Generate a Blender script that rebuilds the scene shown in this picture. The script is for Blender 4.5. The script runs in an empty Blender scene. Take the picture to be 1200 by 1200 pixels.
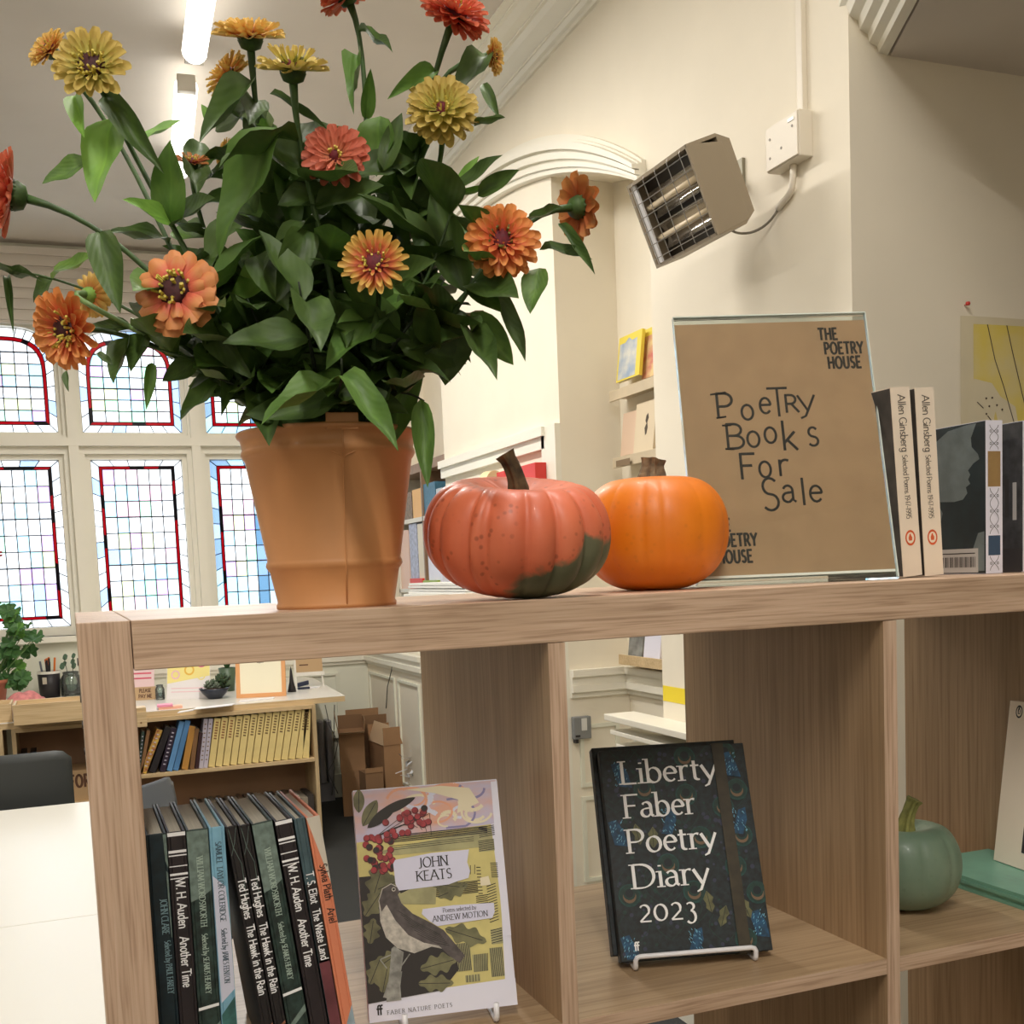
import bpy, math, random
from mathutils import Vector, Matrix, Euler
random.seed(7)
PI=math.pi
# ---------------------------------------------------------------- camera, world, lights
# All lengths in centimetres, x along the shelving front, y away from it, z from its top; W() turns them into metres.
Z0=147.0
def W(p): return Vector((p[0]/100.0,p[1]/100.0,(p[2]+Z0)/100.0))
CR=(Vector((0.92981149,-0.36576415,-0.04083118)),Vector((-0.07093363,-0.06923808,-0.99507513)),Vector((0.36113573,0.92812859,-0.09032334)))
CC=Vector((-0.1653,-88.8675,2.5733)); CF=1329.7314; CX,CY=607.2406,788.1631
scene=bpy.context.scene
cam_d=bpy.data.cameras.new('camera'); cam=bpy.data.objects.new('camera',cam_d); scene.collection.objects.link(cam)
rot=Matrix((CR[0],-CR[1],-CR[2])).transposed()
cam.matrix_world=Matrix.Translation(W(CC))@rot.to_4x4()
cam_d.sensor_fit='HORIZONTAL'; cam_d.sensor_width=36.0; cam_d.lens=CF/1200.0*36.0
cam_d.shift_x=-(CX-600)/1200.0; cam_d.shift_y=(CY-600)/1200.0
cam_d.clip_start=0.02; cam_d.clip_end=100
scene.camera=cam
def ray(x,y): return CR[0]*((x-CX)/CF)+CR[1]*((y-CY)/CF)+CR[2]
def onX(x,y,X): d=ray(x,y); return CC+d*((X-CC.x)/d.x)
def onY(x,y,Y): d=ray(x,y); return CC+d*((Y-CC.y)/d.y)
def onZ(x,y,Z): d=ray(x,y); return CC+d*((Z-CC.z)/d.z)
def onD(x,y,D): return CC+ray(x,y)*D
def proj(p):
    v=p-CC; w=(CR[0].dot(v),CR[1].dot(v),CR[2].dot(v)); return CX+CF*w[0]/w[2],CY+CF*w[1]/w[2],w[2]

scene.view_settings.view_transform='Standard'; scene.view_settings.look='None'
scene.view_settings.gamma=1.0; scene.view_settings.use_curve_mapping=False
scene.view_settings.exposure=0.0
scene.cycles.use_denoising=True
scene.cycles.max_bounces=8; scene.cycles.diffuse_bounces=5; scene.cycles.glossy_bounces=3
scene.cycles.transparent_max_bounces=12; scene.cycles.sample_clamp_indirect=6.0
world=bpy.data.worlds.new('sky'); scene.world=world; world.use_nodes=True
wn=world.node_tree.nodes; wl=world.node_tree.links
bg=wn['Background']; bg.inputs['Color'].default_value=(0.86,0.93,1.0,1); bg.inputs['Strength'].default_value=2.2

XW=185.0; YW=671.0; CEIL=209.8; FLOOR=-147.0; YC=148.4; YP=251.8; YN=333.6; XN=213.6; SOF=125.2
def area(name,loc,rot,sx,sy,power,col=(1,0.93,0.82)):
    l=bpy.data.lights.new(name,'AREA'); l.shape='RECTANGLE'; l.size=sx/100; l.size_y=sy/100; l.energy=power; l.color=col
    o=bpy.data.objects.new(name,l); scene.collection.objects.link(o); o.location=W(loc); o.rotation_euler=rot; return o
WARM=(1.0,0.945,0.87)
ZTU=CEIL-9
tA,tB=onZ(227.5,58,ZTU),onZ(235.5,0,ZTU); tC,tD=onZ(218,99,ZTU),onZ(210.5,196,ZTU)
def tb(p,q,L): d=(q-p).normalized(); c=p+d*L/2; return ((c.x,c.y),L,math.atan2(d.y,d.x)-math.pi/2)
_a=tb(tA,tB,130); _b=tb(tC,tD,(tD-tC).length)
TUBES=[(_a[0],_a[1],31,_a[2]),(_b[0],_b[1],26,_b[2]),((75.0,40.0),150,20,0),((-14.0,-170.0),150,34,0),((-190.0,-120.0),150,14,0),((-190.0,150.0),150,10,0),((-190.0,400.0),150,14,0)]  # last three: unseen second row at the left, added to light the room
LK=1.27
for i,((x,y),L,p,r) in enumerate(TUBES):
    area('tube_lamp',(x,y,CEIL-15),(0,0,r),8,L,p*LK,WARM)
# daylight coming in through the stained glass
area('window_daylight',(45,YW+60,60),(math.radians(90),0,PI),260,200,40,(0.88,0.94,1.0))

# ---------------------------------------------------------------- helpers
def lin(c):
    c=c/255.0
    return c/12.92 if c<=0.04045 else ((c+0.055)/1.055)**2.4
def rgb(c): return (lin(c[0]),lin(c[1]),lin(c[2]),1.0)
MATS={}
def mat(name,col,rough=0.6,var=None,scale=20.0,bump=0.0,metal=0.0,col2=None,coat=0.0,sheen=0.0,stretch=None,spec=None,alpha=None):
    """principled with optional noise towards col2"""
    if name in MATS: return MATS[name]
    m=bpy.data.materials.new(name); m.use_nodes=True; nt=m.node_tree; N=nt.nodes; L=nt.links
    b=N['Principled BSDF']; b.inputs['Roughness'].default_value=rough; b.inputs['Metallic'].default_value=metal
    b.inputs['Base Color'].default_value=rgb(col)
    if spec is not None: b.inputs['Specular IOR Level'].default_value=spec
    if coat: b.inputs['Coat Weight'].default_value=coat
    tc=N.new('ShaderNodeTexCoord'); mp=N.new('ShaderNodeMapping'); L.new(tc.outputs['Object'],mp.inputs['Vector'])
    if stretch: mp.inputs['Scale'].default_value=stretch
    if var or bump:
        nz=N.new('ShaderNodeTexNoise'); nz.inputs['Scale'].default_value=scale; nz.inputs['Detail'].default_value=5
        L.new(mp.outputs[0],nz.inputs['Vector'])
        if var:
            c2=col2 or tuple(max(0,c*(1-var)) for c in col)
            r=N.new('ShaderNodeValToRGB'); r.color_ramp.elements[0].position=0.35; r.color_ramp.elements[1].position=0.65
            r.color_ramp.elements[0].color=rgb(c2); r.color_ramp.elements[1].color=rgb(col)
            L.new(nz.outputs['Fac'],r.inputs['Fac']); L.new(r.outputs['Color'],b.inputs['Base Color'])
        if bump:
            bp=N.new('ShaderNodeBump'); bp.inputs['Strength'].default_value=bump; bp.inputs['Distance'].default_value=0.002
            L.new(nz.outputs['Fac'],bp.inputs['Height']); L.new(bp.outputs['Normal'],b.inputs['Normal'])
    MATS[name]=m; return m
def wood(name,axis,base=(184,152,124),dark=(150,119,94),light=(200,170,143),rough=0.42,fine=1.0):
    if name in MATS: return MATS[name]
    m=bpy.data.materials.new(name); m.use_nodes=True; nt=m.node_tree; N=nt.nodes; L=nt.links
    b=N['Principled BSDF']; b.inputs['Roughness'].default_value=rough
    tc=N.new('ShaderNodeTexCoord')
    def nz(sa,sc,det,dist=0.0):
        mp=N.new('ShaderNodeMapping'); s=[sc,sc,sc]; s[axis]=sa; mp.inputs['Scale'].default_value=s; L.new(tc.outputs['Object'],mp.inputs['Vector'])
        n=N.new('ShaderNodeTexNoise'); n.inputs['Scale'].default_value=1.0; n.inputs['Detail'].default_value=det; n.inputs['Distortion'].default_value=dist
        L.new(mp.outputs[0],n.inputs['Vector']); return n
    a=nz(9*fine,330*fine,3,0.3); c=nz(2.0*fine,32*fine,2,0.2)
    r1=N.new('ShaderNodeValToRGB'); e=r1.color_ramp.elements; e[0].position=0.33; e[0].color=rgb(dark); e[1].position=0.5; e[1].color=rgb(base)
    x=r1.color_ramp.elements.new(0.75); x.color=rgb(light)
    L.new(a.outputs['Fac'],r1.inputs['Fac'])
    r2=N.new('ShaderNodeValToRGB'); e=r2.color_ramp.elements; e[0].position=0.35; e[0].color=(0.80,0.78,0.74,1); e[1].position=0.65; e[1].color=(1.0,1.0,1.0,1)
    L.new(c.outputs['Fac'],r2.inputs['Fac'])
    mx=N.new('ShaderNodeMix'); mx.data_type='RGBA'; mx.blend_type='MULTIPLY'; mx.inputs[0].default_value=0.9
    L.new(r1.outputs[0],mx.inputs[6]); L.new(r2.outputs[0],mx.inputs[7]); L.new(mx.outputs[2],b.inputs['Base Color'])
    bp=N.new('ShaderNodeBump'); bp.inputs['Strength'].default_value=0.12; bp.inputs['Distance'].default_value=0.001
    L.new(a.outputs['Fac'],bp.inputs['Height']); L.new(bp.outputs['Normal'],b.inputs['Normal'])
    MATS[name]=m; return m
def glassy(name,tint=(0.95,0.97,0.96),gloss=0.08,rough=0.03,diff=0.0,dcol=(1,1,1)):
    """clear sheet: see-through with a faint reflection"""
    if name in MATS: return MATS[name]
    m=bpy.data.materials.new(name); m.use_nodes=True; nt=m.node_tree; N=nt.nodes; L=nt.links
    N.remove(N['Principled BSDF']); out=N['Material Output']
    t=N.new('ShaderNodeBsdfTransparent'); t.inputs['Color'].default_value=(*tint,1)
    g=N.new('ShaderNodeBsdfGlossy'); g.inputs['Roughness'].default_value=rough
    mx=N.new('ShaderNodeMixShader'); fr=N.new('ShaderNodeFresnel'); fr.inputs['IOR'].default_value=1.2+gloss*3
    L.new(fr.outputs[0],mx.inputs[0]); L.new(t.outputs[0],mx.inputs[1]); L.new(g.outputs[0],mx.inputs[2])
    last=mx
    if diff:
        d=N.new('ShaderNodeBsdfTranslucent'); d.inputs['Color'].default_value=(*dcol,1)
        m2=N.new('ShaderNodeMixShader'); m2.inputs[0].default_value=diff; L.new(mx.outputs[0],m2.inputs[1]); L.new(d.outputs[0],m2.inputs[2]); last=m2
    L.new(last.outputs[0],out.inputs['Surface']); MATS[name]=m; return m
def emit(name,col,strength):
    m=bpy.data.materials.new(name); m.use_nodes=True; b=m.node_tree.nodes['Principled BSDF']
    b.inputs['Base Color'].default_value=(*col,1); b.inputs['Emission Color'].default_value=(*col,1); b.inputs['Emission Strength'].default_value=strength
    MATS[name]=m; return m

class MB:
    def __init__(s): s.v=[]; s.f=[]; s.m=[]
    def add(s,vs,fs,mi=0):
        o=len(s.v); s.v+=[tuple(v) for v in vs]; s.f+=[tuple(i+o for i in f) for f in fs]; s.m+=[mi]*len(fs); return s
    def box(s,x0,x1,y0,y1,z0,z1,mi=0,fm=None):
        return s.add([(x0,y0,z0),(x1,y0,z0),(x1,y1,z0),(x0,y1,z0),(x0,y0,z1),(x1,y0,z1),(x1,y1,z1),(x0,y1,z1)],
            [(0,3,2,1),(4,5,6,7),(0,1,5,4),(1,2,6,5),(2,3,7,6),(3,0,4,7)],mi)._fm(fm)
    def _fm(s,fm):
        for k,q in (fm or {}).items(): s.m[len(s.m)-6+k]=q
        return s
    def obox(s,o,u,v,w,mi=0):
        o,u,v,w=map(Vector,(o,u,v,w)); P=[o,o+u,o+u+v,o+v,o+w,o+u+w,o+u+v+w,o+v+w]
        fs=[(0,3,2,1),(4,5,6,7),(0,1,5,4),(1,2,6,5),(2,3,7,6),(3,0,4,7)]
        if u.cross(v).dot(w)<0: fs=[tuple(reversed(f)) for f in fs]
        return s.add(P,fs,mi)
    def prism(s,poly,o,u,v,w,mi=0,caps=True):
        """poly of (a,b) in plane u,v at o, extruded by w"""
        o,u,v,w=map(Vector,(o,u,v,w)); n=len(poly)
        A=[o+u*a+v*b for a,b in poly]; B=[p+w for p in A]
        ar=sum(poly[i][0]*poly[(i+1)%n][1]-poly[(i+1)%n][0]*poly[i][1] for i in range(n))
        flip=(ar>0)!=(u.cross(v).dot(w)<0)
        fs=[(i,(i+1)%n,(i+1)%n+n,i+n) for i in range(n)]
        if caps: fs+=[tuple(range(n-1,-1,-1)),tuple(range(n,2*n))]
        if not flip: fs=[tuple(reversed(f)) for f in fs]
        return s.add(A+B,fs,mi)
    def tube(s,pts,r,n=8,mi=0,cap=True):
        pts=[Vector(p) for p in pts]; k=len(pts); rs=r if isinstance(r,(list,tuple)) else [r]*k
        vs=[]; t0=(pts[1]-pts[0]).normalized(); ref=Vector((0,0,1)) if abs(t0.z)<0.9 else Vector((1,0,0)); a=t0.cross(ref).normalized()
        for i,p in enumerate(pts):
            t=(pts[min(i+1,k-1)]-pts[max(i-1,0)]).normalized(); a=(a-t*a.dot(t)).normalized(); b=t.cross(a)
            for j in range(n):
                an=2*PI*j/n; vs.append(p+(a*math.cos(an)+b*math.sin(an))*rs[i])
        fs=[(i*n+j,i*n+(j+1)%n,(i+1)*n+(j+1)%n,(i+1)*n+j) for i in range(k-1) for j in range(n)]
        if cap: fs+=[tuple(range(n-1,-1,-1)),tuple((k-1)*n+j for j in range(n))]
        return s.add(vs,fs,mi)
    def lathe(s,prof,n=48,c=(0,0,0),mi=0,mis=None):
        vs=[];k=len(prof)
        for (r,z) in prof:
            for j in range(n):
                a=2*PI*j/n; vs.append((c[0]+r*math.cos(a),c[1]+r*math.sin(a),c[2]+z))
        o=len(s.v); s.v+=vs
        for i in range(k-1):
            for j in range(n):
                s.f.append((o+i*n+j,o+i*n+(j+1)%n,o+(i+1)*n+(j+1)%n,o+(i+1)*n+j)); s.m.append(mis[i] if mis else mi)
        return s
    def grid(s,fn,nu,nv,mi=0,wrap=False):
        vs=[fn(i/nu,j/nv) for i in range(nu+1) for j in range(nv+1)]
        fs=[(i*(nv+1)+j,(i+1)*(nv+1)+j,(i+1)*(nv+1)+j+1,i*(nv+1)+j+1) for i in range(nu) for j in range(nv)]
        return s.add(vs,fs,mi)
    def mesh(s,name,mats,smooth=False):
        me=bpy.data.meshes.new(name); me.from_pydata([(v[0]*0.01,v[1]*0.01,v[2]*0.01) for v in s.v],[],s.f)
        for m in (mats if isinstance(mats,(list,tuple)) else [mats]): me.materials.append(m)
        for p,mi in zip(me.polygons,s.m): p.material_index=mi; p.use_smooth=smooth
        me.update(); return me
    def build(s,name,mats,parent=None,loc=None,rot=None,smooth=False,bevel=0,seg=2):
        o=bpy.data.objects.new(name,s.mesh(name,mats,smooth)); scene.collection.objects.link(o)
        place(o,parent,loc,rot)
        if bevel:
            b=o.modifiers.new('bevel','BEVEL'); b.width=bevel*0.01; b.segments=seg; b.limit_method='ANGLE'; b.angle_limit=math.radians(40)
        return o
def place(o,parent=None,loc=None,rot=None):
    if parent is not None:
        o.parent=parent; l=loc or (0,0,0); o.location=(l[0]/100,l[1]/100,l[2]/100)
    else: o.location=W(loc or (0,0,0))
    if rot: o.rotation_euler=rot
    return o
def mobj(name,me,parent=None,loc=None,rot=None):
    o=bpy.data.objects.new(name,me); scene.collection.objects.link(o); return place(o,parent,loc,rot)
def thing(name,label,cat,loc,rot=None,group=None):
    o=bpy.data.objects.new(name,None); scene.collection.objects.link(o); o.empty_display_size=0.02; place(o,None,loc,rot)
    o['label']=label; o['category']=cat
    if group: o['group']=group
    return o
def tag(o,label,cat,group=None):
    o['label']=label; o['category']=cat
    if group: o['group']=group
    return o
def struct(o): o['kind']='structure'; return o
def arc(cx,cy,rx,ry,a0,a1,n=10):
    return [(cx+rx*math.cos(math.radians(a0+(a1-a0)*i/n)),cy+ry*math.sin(math.radians(a0+(a1-a0)*i/n))) for i in range(n+1)]

# ---------------------------------------------------------------- pen-stroke lettering
def G():
    a=arc; g={}
    g['A']=(.82,[[(0,0),(.41,1)],[(.41,1),(.82,0)],[(.15,.34),(.67,.34)]]); g['B']=(.66,[[(.08,0),(.08,1)],[(.08,1),(.3,1)]+a(.32,.76,.24,.24,90,-90)+[(.08,.52)],[(.32,.52)]+a(.34,.26,.28,.26,90,-90)+[(.08,0)]])
    g['C']=(.76,[a(.44,.5,.4,.51,48,312,16)]); g['D']=(.82,[[(.08,0),(.08,1)],[(.08,1),(.3,1)]+a(.32,.5,.44,.5,90,-90,14)+[(.08,0)]])
    g['E']=(.62,[[(.08,0),(.08,1)],[(.08,1),(.56,1)],[(.08,.52),(.46,.52)],[(.08,0),(.58,0)]]); g['F']=(.58,[[(.08,0),(.08,1)],[(.08,1),(.56,1)],[(.08,.52),(.44,.52)]])
    g['G']=(.82,[a(.44,.5,.4,.51,48,340,16),[(.8,0),(.8,.42),(.55,.42)]]); g['H']=(.8,[[(.08,0),(.08,1)],[(.72,0),(.72,1)],[(.08,.52),(.72,.52)]])
    g['I']=(.2,[[(.1,0),(.1,1)]]); g['J']=(.42,[[(.32,1),(.32,.1)]+a(.14,.1,.18,.16,0,-120,6)]); g['K']=(.72,[[(.08,0),(.08,1)],[(.66,1),(.1,.46)],[(.26,.6),(.7,0)]])
    g['L']=(.56,[[(.08,0),(.08,1)],[(.08,0),(.54,0)]]); g['M']=(.92,[[(.06,0),(.12,1)],[(.12,1),(.46,.1)],[(.46,.1),(.8,1)],[(.8,1),(.86,0)]])
    g['N']=(.8,[[(.08,0),(.08,1)],[(.08,1),(.72,0)],[(.72,0),(.72,1)]]); g['O']=(.88,[a(.44,.5,.4,.51,90,450,22)]); g['P']=(.62,[[(.08,0),(.08,1)],[(.08,1),(.3,1)]+a(.32,.73,.26,.27,90,-90)+[(.08,.46)]])
    g['R']=(.7,[[(.08,0),(.08,1)],[(.08,1),(.3,1)]+a(.32,.74,.25,.26,90,-90)+[(.08,.48)],[(.34,.48),(.68,0)]]); g['S']=(.56,[a(.29,.75,.21,.25,40,270,10)+a(.28,.25,.23,.25,90,-140,10)[0:]])
    g['T']=(.7,[[(.35,0),(.35,1)],[(.02,1),(.68,1)]]); g['U']=(.78,[[(.08,1),(.08,.32)]+a(.39,.32,.31,.33,180,360,12)+[(.7,1)]]); g['V']=(.8,[[(0,1),(.4,0)],[(.4,0),(.8,1)]])
    g['W']=(1.06,[[(0,1),(.28,0)],[(.28,0),(.53,1)],[(.53,1),(.8,0)],[(.8,0),(1.06,1)]]); g['X']=(.74,[[(0,1),(.74,0)],[(.74,1),(0,0)]]); g['Y']=(.72,[[(0,1),(.36,.48)],[(.72,1),(.36,.48)],[(.36,.48),(.36,0)]]); g['Z']=(.66,[[(.04,1),(.62,1)],[(.62,1),(.02,0)],[(.02,0),(.64,0)]])
    g['a']=(.5,[a(.22,.44,.16,.2,150,0,7)+[(.38,.08),(.46,.02)],[(.38,.38)]+a(.2,.18,.17,.18,90,290,9)+[(.38,.14)]]); g['b']=(.56,[[(.08,0),(.08,1.05)],a(.28,.32,.22,.33,150,-150,14)])
    g['c']=(.46,[a(.27,.32,.23,.33,50,310,12)]); g['d']=(.58,[[(.48,0),(.48,1.05)],a(.28,.32,.22,.33,30,330,14)]); g['e']=(.5,[[(.06,.36),(.45,.36)]+a(.26,.33,.2,.32,8,315,14)])
    g['f']=(.32,[[(.12,0),(.12,.86)]+a(.28,.86,.16,.18,180,70,6),[(0,.64),(.3,.64)]]); g['g']=(.54,[a(.26,.34,.2,.31,30,330,14),[(.46,.64),(.46,-.1)]+a(.26,-.1,.2,.2,0,-150,8)])
    g['h']=(.58,[[(.08,0),(.08,1.05)],[(.08,.46)]+a(.28,.42,.2,.23,150,0,8)+[(.48,0)]]); g['i']=(.24,[[(.12,0),(.12,.64)],[(.12,.86),(.12,.92)]]); g['j']=(.24,[[(.14,.64),(.14,-.16)]+a(.0,-.16,.14,.14,0,-90,4)])
    g['k']=(.54,[[(.08,0),(.08,1.05)],[(.46,.64),(.1,.26)],[(.2,.36),(.52,0)]]); g['l']=(.22,[[(.11,0),(.11,1.05)]]); g['m']=(.86,[[(.08,0),(.08,.64)],[(.08,.46)]+a(.26,.42,.17,.23,150,0,7)+[(.43,0)],[(.43,.46)]+a(.61,.42,.17,.23,150,0,7)+[(.78,0)]])
    g['n']=(.58,[[(.08,0),(.08,.64)],[(.08,.46)]+a(.28,.42,.2,.23,150,0,8)+[(.48,0)]]); g['o']=(.56,[a(.28,.32,.23,.33,90,450,18)]); g['p']=(.56,[[(.08,.64),(.08,-.32)],a(.28,.32,.22,.33,150,-150,14)])
    g['r']=(.4,[[(.1,0),(.1,.64)],[(.1,.46)]+a(.28,.46,.16,.19,160,60,5)]); g['s']=(.4,[a(.21,.48,.14,.16,40,270,8)+a(.2,.16,.16,.16,90,-140,8)]); g['t']=(.34,[[(.13,.86),(.13,.12)]+a(.25,.12,.12,.12,180,290,5),[(0,.64),(.3,.64)]])
    g['u']=(.58,[[(.08,.64),(.08,.2)]+a(.26,.2,.18,.2,180,330,7)+[(.48,.14)],[(.48,.64),(.48,0)]]); g['v']=(.5,[[(0,.64),(.25,0)],[(.25,0),(.5,.64)]]); g['w']=(.76,[[(0,.64),(.2,0)],[(.2,0),(.38,.64)],[(.38,.64),(.56,0)],[(.56,0),(.76,.64)]])
    g['x']=(.5,[[(0,.64),(.5,0)],[(.5,.64),(0,0)]]); g['y']=(.52,[[(0,.64),(.27,.02)],[(.52,.64),(.2,-.24),(.06,-.32)]]); g['z']=(.48,[[(.02,.64),(.44,.64)],[(.44,.64),(.02,0)],[(.02,0),(.46,0)]])
    g['0']=(.6,[a(.3,.34,.25,.34,90,450,18)]); g['1']=(.34,[[(.04,.8),(.18,1),(.18,0)]]); g['2']=(.52,[a(.25,.5,.19,.2,150,0,7)+[(.42,.36),(.04,0)],[(.04,0),(.5,0)]])
    g['3']=(.5,[a(.23,.5,.16,.16,140,-80,9),a(.22,.06,.2,.27,85,-140,11)]); g['4']=(.58,[[(.42,0),(.42,1),(.04,.32),(.56,.32)]]); g['5']=(.52,[[(.46,1),(.12,1),(.08,.58)]+a(.22,.32,.24,.32,120,-140,12)]); g['7']=(.5,[[(.04,1),(.46,1),(.16,0)]])
    g['9']=(.54,[a(.26,.7,.21,.28,0,360,14),[(.47,.7),(.36,.16),(.14,0)]]); g['6']=(.54,[a(.27,.3,.21,.28,180,540,14),[(.06,.3),(.18,.84),(.4,1)]]); g['8']=(.52,[a(.26,.75,.18,.24,270,630,12),a(.26,.26,.22,.26,90,450,14)])
    g['-']=(.36,[[(.04,.34),(.32,.34)]]); g['.']=(.2,[[(.1,0),(.1,.07)]]); g['!']=(.2,[[(.1,.3),(.1,1)],[(.1,0),(.1,.07)]]); g[' ']=(.3,[])
    return g
GL=G()
def text(mb,s,o,u,v,h,thick=.12,thin=None,serif=False,track=.08,align='l',mi=0,slant=0.0,wx=1.0,fit=None):
    """ribbon letters of cap height h in the plane u,v from point o; u x v points to the reader"""
    o,u,v=Vector(o),Vector(u),Vector(v); n=u.cross(v).normalized(); thin=thick if thin is None else thin
    if fit: wx=(fit/h-track*(len(s)-1))/sum(GL.get(c,GL[' '])[0] for c in s)
    Wd=sum(GL.get(c,GL[' '])[0]*wx+track for c in s)-track
    x0={'l':0,'c':-Wd/2,'r':-Wd}[align]; lay=0
    for c in s:
        gw,strokes=GL.get(c,GL[' '])
        for st in strokes:
            if len(st)<2: continue
            pts=[Vector(((x*wx+slant*y),y)) for x,y in st]; k=len(pts); L=[];R=[]
            for i in range(k):
                d=(pts[min(i+1,k-1)]-pts[max(i-1,0)]);
                if d.length<1e-6: d=Vector((0,1))
                d.normalize()
                # a broad pen held at an angle: down strokes thick, rising strokes thin
                w=thin+(thick-thin)*abs(d.y*0.95-d.x*0.30) if serif else thick
                q=Vector((-d.y,d.x))*w/2; L.append(pts[i]+q); R.append(pts[i]-q)
            if not serif:
                d=(pts[0]-pts[1]).normalized()*thick*.3; L[0]=L[0]+d; R[0]=R[0]+d; d=(pts[-1]-pts[-2]).normalized()*thick*.3; L[-1]=L[-1]+d;R[-1]=R[-1]+d
            lay+=1; e=n*(0.0006*(lay%7))*h
            P=lambda q:o+u*((x0+q.x)*h)+v*(q.y*h)+e
            mb.add([P(q) for q in L]+[P(q) for q in R],[(i,k+i,k+i+1,i+1) for i in range(k-1)],mi)
            if serif and k>=2:
                for (p,q2) in ((pts[0],pts[1]),(pts[-1],pts[-2])):
                    d=(p-q2).normalized()
                    if abs(d.y)>.86 and min(abs(p.y-t) for t in (0,.64,1.0,1.05,-.32))<.02 and c not in 'aetcsJgy3SGCO02':
                        hw=thick*1.25; lft=hw; rgt=hw
                        if p.y>.5 and c in 'bdhiklmnpru': rgt=thick*.5
                        a=Vector((p.x-lft,p.y-thin*.5)); b=Vector((p.x+rgt,p.y+thin*.5))
                        mb.add([P(a),P(Vector((b.x,a.y))),P(b),P(Vector((a.x,b.y)))],[(0,1,2,3)],mi)
        x0+=gw*wx+track
    return Wd*h
def lettering(parent,items,m,name='lettering'):
    mb=MB()
    for it in items: text(mb,*it[0],**it[1])
    return mb.build(name,m,parent)
# ---------------------------------------------------------------- materials of the setting
M_wall=mat('cream_paint',(238,230,212),0.75,var=0.02,scale=3,bump=0.04)
M_grey=mat('ceiling_paint',(216,208,198),0.8,var=0.03,scale=2)
M_trim=mat('white_gloss_paint',(236,232,218),0.45)
M_pan=mat('panel_paint',(228,228,212),0.5)
M_floor=mat('dark_carpet',(58,60,60),0.95,var=0.3,scale=300,bump=0.3)
M_lead=mat('lead_came',(52,52,56),0.6)
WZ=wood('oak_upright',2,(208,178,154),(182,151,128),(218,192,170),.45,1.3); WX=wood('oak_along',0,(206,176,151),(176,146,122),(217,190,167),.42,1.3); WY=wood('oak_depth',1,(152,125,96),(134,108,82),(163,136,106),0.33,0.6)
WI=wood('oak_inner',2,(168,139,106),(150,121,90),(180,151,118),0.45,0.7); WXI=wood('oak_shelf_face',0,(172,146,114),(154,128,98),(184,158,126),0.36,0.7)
B_birch=wood('pale_birch',0,(214,188,146),(200,172,130),(224,200,160),0.5,0.5); B_birchz=wood('pale_birch_upright',2,(206,182,142),(192,166,126),(214,192,152),0.5,0.5)

# ---------------------------------------------------------------- room shell
def bx(name,mats,*a,bevel=0,parent=None): m=MB(); m.box(*a); return m.build(name,mats,parent,bevel=bevel)
struct(bx('floor',M_floor,-400,430,-300,YW+40,FLOOR-6,FLOOR))
struct(bx('ceiling',M_grey,-400,430,-300,YW+40,CEIL,CEIL+10))
struct(bx('wall_left',M_wall,-412,-400,-300,YW+40,FLOOR,CEIL))
struct(bx('wall_front',M_wall,-412,430,-312,-300,FLOOR,CEIL))
struct(bx('wall_far_right',M_wall,400,412,-300,YC,FLOOR,CEIL))
struct(bx('wall_return',M_wall,XW+30,412,YC,YC+12,FLOOR,CEIL))
inY,inZ,inR=424.0,-231.6,397.6; ouY,ouZ,ouR=406.3,-105.8,284.8
def zin(y): return inZ+math.sqrt(inR**2-(y-inY)**2)
def zou(y): return ouZ+math.sqrt(ouR**2-(y-ouY)**2)
YI=484.7; YE=596.0; ZD=-38.0
wr=MB()
wr.box(XW,XW+30,YC,YP,FLOOR,CEIL)
ys=[YP+(YE-YP)*i/28 for i in range(29)]
wr.prism([(YP,CEIL)]+[(y,zin(y)) for y in ys]+[(YE,CEIL)],(XW,0,0),(0,1,0),(0,0,1),(30,0,0))
wr.box(XW,XW+30,YE,YW,FLOOR,CEIL)
wr.box(XW,XW+30,YI,YE,FLOOR,ZD)                       # below the recess that holds the bookcase
wr.box(XW+26,XW+30,YI,YE,ZD,CEIL)
wr.prism([(YN,FLOOR)]+[(YI,FLOOR),(YI,zin(YI)+2)]+[(y,zin(y)+2) for y in reversed([YN+(YI-YN)*i/10 for i in range(10)])],(XW+1.5,0,0),(0,1,0),(0,0,1),(28.4,0,0))
struct(wr.build('wall_right',M_wall))
struct(bx('wall_niche',M_wall,XN,XN+8,YP,YN,FLOOR,CEIL))
# arch mouldings, rings proud of the wall
am=MB()
def ringpt(y,t): return zin(y)+(max(zou(y),zin(y)+2)-zin(y))*t
ya=[YP+1+(590-YP)*i/44 for i in range(45)]
ya=[y for y in ya if abs(y-ouY)<ouR*.66]
for t0,t1,pr in ((0,.14,2.0),(.14,.28,3.4),(.28,.36,2.2),(.36,.55,4.2),(.55,.62,2.6),(.62,.84,5.2),(.84,.92,3.0),(.92,1.06,1.6)):
    for i in range(len(ya)-1):
        y,q=ya[i],ya[i+1]; a0,a1,b0,b1=ringpt(y,t0),ringpt(y,t1),ringpt(q,t0),ringpt(q,t1)
        am.add([(XW-pr,y,a0),(XW-pr,y,a1),(XW-pr,q,b1),(XW-pr,q,b0),(XW,y,a0),(XW,y,a1),(XW,q,b1),(XW,q,b0)],[(0,1,2,3),(0,3,7,4),(1,5,6,2),(0,4,5,1),(3,2,6,7)],0)
struct(am.build('trim_1',M_trim))
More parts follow.
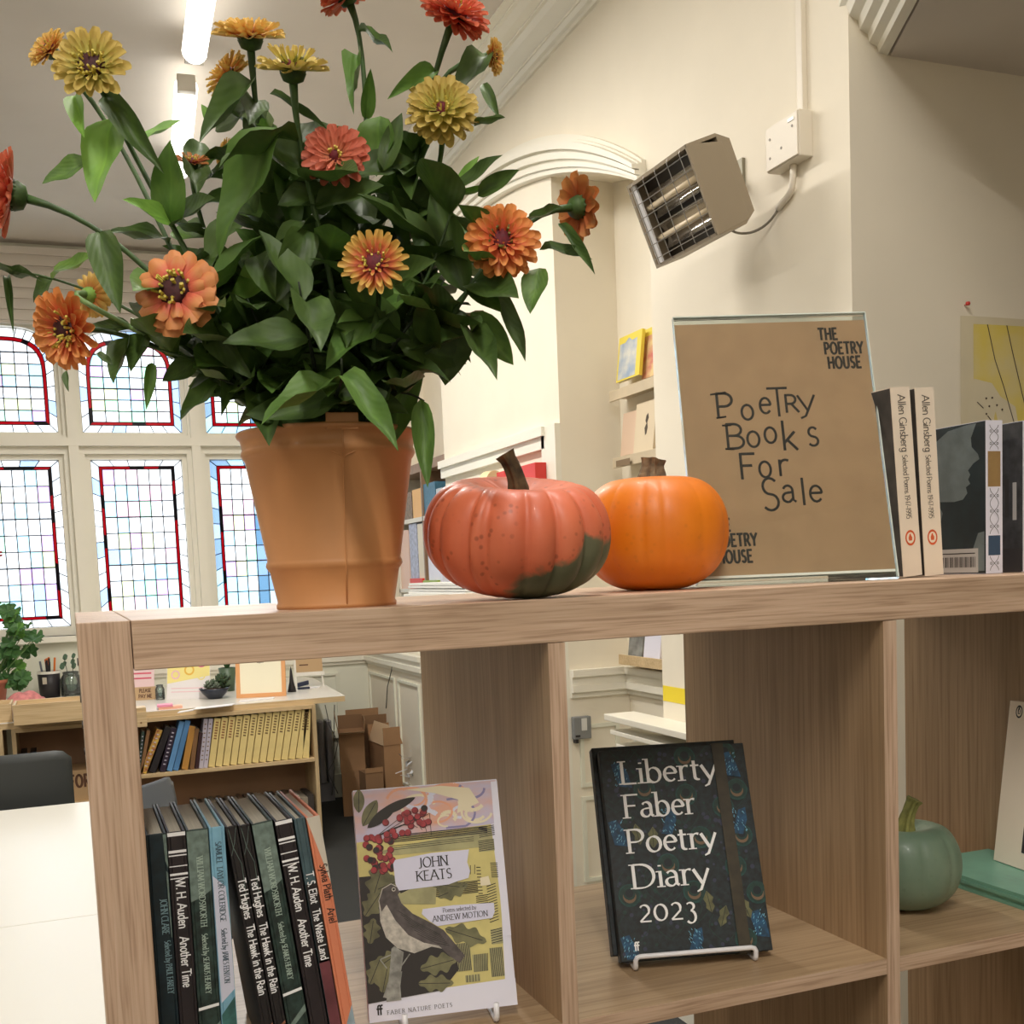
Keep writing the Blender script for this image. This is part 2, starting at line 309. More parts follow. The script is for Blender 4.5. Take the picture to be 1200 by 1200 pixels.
# deep cornice between the side wall and the ceiling
prof=[(0,-12),(1.2,-12),(1.2,-10.6),(2.4,-10.2),(3.6,-9.0),(4.2,-9.0),(4.2,-8.0),(9,-5.6),(10.5,-3.8),(11.8,-3.8),(11.8,-3.0),(15,-2.4),(18,-1.2),(19.5,-1.2),(19.5,-.6),(23,-.6),(23,0),(0,0)]
cm=MB(); cm.prism([(-a,b) for a,b in prof],(XW,YC-30,CEIL),(1,0,0),(0,0,1),(0,YW-YC+30,0)); struct(cm.build('trim_2',M_trim))
# lowered ceiling over the right-hand bay with its canted moulded edge
S1=onZ(1040,65,SOF); S2=onZ(1075,0,SOF); dS=(S2-S1).normalized(); nS=Vector((dS.y,-dS.x,0)); nS=nS if nS.x<0 else -nS
S3=S1+dS*90; S0=S1-dS*2
sf=MB(); sf.prism([(S0.x,YC),(S3.x,S3.y),(S3.x,-300),(400,-300),(400,YC)],(0,0,SOF),(1,0,0),(0,1,0),(0,0,CEIL-SOF)); struct(sf.build('ceiling_bay',M_grey))
cs=MB(); pr=[(0,0),(2.4,.3),(2.9,1.6),(5.0,2.4),(5.4,4.2),(7.4,5),(8.0,7.0),(10.2,8.0),(10.8,10.6),(12,11.5),(12,84.6),(0,84.6)]
cs.prism(pr,S1-dS*1.0,nS,(0,0,1),dS*91); struct(cs.build('trim_3',M_trim))

# niche dado, jamb panels
dd=MB()
zt=onY(668,785,YN).z; zb=onY(668,818,YN).z
for k,(a,b,p) in enumerate(((0,.25,4.0),(.25,.55,2.6),(.55,.8,3.2),(.8,1.0,1.6))):
    z1=zt+(zb-zt)*a; z0=zt+(zb-zt)*b
    dd.box(XW+1.6,XN,YN-p,YN,z0,z1); dd.box(XN-p,XN,YP,YN-p,z0,z1)
    dd.box(XW-p,XW,YE-62,YW,z0-6,z1-6); dd.box(XW-160,XW-p,YW-p,YW,z0-6,z1-6)
struct(dd.build('trim_4',M_trim))
pm=MB()
def panel_y(m,x0,x1,z0,z1,Y,p=1.2,w=1.6):   # raised frame on a wall facing the camera
    for a in ((x0,x1,z1-w,z1),(x0,x1,z0,z0+w),(x0,x0+w,z0+w,z1-w),(x1-w,x1,z0+w,z1-w)): m.box(a[0],a[1],Y-p,Y,a[2],a[3])
def panel_x(m,y0,y1,z0,z1,X,p=1.2,w=1.6):
    for a in ((y0,y1,z1-w,z1),(y0,y1,z0,z0+w),(y0,y0+w,z0+w,z1-w),(y1-w,y1,z0+w,z1-w)): m.box(X-p,X,a[0],a[1],a[2],a[3])
panel_y(pm,190,208,-88,-62,YN); panel_y(pm,190,208,-128,-92,YN); pm.box(XW+1.6,XN,YN-2.5,YN,FLOOR,FLOOR+14)
panel_x(pm,256,328,-88,-62,XN); panel_x(pm,YE-50,YE-4,-128,-62,XW); panel_x(pm,YE+4,YW-6,-128,-62,XW)
for k in range(5): panel_y(pm,-140+k*62,-84+k*62,-128,-62,YW)
pm.box(XW-2.5,XW,YE-62,YW,FLOOR,FLOOR+16); pm.box(-300,XW-2.5,YW-2.5,YW,FLOOR,FLOOR+16)
pm.box(-300,XW-3,YW-4,YW,-106,-101)
struct(pm.build('trim_5',M_pan))
# raised frame of the cupboard front set into the far half of the arch
fp=MB(); zt=onX(577,527,XW).z
y0=onX(641,520,XW).y
fp.box(XW-.9,XW+1.5,y0+1,YI,zt-6.5,zt-1.5); fp.box(XW-2.4,XW+1.5,y0,YI,zt-1.5,zt+2.2); fp.box(XW-.9,XW+1.5,YN,y0+4,-140,zt+2.2)
struct(fp.build('trim_6',M_trim))

# ---------------------------------------------------------------- stained-glass window wall
wb=MB(); HX0,HX1,HZ0,HZ1=-75.0,158.0,-27.0,170.0
wb.box(-412,HX0,YW,YW+30,FLOOR,CEIL); wb.box(HX1,XW+30,YW,YW+30,FLOOR,CEIL); wb.box(HX0,HX1,YW,YW+30,FLOOR,HZ0); wb.box(HX0,HX1,YW,YW+30,HZ1,CEIL)
struct(wb.build('wall_back',M_pan))
hd=MB()
for i in range(7):
    z=CEIL-4-i*6.2; hd.box(-400,XW-6,YW-9+i*1.0,YW,z-4.4,z); hd.box(-400,XW-6,YW-7.2+i*1.0,YW,z-6.2,z-4.4)
struct(hd.build('trim_7',M_grey))
LIGHTS=[(-56.8,-1.7,-60.2,-.6),(16.8,72.3,13.6,73.9),(89.6,144.5,89.0,147.0)]
PC={'clear':(246,248,250),'white':(255,255,255),'blue':(210,226,248),'ice':(214,240,250),'mint':(214,244,226),'lilac':(234,212,244),'pink':(249,224,234),'lemon':(243,246,216),'steel':(160,186,204),'slate':(184,202,222)}
PM={}
for k,c in PC.items(): PM[k]=glassy('glass_'+k,tuple(min(1,lin(x)*(1.0)) for x in c),0.03,0.2,0.25,tuple(lin(x) for x in c))
PM['red']=glassy('glass_red',(0.45,0.02,0.05),0.03,0.2,0.4,(0.5,0.03,0.06)); PM['dark']=glassy('glass_dark',(0.03,0.02,0.03),0.03,0.2,0.3,(.06,.05,.06))
def clip(poly,cl):
    """convex clip of poly by convex cl (counter-clockwise)"""
    out=poly
    for i in range(len(cl)):
        a,b=cl[i],cl[(i+1)%len(cl)]; inp=out; out=[]
        side=lambda p:(b[0]-a[0])*(p[1]-a[1])-(b[1]-a[1])*(p[0]-a[0])
        for j in range(len(inp)):
            p,q=inp[j],inp[(j+1)%len(inp)]; sp,sq=side(p),side(q)
            if sp>=0: out.append(p)
            if (sp>=0)!=(sq>=0): t=sp/(sp-sq); out.append((p[0]+(q[0]-p[0])*t,p[1]+(q[1]-p[1])*t))
        if len(out)<3: return []
    return out
def archpoly(x0,x1,z0,z1,zs,pw=3.0):
    cx=(x0+x1)/2; rx=(x1-x0)/2; pts=[(x0,z0),(x1,z0),(x1,zs)]
    for i in range(1,16):
        a=PI/2*(i/8) ; c=math.cos(a); s=math.sin(a); pts.append((cx+rx*(abs(c)**(2/pw))*(1 if c>0 else -1),zs+(z1-zs)*(s**(2/pw)) if s>0 else zs))
    pts.append((x0,zs)); return pts
unit={}
def unitbox(k):
    if k not in unit: m=MB(); m.box(0,1,0,1,0,1); unit[k]=m.mesh('pane_'+k,PM[k])
    return unit[k]
def pane(root,poly,kind,shrink=.22,name='glass_pane'):
    xs=[p[0] for p in poly]; zs=[p[1] for p in poly]
    a=abs(sum(poly[i][0]*poly[(i+1)%len(poly)][1]-poly[(i+1)%len(poly)][0]*poly[i][1] for i in range(len(poly))))/2
    if a<1.2: return
    if len(poly)==4 and abs(a-(max(xs)-min(xs))*(max(zs)-min(zs)))<.05:
        o=mobj(name,unitbox(kind),root,(min(xs)+shrink,0,min(zs)+shrink)); o.scale=(max(xs)-min(xs)-2*shrink,.4,max(zs)-min(zs)-2*shrink)
    else:
        m=MB(); m.prism(poly,(0,0,0),(1,0,0),(0,0,1),(0,.4,0)); m.build(name,PM[kind],root)
rnd=random.Random(3)
lead=None
def light(n,x0,x1,z0,z1,rows,cols,archz=None,tint=None):
    w=bpy.data.objects.new('window_%d'%n,None); scene.collection.objects.link(w); w.location=W((0,YW+14,0)); w['kind']='structure'
    R=random.Random(n*11); L=MB()
    if archz: outer=archpoly(x0,x1,z0,z1,archz); inner=archpoly(x0+4.6,x1-4.6,z0+5.0,z1-5.6,archz-3); inn2=archpoly(x0+6.6,x1-6.6,z0+7.0,z1-7.8,archz-5)
    else: outer=[(x0,z0),(x1,z0),(x1,z1),(x0,z1)]; inner=[(x0+4.8,z0+5),(x1-4.8,z0+5),(x1-4.8,z1-4),(x0+4.8,z1-4)]; inn2=[(x0+6.6,z0+6.8),(x1-6.6,z0+6.8),(x1-6.6,z1-5.8),(x0+6.6,z1-5.8)]
    ix0,ix1,iz0,iz1=x0+6.6,x1-6.6,z0+6.8,(z1-7.8 if archz else z1-5.8)
    cw=(ix1-ix0)/cols; rh=(iz1-iz0)/rows
    for i in range(cols):
        for j in range(rows):
            p=clip([(ix0+i*cw,iz0+j*rh),(ix0+(i+1)*cw,iz0+j*rh),(ix0+(i+1)*cw,iz0+(j+1)*rh),(ix0+i*cw,iz0+(j+1)*rh)],inn2)
            if len(p)<3: continue
            low=1-j/rows
            if tint and i>=tint: k=R.choice(['steel','slate','ice'])
            else: k=R.choices(['clear','white','ice','mint','lilac','pink','lemon','blue'],[5,4,1+3*low,2*low+.3,.6+.4*low,.5+.5*low,.2+low,.6*low])[0]
            pane(w,p,k)
    for i in range(1,cols): L.box(ix0+i*cw-.3,ix0+i*cw+.3,-.2,.6,iz0,iz1 if not archz else min(iz1,max(z for x,z in clip([(ix0+i*cw-.2,z0),(ix0+i*cw+.2,z0),(ix0+i*cw+.2,z1),(ix0+i*cw-.2,z1)],inn2))))
    for j in range(1,rows):
        z=iz0+j*rh; s=clip([(x0,z-.2),(x1,z-.2),(x1,z+.2),(x0,z+.2)],inn2)
        if s: L.box(min(p[0] for p in s),max(p[0] for p in s),-.2,.6,z-(.3 if j%3 else .42),z+(.3 if j%3 else .42))
    # border panes between the outline and the red fillet, the fillet itself in red and dark lengths
    def walk(poly,step):
        out=[]; n=len(poly)
        for i in range(n):
            a,b=poly[i],poly[(i+1)%n]; d=math.hypot(b[0]-a[0],b[1]-a[1]); k=max(1,round(d/step))
            for q in range(k): out.append((a[0]+(b[0]-a[0])*q/k,a[1]+(b[1]-a[1])*q/k))
        return out
    n=len(outer)
    for i in range(n):
        a,b,c,d=outer[i],outer[(i+1)%n],inner[(i+1)%n],inner[i]; ln=math.hypot(b[0]-a[0],b[1]-a[1]); k=max(1,round(ln/(10.5 if not archz else 9)))
        mix=lambda p,q,t:(p[0]+(q[0]-p[0])*t,p[1]+(q[1]-p[1])*t)
        for q in range(k):
            t,u=q/k,(q+1)/k; pl=[mix(a,b,t),mix(a,b,u),mix(d,c,u),mix(d,c,t)]
            pane(w,pl,R.choice(['white','clear','blue','white','clear'] if not tint else ['blue','ice','slate']),.1)
            e=mix(a,b,t); g2=mix(d,c,t); v=Vector((g2[0]-e[0],0,g2[1]-e[1]))
            if v.length>.1: L.tube([(e[0],.2,e[1]),(g2[0],.2,g2[1])],.3,4)
        a2,b2,c2,d2=inner[i],inner[(i+1)%n],inn2[(i+1)%n],inn2[i]; k=max(1,round(math.hypot(b2[0]-a2[0],b2[1]-a2[1])/9))
        for q in range(k):
            t,u=q/k,(q+1)/k; m=MB(); m.prism([mix(a2,b2,t),mix(a2,b2,u),mix(d2,c2,u),mix(d2,c2,t)],(0,-.1,0),(1,0,0),(0,0,1),(0,.5,0)); m.build('border_glass',PM[R.choices(['red','dark'],[5,3 if z1<90 else 1])[0]],w)
    for poly in (outer,inner,inn2):
        for i in range(len(poly)):
            a,b=poly[i],poly[(i+1)%len(poly)]; L.tube([(a[0],.2,a[1]),(b[0],.2,b[1])],.3,4)
    L.build('lead_came',M_lead,w)
for i,(a,b,c,d) in enumerate(LIGHTS):
    light(i+1,a,b,-21.4,82.4,9,6,None,3 if i==2 else None)
    light(i+4,c,d,99.2,163,7,6,138,3 if i==2 else None)
# stone mullions, transom, casement steps
mu=MB(); Y0,Y1=YW+4,YW+24
low=[(HX0,LIGHTS[0][0])]+[(LIGHTS[i][1],LIGHTS[i+1][0]) for i in range(2)]+[(LIGHTS[2][1],HX1)]
upp=[(HX0,LIGHTS[0][2])]+[(LIGHTS[i][3],LIGHTS[i+1][2]) for i in range(2)]+[(LIGHTS[2][3],HX1)]
for a,b in low:
    mu.box(a,b,Y0+6,Y1,HZ0,86); w=(b-a)*.34; mu.box(a+w*.5,b-w*.5,Y0+2,Y0+6.3,HZ0,86); mu.box(a+w,b-w,Y0-3,Y0+2.3,HZ0,HZ1)
for a,b in upp: mu.box(a,b,Y0+6.1,Y1-.1,91,HZ1-.1); w=(b-a)*.3; mu.box(a+w*.6,b-w*.6,Y0+2.1,Y0+6.4,91,HZ1-.2)
mu.box(HX0+.1,HX1-.1,Y0+5.8,Y1-.2,82.4,99.2); mu.box(HX0+.1,HX1-.1,Y0+1.7,Y0+5.9,85.5,97); mu.box(HX0+.1,HX1-.1,Y0-3.3,Y0+1.8,90,95)
mu.box(HX0+.2,HX1-.2,Y0+4.2,Y1-.3,HZ0+.1,-21.4); mu.box(HX0-4,HX1+4,YW-6,YW+12,HZ0-3.5,HZ0)
for a,b,c,d in LIGHTS:
    P=archpoly(c,d,99.2,163,138); top=[p for p in P[3:-1]]
    h=len(top)//2
    mu.prism([(d,138)]+top[:h+1]+[((c+d)/2,HZ1),(d,HZ1)],(0,Y0+4.5,0),(1,0,0),(0,0,1),(0,Y1-Y0-5,0))
    mu.prism([((c+d)/2,HZ1)]+top[h:]+[(c,138),(c,HZ1)],(0,Y0+4.5,0),(1,0,0),(0,0,1),(0,Y1-Y0-5,0))
struct(mu.build('trim_8',M_trim))
# the street side beyond: paving level and a pale rendered house, seen blurred through the glass
out=MB(); out.box(-900,1400,YW+45,3000,FLOOR-40,FLOOR-30); struct(out.build('ground',mat('paving',(150,150,148),.9)))

# ---------------------------------------------------------------- ceiling lights
E_tube=emit('tube_glow',(1.0,0.97,0.90),4.0)
M_wplast=mat('white_plastic',(232,228,218),0.4)
TL=["tube light hanging from ceiling, near one, cut by the picture's top edge","tube light farther off, its glowing end just above the bouquet",'tube light on the ceiling above the shelving unit','tube light on the ceiling behind the camera','tube light at the left rear of the room','tube light over the left of the white tables','tube light at the left near the window wall']
for i,((x,y),L,p,r) in enumerate(TUBES):
    t=thing('tube_light',TL[i],'ceiling light',(x,y,CEIL),(0,0,r),'ceiling tube lights')
    m=MB(); m.tube([(0,-L/2,-10),(0,-L/2+.5,-10),(0,L/2-.5,-10),(0,L/2,-10)],[3.6,4.6,4.6,3.6],16); m.build('diffuser',E_tube,t,smooth=True)
    m=MB(); m.box(-3.6,3.6,-L/2-4,-L/2,-13,-6.5); m.box(-3.6,3.6,L/2,L/2+4,-13,-6.5); m.box(-3.4,3.4,-L/2,L/2,-7,-6); m.build('housing',M_wplast,t,bevel=.4)
    
    for q_ in (-.35,.35): m=MB(); m.tube([(0,L*q_,-5.5),(0,L*q_,0)],.5,8); m.build('hanger',M_wplast,t)

# ---------------------------------------------------------------- shelving unit
T,SD,DP,CELL=3.755,1.574,38.69,33.5
XS=[T+i*(CELL+SD) for i in range(5)]; XR=XS[3]+CELL; HT=2*T+4*CELL+3*SD
su=thing('cube_shelving_unit','pale oak-grained open cube shelving unit carrying the bouquet, pumpkins and books','shelving unit',(0,0,-HT))
def pb(n,m,*a,bv=.08): q=MB(); q.box(*a[:4],a[4]+HT,a[5]+HT); return q.build(n,m,su,bevel=bv)
pb('side_panel',WZ,0,T-.03,0,DP,-HT,0); pb('side_panel',WZ,XR+.03,XR+T,0,DP,-HT,0)
pb('top_panel',WX,T+.03,XR-.03,0,DP,-T,0); pb('bottom_panel',WX,T+.03,XR-.03,0,DP,-HT,-HT+T)
WI_=WI
for i in range(1,4): 
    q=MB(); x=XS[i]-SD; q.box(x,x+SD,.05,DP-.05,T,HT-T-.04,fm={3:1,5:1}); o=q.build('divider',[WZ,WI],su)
for r in range(3):
    z=-T-CELL-r*(CELL+SD)
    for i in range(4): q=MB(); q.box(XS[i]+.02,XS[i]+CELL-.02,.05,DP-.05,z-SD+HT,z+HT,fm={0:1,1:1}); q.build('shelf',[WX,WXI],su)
m=MB()
for z in (4,7.3,9.6,12): m.tube([(-.02,19,HT-z),(-.12,19,HT-z)],.35,8)
m.build('screw_cap',mat('dark_plug',(60,52,46),.5),su)
ZC=-T-CELL   # floor of the top row of cells
# ---------------------------------------------------------------- metal bucket
M_bk=mat('ochre_enamel',(206,146,94),0.5,var=0.07,scale=9,bump=0.05,coat=0.08)
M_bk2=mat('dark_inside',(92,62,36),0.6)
bc=onY(394.5,700,8.8); bc=Vector((bc.x,8.8,0))
zr=onY(385,508,8.8).z; rt=(onY(487,500,8.8)-onY(283,508,8.8)).length/2*0.985; rb=(onY(462,700,8.8)-onY(327,702,8.8)).length/2*0.99
bk=thing('metal_bucket','orange-tan enamelled metal bucket with ribbed bands, holding the zinnia bouquet','bucket',(bc.x,bc.y,0))
H=zr; rr=lambda z:rb+(rt-rb)*(z/H)
z1,z2=H*.245,H*.875
prof=[(0.0,.45),(rb-.35,.45),(rb-.1,0),(rb+.12,0),(rb+.14,.35),(rb+.02,.5)]
for zc in (z1,z2):
    prof+=[(rr(zc-.5),zc-.5),(rr(zc-.3)+.14,zc-.28),(rr(zc)+.24,zc),(rr(zc+.3)+.14,zc+.28),(rr(zc+.5),zc+.5)]
prof+=[(rr(H)-.03,H-.5),(rt+.16,H-.42),(rt+.26,H-.18),(rt+.16,H),(rt-.05,H-.05),(rt-.22,H-.5)]
m=MB(); m.lathe(prof,72); m.build('body',M_bk,bk,smooth=True)
m=MB(); m.lathe([(rt-.22,H-.5),(rb-.3,.6),(0,.6)],48); m.build('inner_wall',M_bk2,bk,smooth=True)
ang=math.radians(-90-3)
er=Vector((math.cos(ang),math.sin(ang),0)); et=Vector((-er.y,er.x,0))
m=MB(); p=[er*(rr(z)+.03)+Vector((0,0,z)) for z in (0.3,z1-.5,z1,z1+.5,z2-.5,z2,z2+.5,H-.4)]; p=[q+er*(.22 if i in(2,5) else 0) for i,q in enumerate(p)]; m.tube(p,.07,6); m.build('seam',M_bk,bk,smooth=True)
m=MB(); base=er*(rt+.05)+Vector((0,0,H)); m.prism([(-1.3,-.6),(1.3,-.6),(1.3,.75),(-1.3,.75)],base,et,(0,0,1),-er*.3); m.build('handle_tab',M_bk,bk,bevel=.08)
m=MB()
for a,b in (((-2.6,-1.5),(0,-2.7)),((0,-2.7),(2.6,-1.5))):
    P=[]
    for i in range(7):
        t=i/6; s=a[0]+(b[0]-a[0])*t; z=H+a[1]+(b[1]-a[1])*t; r=rr(z)+.03; an=ang+s/r; P.append((r*math.cos(an),r*math.sin(an),z))
    m.tube(P,.06,5)
m.build('tab_crease',M_bk,bk)
m=MB(); m.lathe([(rr(H*.7)-.4,H*.7),(0,H*.7+.2)],32); m.build('water',mat('dark_water',(28,34,24),.1),bk)

# ---------------------------------------------------------------- pumpkins and squash
def pumpkin_mat(name,base,dark,spot,patch=None,pc=None,rough=0.38,sf=.55):
    m=bpy.data.materials.new(name); m.use_nodes=True; nt=m.node_tree; N=nt.nodes; L=nt.links; b=N['Principled BSDF']; b.inputs['Roughness'].default_value=rough+.08; b.inputs['Coat Weight'].default_value=.05
    tc=N.new('ShaderNodeTexCoord')
    def noise(s,det=4,dist=0):
        n=N.new('ShaderNodeTexNoise'); n.inputs['Scale'].default_value=s; n.inputs['Detail'].default_value=det; n.inputs['Distortion'].default_value=dist; L.new(tc.outputs['Object'],n.inputs['Vector']); return n
    def ramp(src,p0,p1,c0=(0,0,0,1),c1=(1,1,1,1)):
        r=N.new('ShaderNodeValToRGB'); e=r.color_ramp.elements; e[0].position=p0; e[1].position=p1; e[0].color=c0; e[1].color=c1; L.new(src,r.inputs['Fac']); return r
    def mix(f,a,c):
        x=N.new('ShaderNodeMix'); x.data_type='RGBA'; L.new(f,x.inputs[0])
        for s,v in ((6,a),(7,c)):
            if isinstance(v,tuple): x.inputs[s].default_value=v
            else: L.new(v,x.inputs[s])
        return x.outputs[2]
    c=ramp(noise(14).outputs['Fac'],.35,.7,rgb(dark),rgb(base)).outputs[0]
    v=N.new('ShaderNodeTexVoronoi'); v.inputs['Scale'].default_value=120; v.inputs['Randomness'].default_value=1; L.new(tc.outputs['Object'],v.inputs['Vector'])
    s1=ramp(v.outputs['Distance'],.14,.30,(1,1,1,1),(0,0,0,1)); s2=ramp(noise(30,3).outputs['Fac'],.44,.56)
    mm=N.new('ShaderNodeMath'); mm.operation='MULTIPLY'; L.new(s1.outputs[0],mm.inputs[0]); L.new(s2.outputs[0],mm.inputs[1])
    m2=N.new('ShaderNodeMath'); m2.operation='MULTIPLY'; m2.inputs[1].default_value=sf; L.new(mm.outputs[0],m2.inputs[0])
    c=mix(m2.outputs[0],c,rgb(spot))
    if patch:
        # the unripe grey-green patch: distance in the pumpkin's own space, frayed by noise
        mp=N.new('ShaderNodeMapping'); mp.inputs['Location'].default_value=tuple(-q/100 for q in patch[0]); L.new(tc.outputs['Object'],mp.inputs['Vector'])
        sc=N.new('ShaderNodeVectorMath'); sc.operation='DIVIDE'; sc.inputs[1].default_value=tuple(q/100 for q in patch[1]); L.new(mp.outputs[0],sc.inputs[0])
        ln=N.new('ShaderNodeVectorMath'); ln.operation='LENGTH'; L.new(sc.outputs[0],ln.inputs[0])
        ad=N.new('ShaderNodeMath'); ad.operation='ADD'; nz=noise(28,5,.4); ml=N.new('ShaderNodeMath'); ml.operation='MULTIPLY'; ml.inputs[1].default_value=1.2; L.new(nz.outputs['Fac'],ml.inputs[0]); L.new(ln.outputs['Value'],ad.inputs[0]); L.new(ml.outputs[0],ad.inputs[1])
        f=ramp(ad.outputs[0],.0,1.0); f.color_ramp.elements[0].position=.78; f.color_ramp.elements[0].color=(1,1,1,1); f.color_ramp.elements[1].position=.86; f.color_ramp.elements[1].color=(0,0,0,1)
        dv=N.new('ShaderNodeMath'); dv.operation='DIVIDE'; dv.inputs[1].default_value=2.0; L.new(ad.outputs[0],dv.inputs[0]); 
        for l in list(f.inputs['Fac'].links): L.remove(l)
        L.new(dv.outputs[0],f.inputs['Fac'])
        g=ramp(noise(20).outputs['Fac'],.3,.7,rgb(tuple(q*.8 for q in pc)),rgb(pc)).outputs[0]
        c=mix(f.outputs[0],c,g)
    L.new(c,b.inputs['Base Color'])
    bp=N.new('ShaderNodeBump'); bp.inputs['Strength'].default_value=.15; bp.inputs['Distance'].default_value=.002; L.new(noise(40).outputs['Fac'],bp.inputs['Height']); L.new(bp.outputs['Normal'],b.inputs['Normal'])
    return m
def pumpkin(name,label,loc,R,Ht,ribs,depth,mt,stem,seed,shoulder=.22,rot=0,squ=1.0,tilt=0):
    t=thing(name,label,'pumpkin' if name=='pumpkin' else 'squash',loc,(0,0,rot)); rd=random.Random(seed); jit=[rd.uniform(-.25,.25) for _ in range(ribs)]; amp=[rd.uniform(.6,1.25) for _ in range(ribs)]
    bnd=[(i+jit[i])*2*PI/ribs for i in range(ribs)]
    def f(u,v):
        a=2*PI*u; ph=PI*v   # ph 0 top
        a_=a%(2*PI); k=max([i for i in range(ribs) if bnd[i]<=a_],default=ribs-1); lo=bnd[k]; hi=bnd[(k+1)%ribs]+(2*PI if (k+1)%ribs==0 or bnd[(k+1)%ribs]<lo else 0)
        if a_<lo: a_+=2*PI
        s=(a_-lo)/max(1e-3,hi-lo); s=min(max(s,0),1)
        g=1-depth*amp[k]*(1-abs(math.sin(PI*s))**.55)*math.sin(ph)**.5
        r=R*math.sin(ph)**.78*g; z=math.cos(ph); z=(abs(z)**.92)*(1 if z>0 else -1)
        rim=math.exp(-(ph/.42)**2); zz=Ht/2*z-Ht*shoulder*rim*1.0
        if v>.9: zz=max(zz,-Ht/2*.985)+Ht*.05*((v-.9)/.1)**2
        if v>.8: zz=max(zz,-Ht*.485)
        return (r*math.cos(a)*squ,r*math.sin(a),zz+Ht*.487)
    m=MB(); m.grid(f,ribs*12,44); o=m.build('skin',mt,t,smooth=True)
    if tilt: t.rotation_euler=(tilt,0,rot); t.location.z-=min(v[2]*math.cos(tilt)+v[1]*math.sin(tilt) for v in m.v)/100
    rs,hs,bx_,by_,sm,top=stem
    z0=Ht*.987-Ht*shoulder; P=[];rad=[]
    for i in range(9):
        q=i/8; P.append((bx_*q*q,by_*q*q,z0-.3+hs*q)); rad.append(rs*(1.55-.9*q*(1.6-q)) if i<7 else rs*(1.0 if i==7 else top))
    m=MB(); n=20
    m.tube(P,rad,n); 
    for j,vv in enumerate(m.v):
        i,k=divmod(j,n); c=Vector(P[i]); d=Vector(vv)-c; m.v[j]=tuple(c+d*(1+.16*(1 if k%4<2 else -1)+rd.uniform(-.05,.05)))
    m.build('stem',sm,t,smooth=False)
    return t
M_stemd=mat('dry_stem',(104,92,66),.9,var=.35,scale=60,bump=.5,col2=(52,46,36))
M_stemg=mat('grey_stem',(150,134,108),.9,var=.35,scale=80,bump=.5,col2=(84,72,56)); M_stemy=mat('green_stem',(150,150,84),.8,var=.3,scale=60,bump=.4)
pa=onY(604,690,7.2)
RA=(onY(706,640,7.2)-onY(503,645,7.2)).length/2
PA=pumpkin_mat('coral_pumpkin_skin',(226,124,88),(208,104,72),(140,62,40),((5.8,-5.4,.9),(7.4,8.2,5.0)),(118,118,90))
pumpkin('pumpkin','squat coral-pink ribbed pumpkin with a grey-green patch and dark twisted stem',(pa.x,7.2,0),RA,onY(604,556,7.2).z*1.0,17,.11,PA,(.66,3.9,-1.2,.6,M_stemd,1.25),5,shoulder=.20,tilt=.20)
pb_=onY(768,685,12.0); RB=(onY(845,625,12)-onY(691,625,12)).length/2
PB=pumpkin_mat('orange_pumpkin_skin',(236,134,22),(226,120,16),(150,72,20),sf=.14)
pumpkin('pumpkin','smooth bright orange round pumpkin with stubby grey stem behind the coral one',(pb_.x,12.0,0),RB,onY(768,551,12).z,14,.028,PB,(1.0,2.2,.25,0,M_stemg,1.1),9,shoulder=.06)
sq=onZ(1082,1076,ZC); sqc=Vector((sq.x+1.5,sq.y+4.6,ZC)); RS=6.1
PS=pumpkin_mat('teal_squash_skin',(136,154,134),(106,130,110),(60,84,62),sf=.2)
pumpkin('squash','dusty grey-green squash with a yellow-green stalk, half hidden behind the second divider',(sqc.x,sqc.y,ZC),RS,10.4,9,.05,PS,(.7,4.0,.9,-.6,M_stemy,1.2),4,shoulder=.16)

# ---------------------------------------------------------------- books
M_page=mat('book_pages',(196,190,174),.9,var=.12,scale=3,stretch=(1400,3,3)); M_pagew=mat('white_pages',(232,228,216),.9)
M_ink=mat('black_ink',(38,34,34),.6); M_white=mat('white_ink',(250,250,252),.55)
def book(name,label,loc,rot,t,d,h,cov,group=None,soft=False,pages=None,cat='book',bev=.06):
    r=thing(name,label,cat,loc,rot,group); k=.06 if soft else .22; i=0 if soft else .3
    m=MB(); m.box(0,k,0,d,0,h); m.box(t-k,t,0,d,0,h); m.box(k,t-k,0,k,0,h); m.build('cover',cov,r,bevel=bev if not soft else 0)
    m=MB(); m.box(k+.01,t-k-.01,k+.01,d-i,i,h-i); m.build('page_block',pages or M_page,r)
    return r
def spine_text(r,s,t,z,h,m,serif=False,th=.13,thin=None,name='lettering',track=.06,dx=0,y=-.015,end=None):
    return lettering(r,[((s,(t/2-h*.40+dx,y,z),(0,0,-1),(1,0,0),h),dict(thick=th,thin=thin,serif=serif,track=track,fit=(z-end) if end else None))],m,name)
def decal(r,name,items,m,y=-.01):
    """flat print on the spine: list of polygons in x,z"""
    q=MB()
    for i,p in enumerate(items): q.add([(a,y-.0012*(i%5),b) for a,b in p],[tuple(range(len(p)))])
    return q.build(name,m,r)
M={}
def C(n,c,**k): M[n]=mat(n,c,k.pop('rough',.5),**k); return M[n]
C('ink_teal',(22,42,50),var=.3,scale=90); C('plum_black',(46,38,42),var=.2,scale=60); C('slate_green',(52,72,66),var=.35,scale=120,col2=(28,40,38))
C('pale_slate',(126,146,138),var=.2,scale=160); C('sky_blue',(136,188,214),var=.12,scale=50); C('black_cover',(34,30,32)); C('lilac_white',(214,216,236)); C('coral_cover',(226,138,104)); C('stone_white',(212,204,190)); C('pale_blue_print',(168,190,204),var=.2,scale=60)
C('teal_print',(74,128,124),var=.3,scale=80); C('rose_print',(132,72,80),var=.3,scale=30); C('grey_teal',(84,108,116),var=.3,scale=30); C('rust_print',(196,128,96),var=.4,scale=50)
HB=20.4; TH=math.radians(6.4)
grp='poetry hardbacks standing spine-out in the left cell'
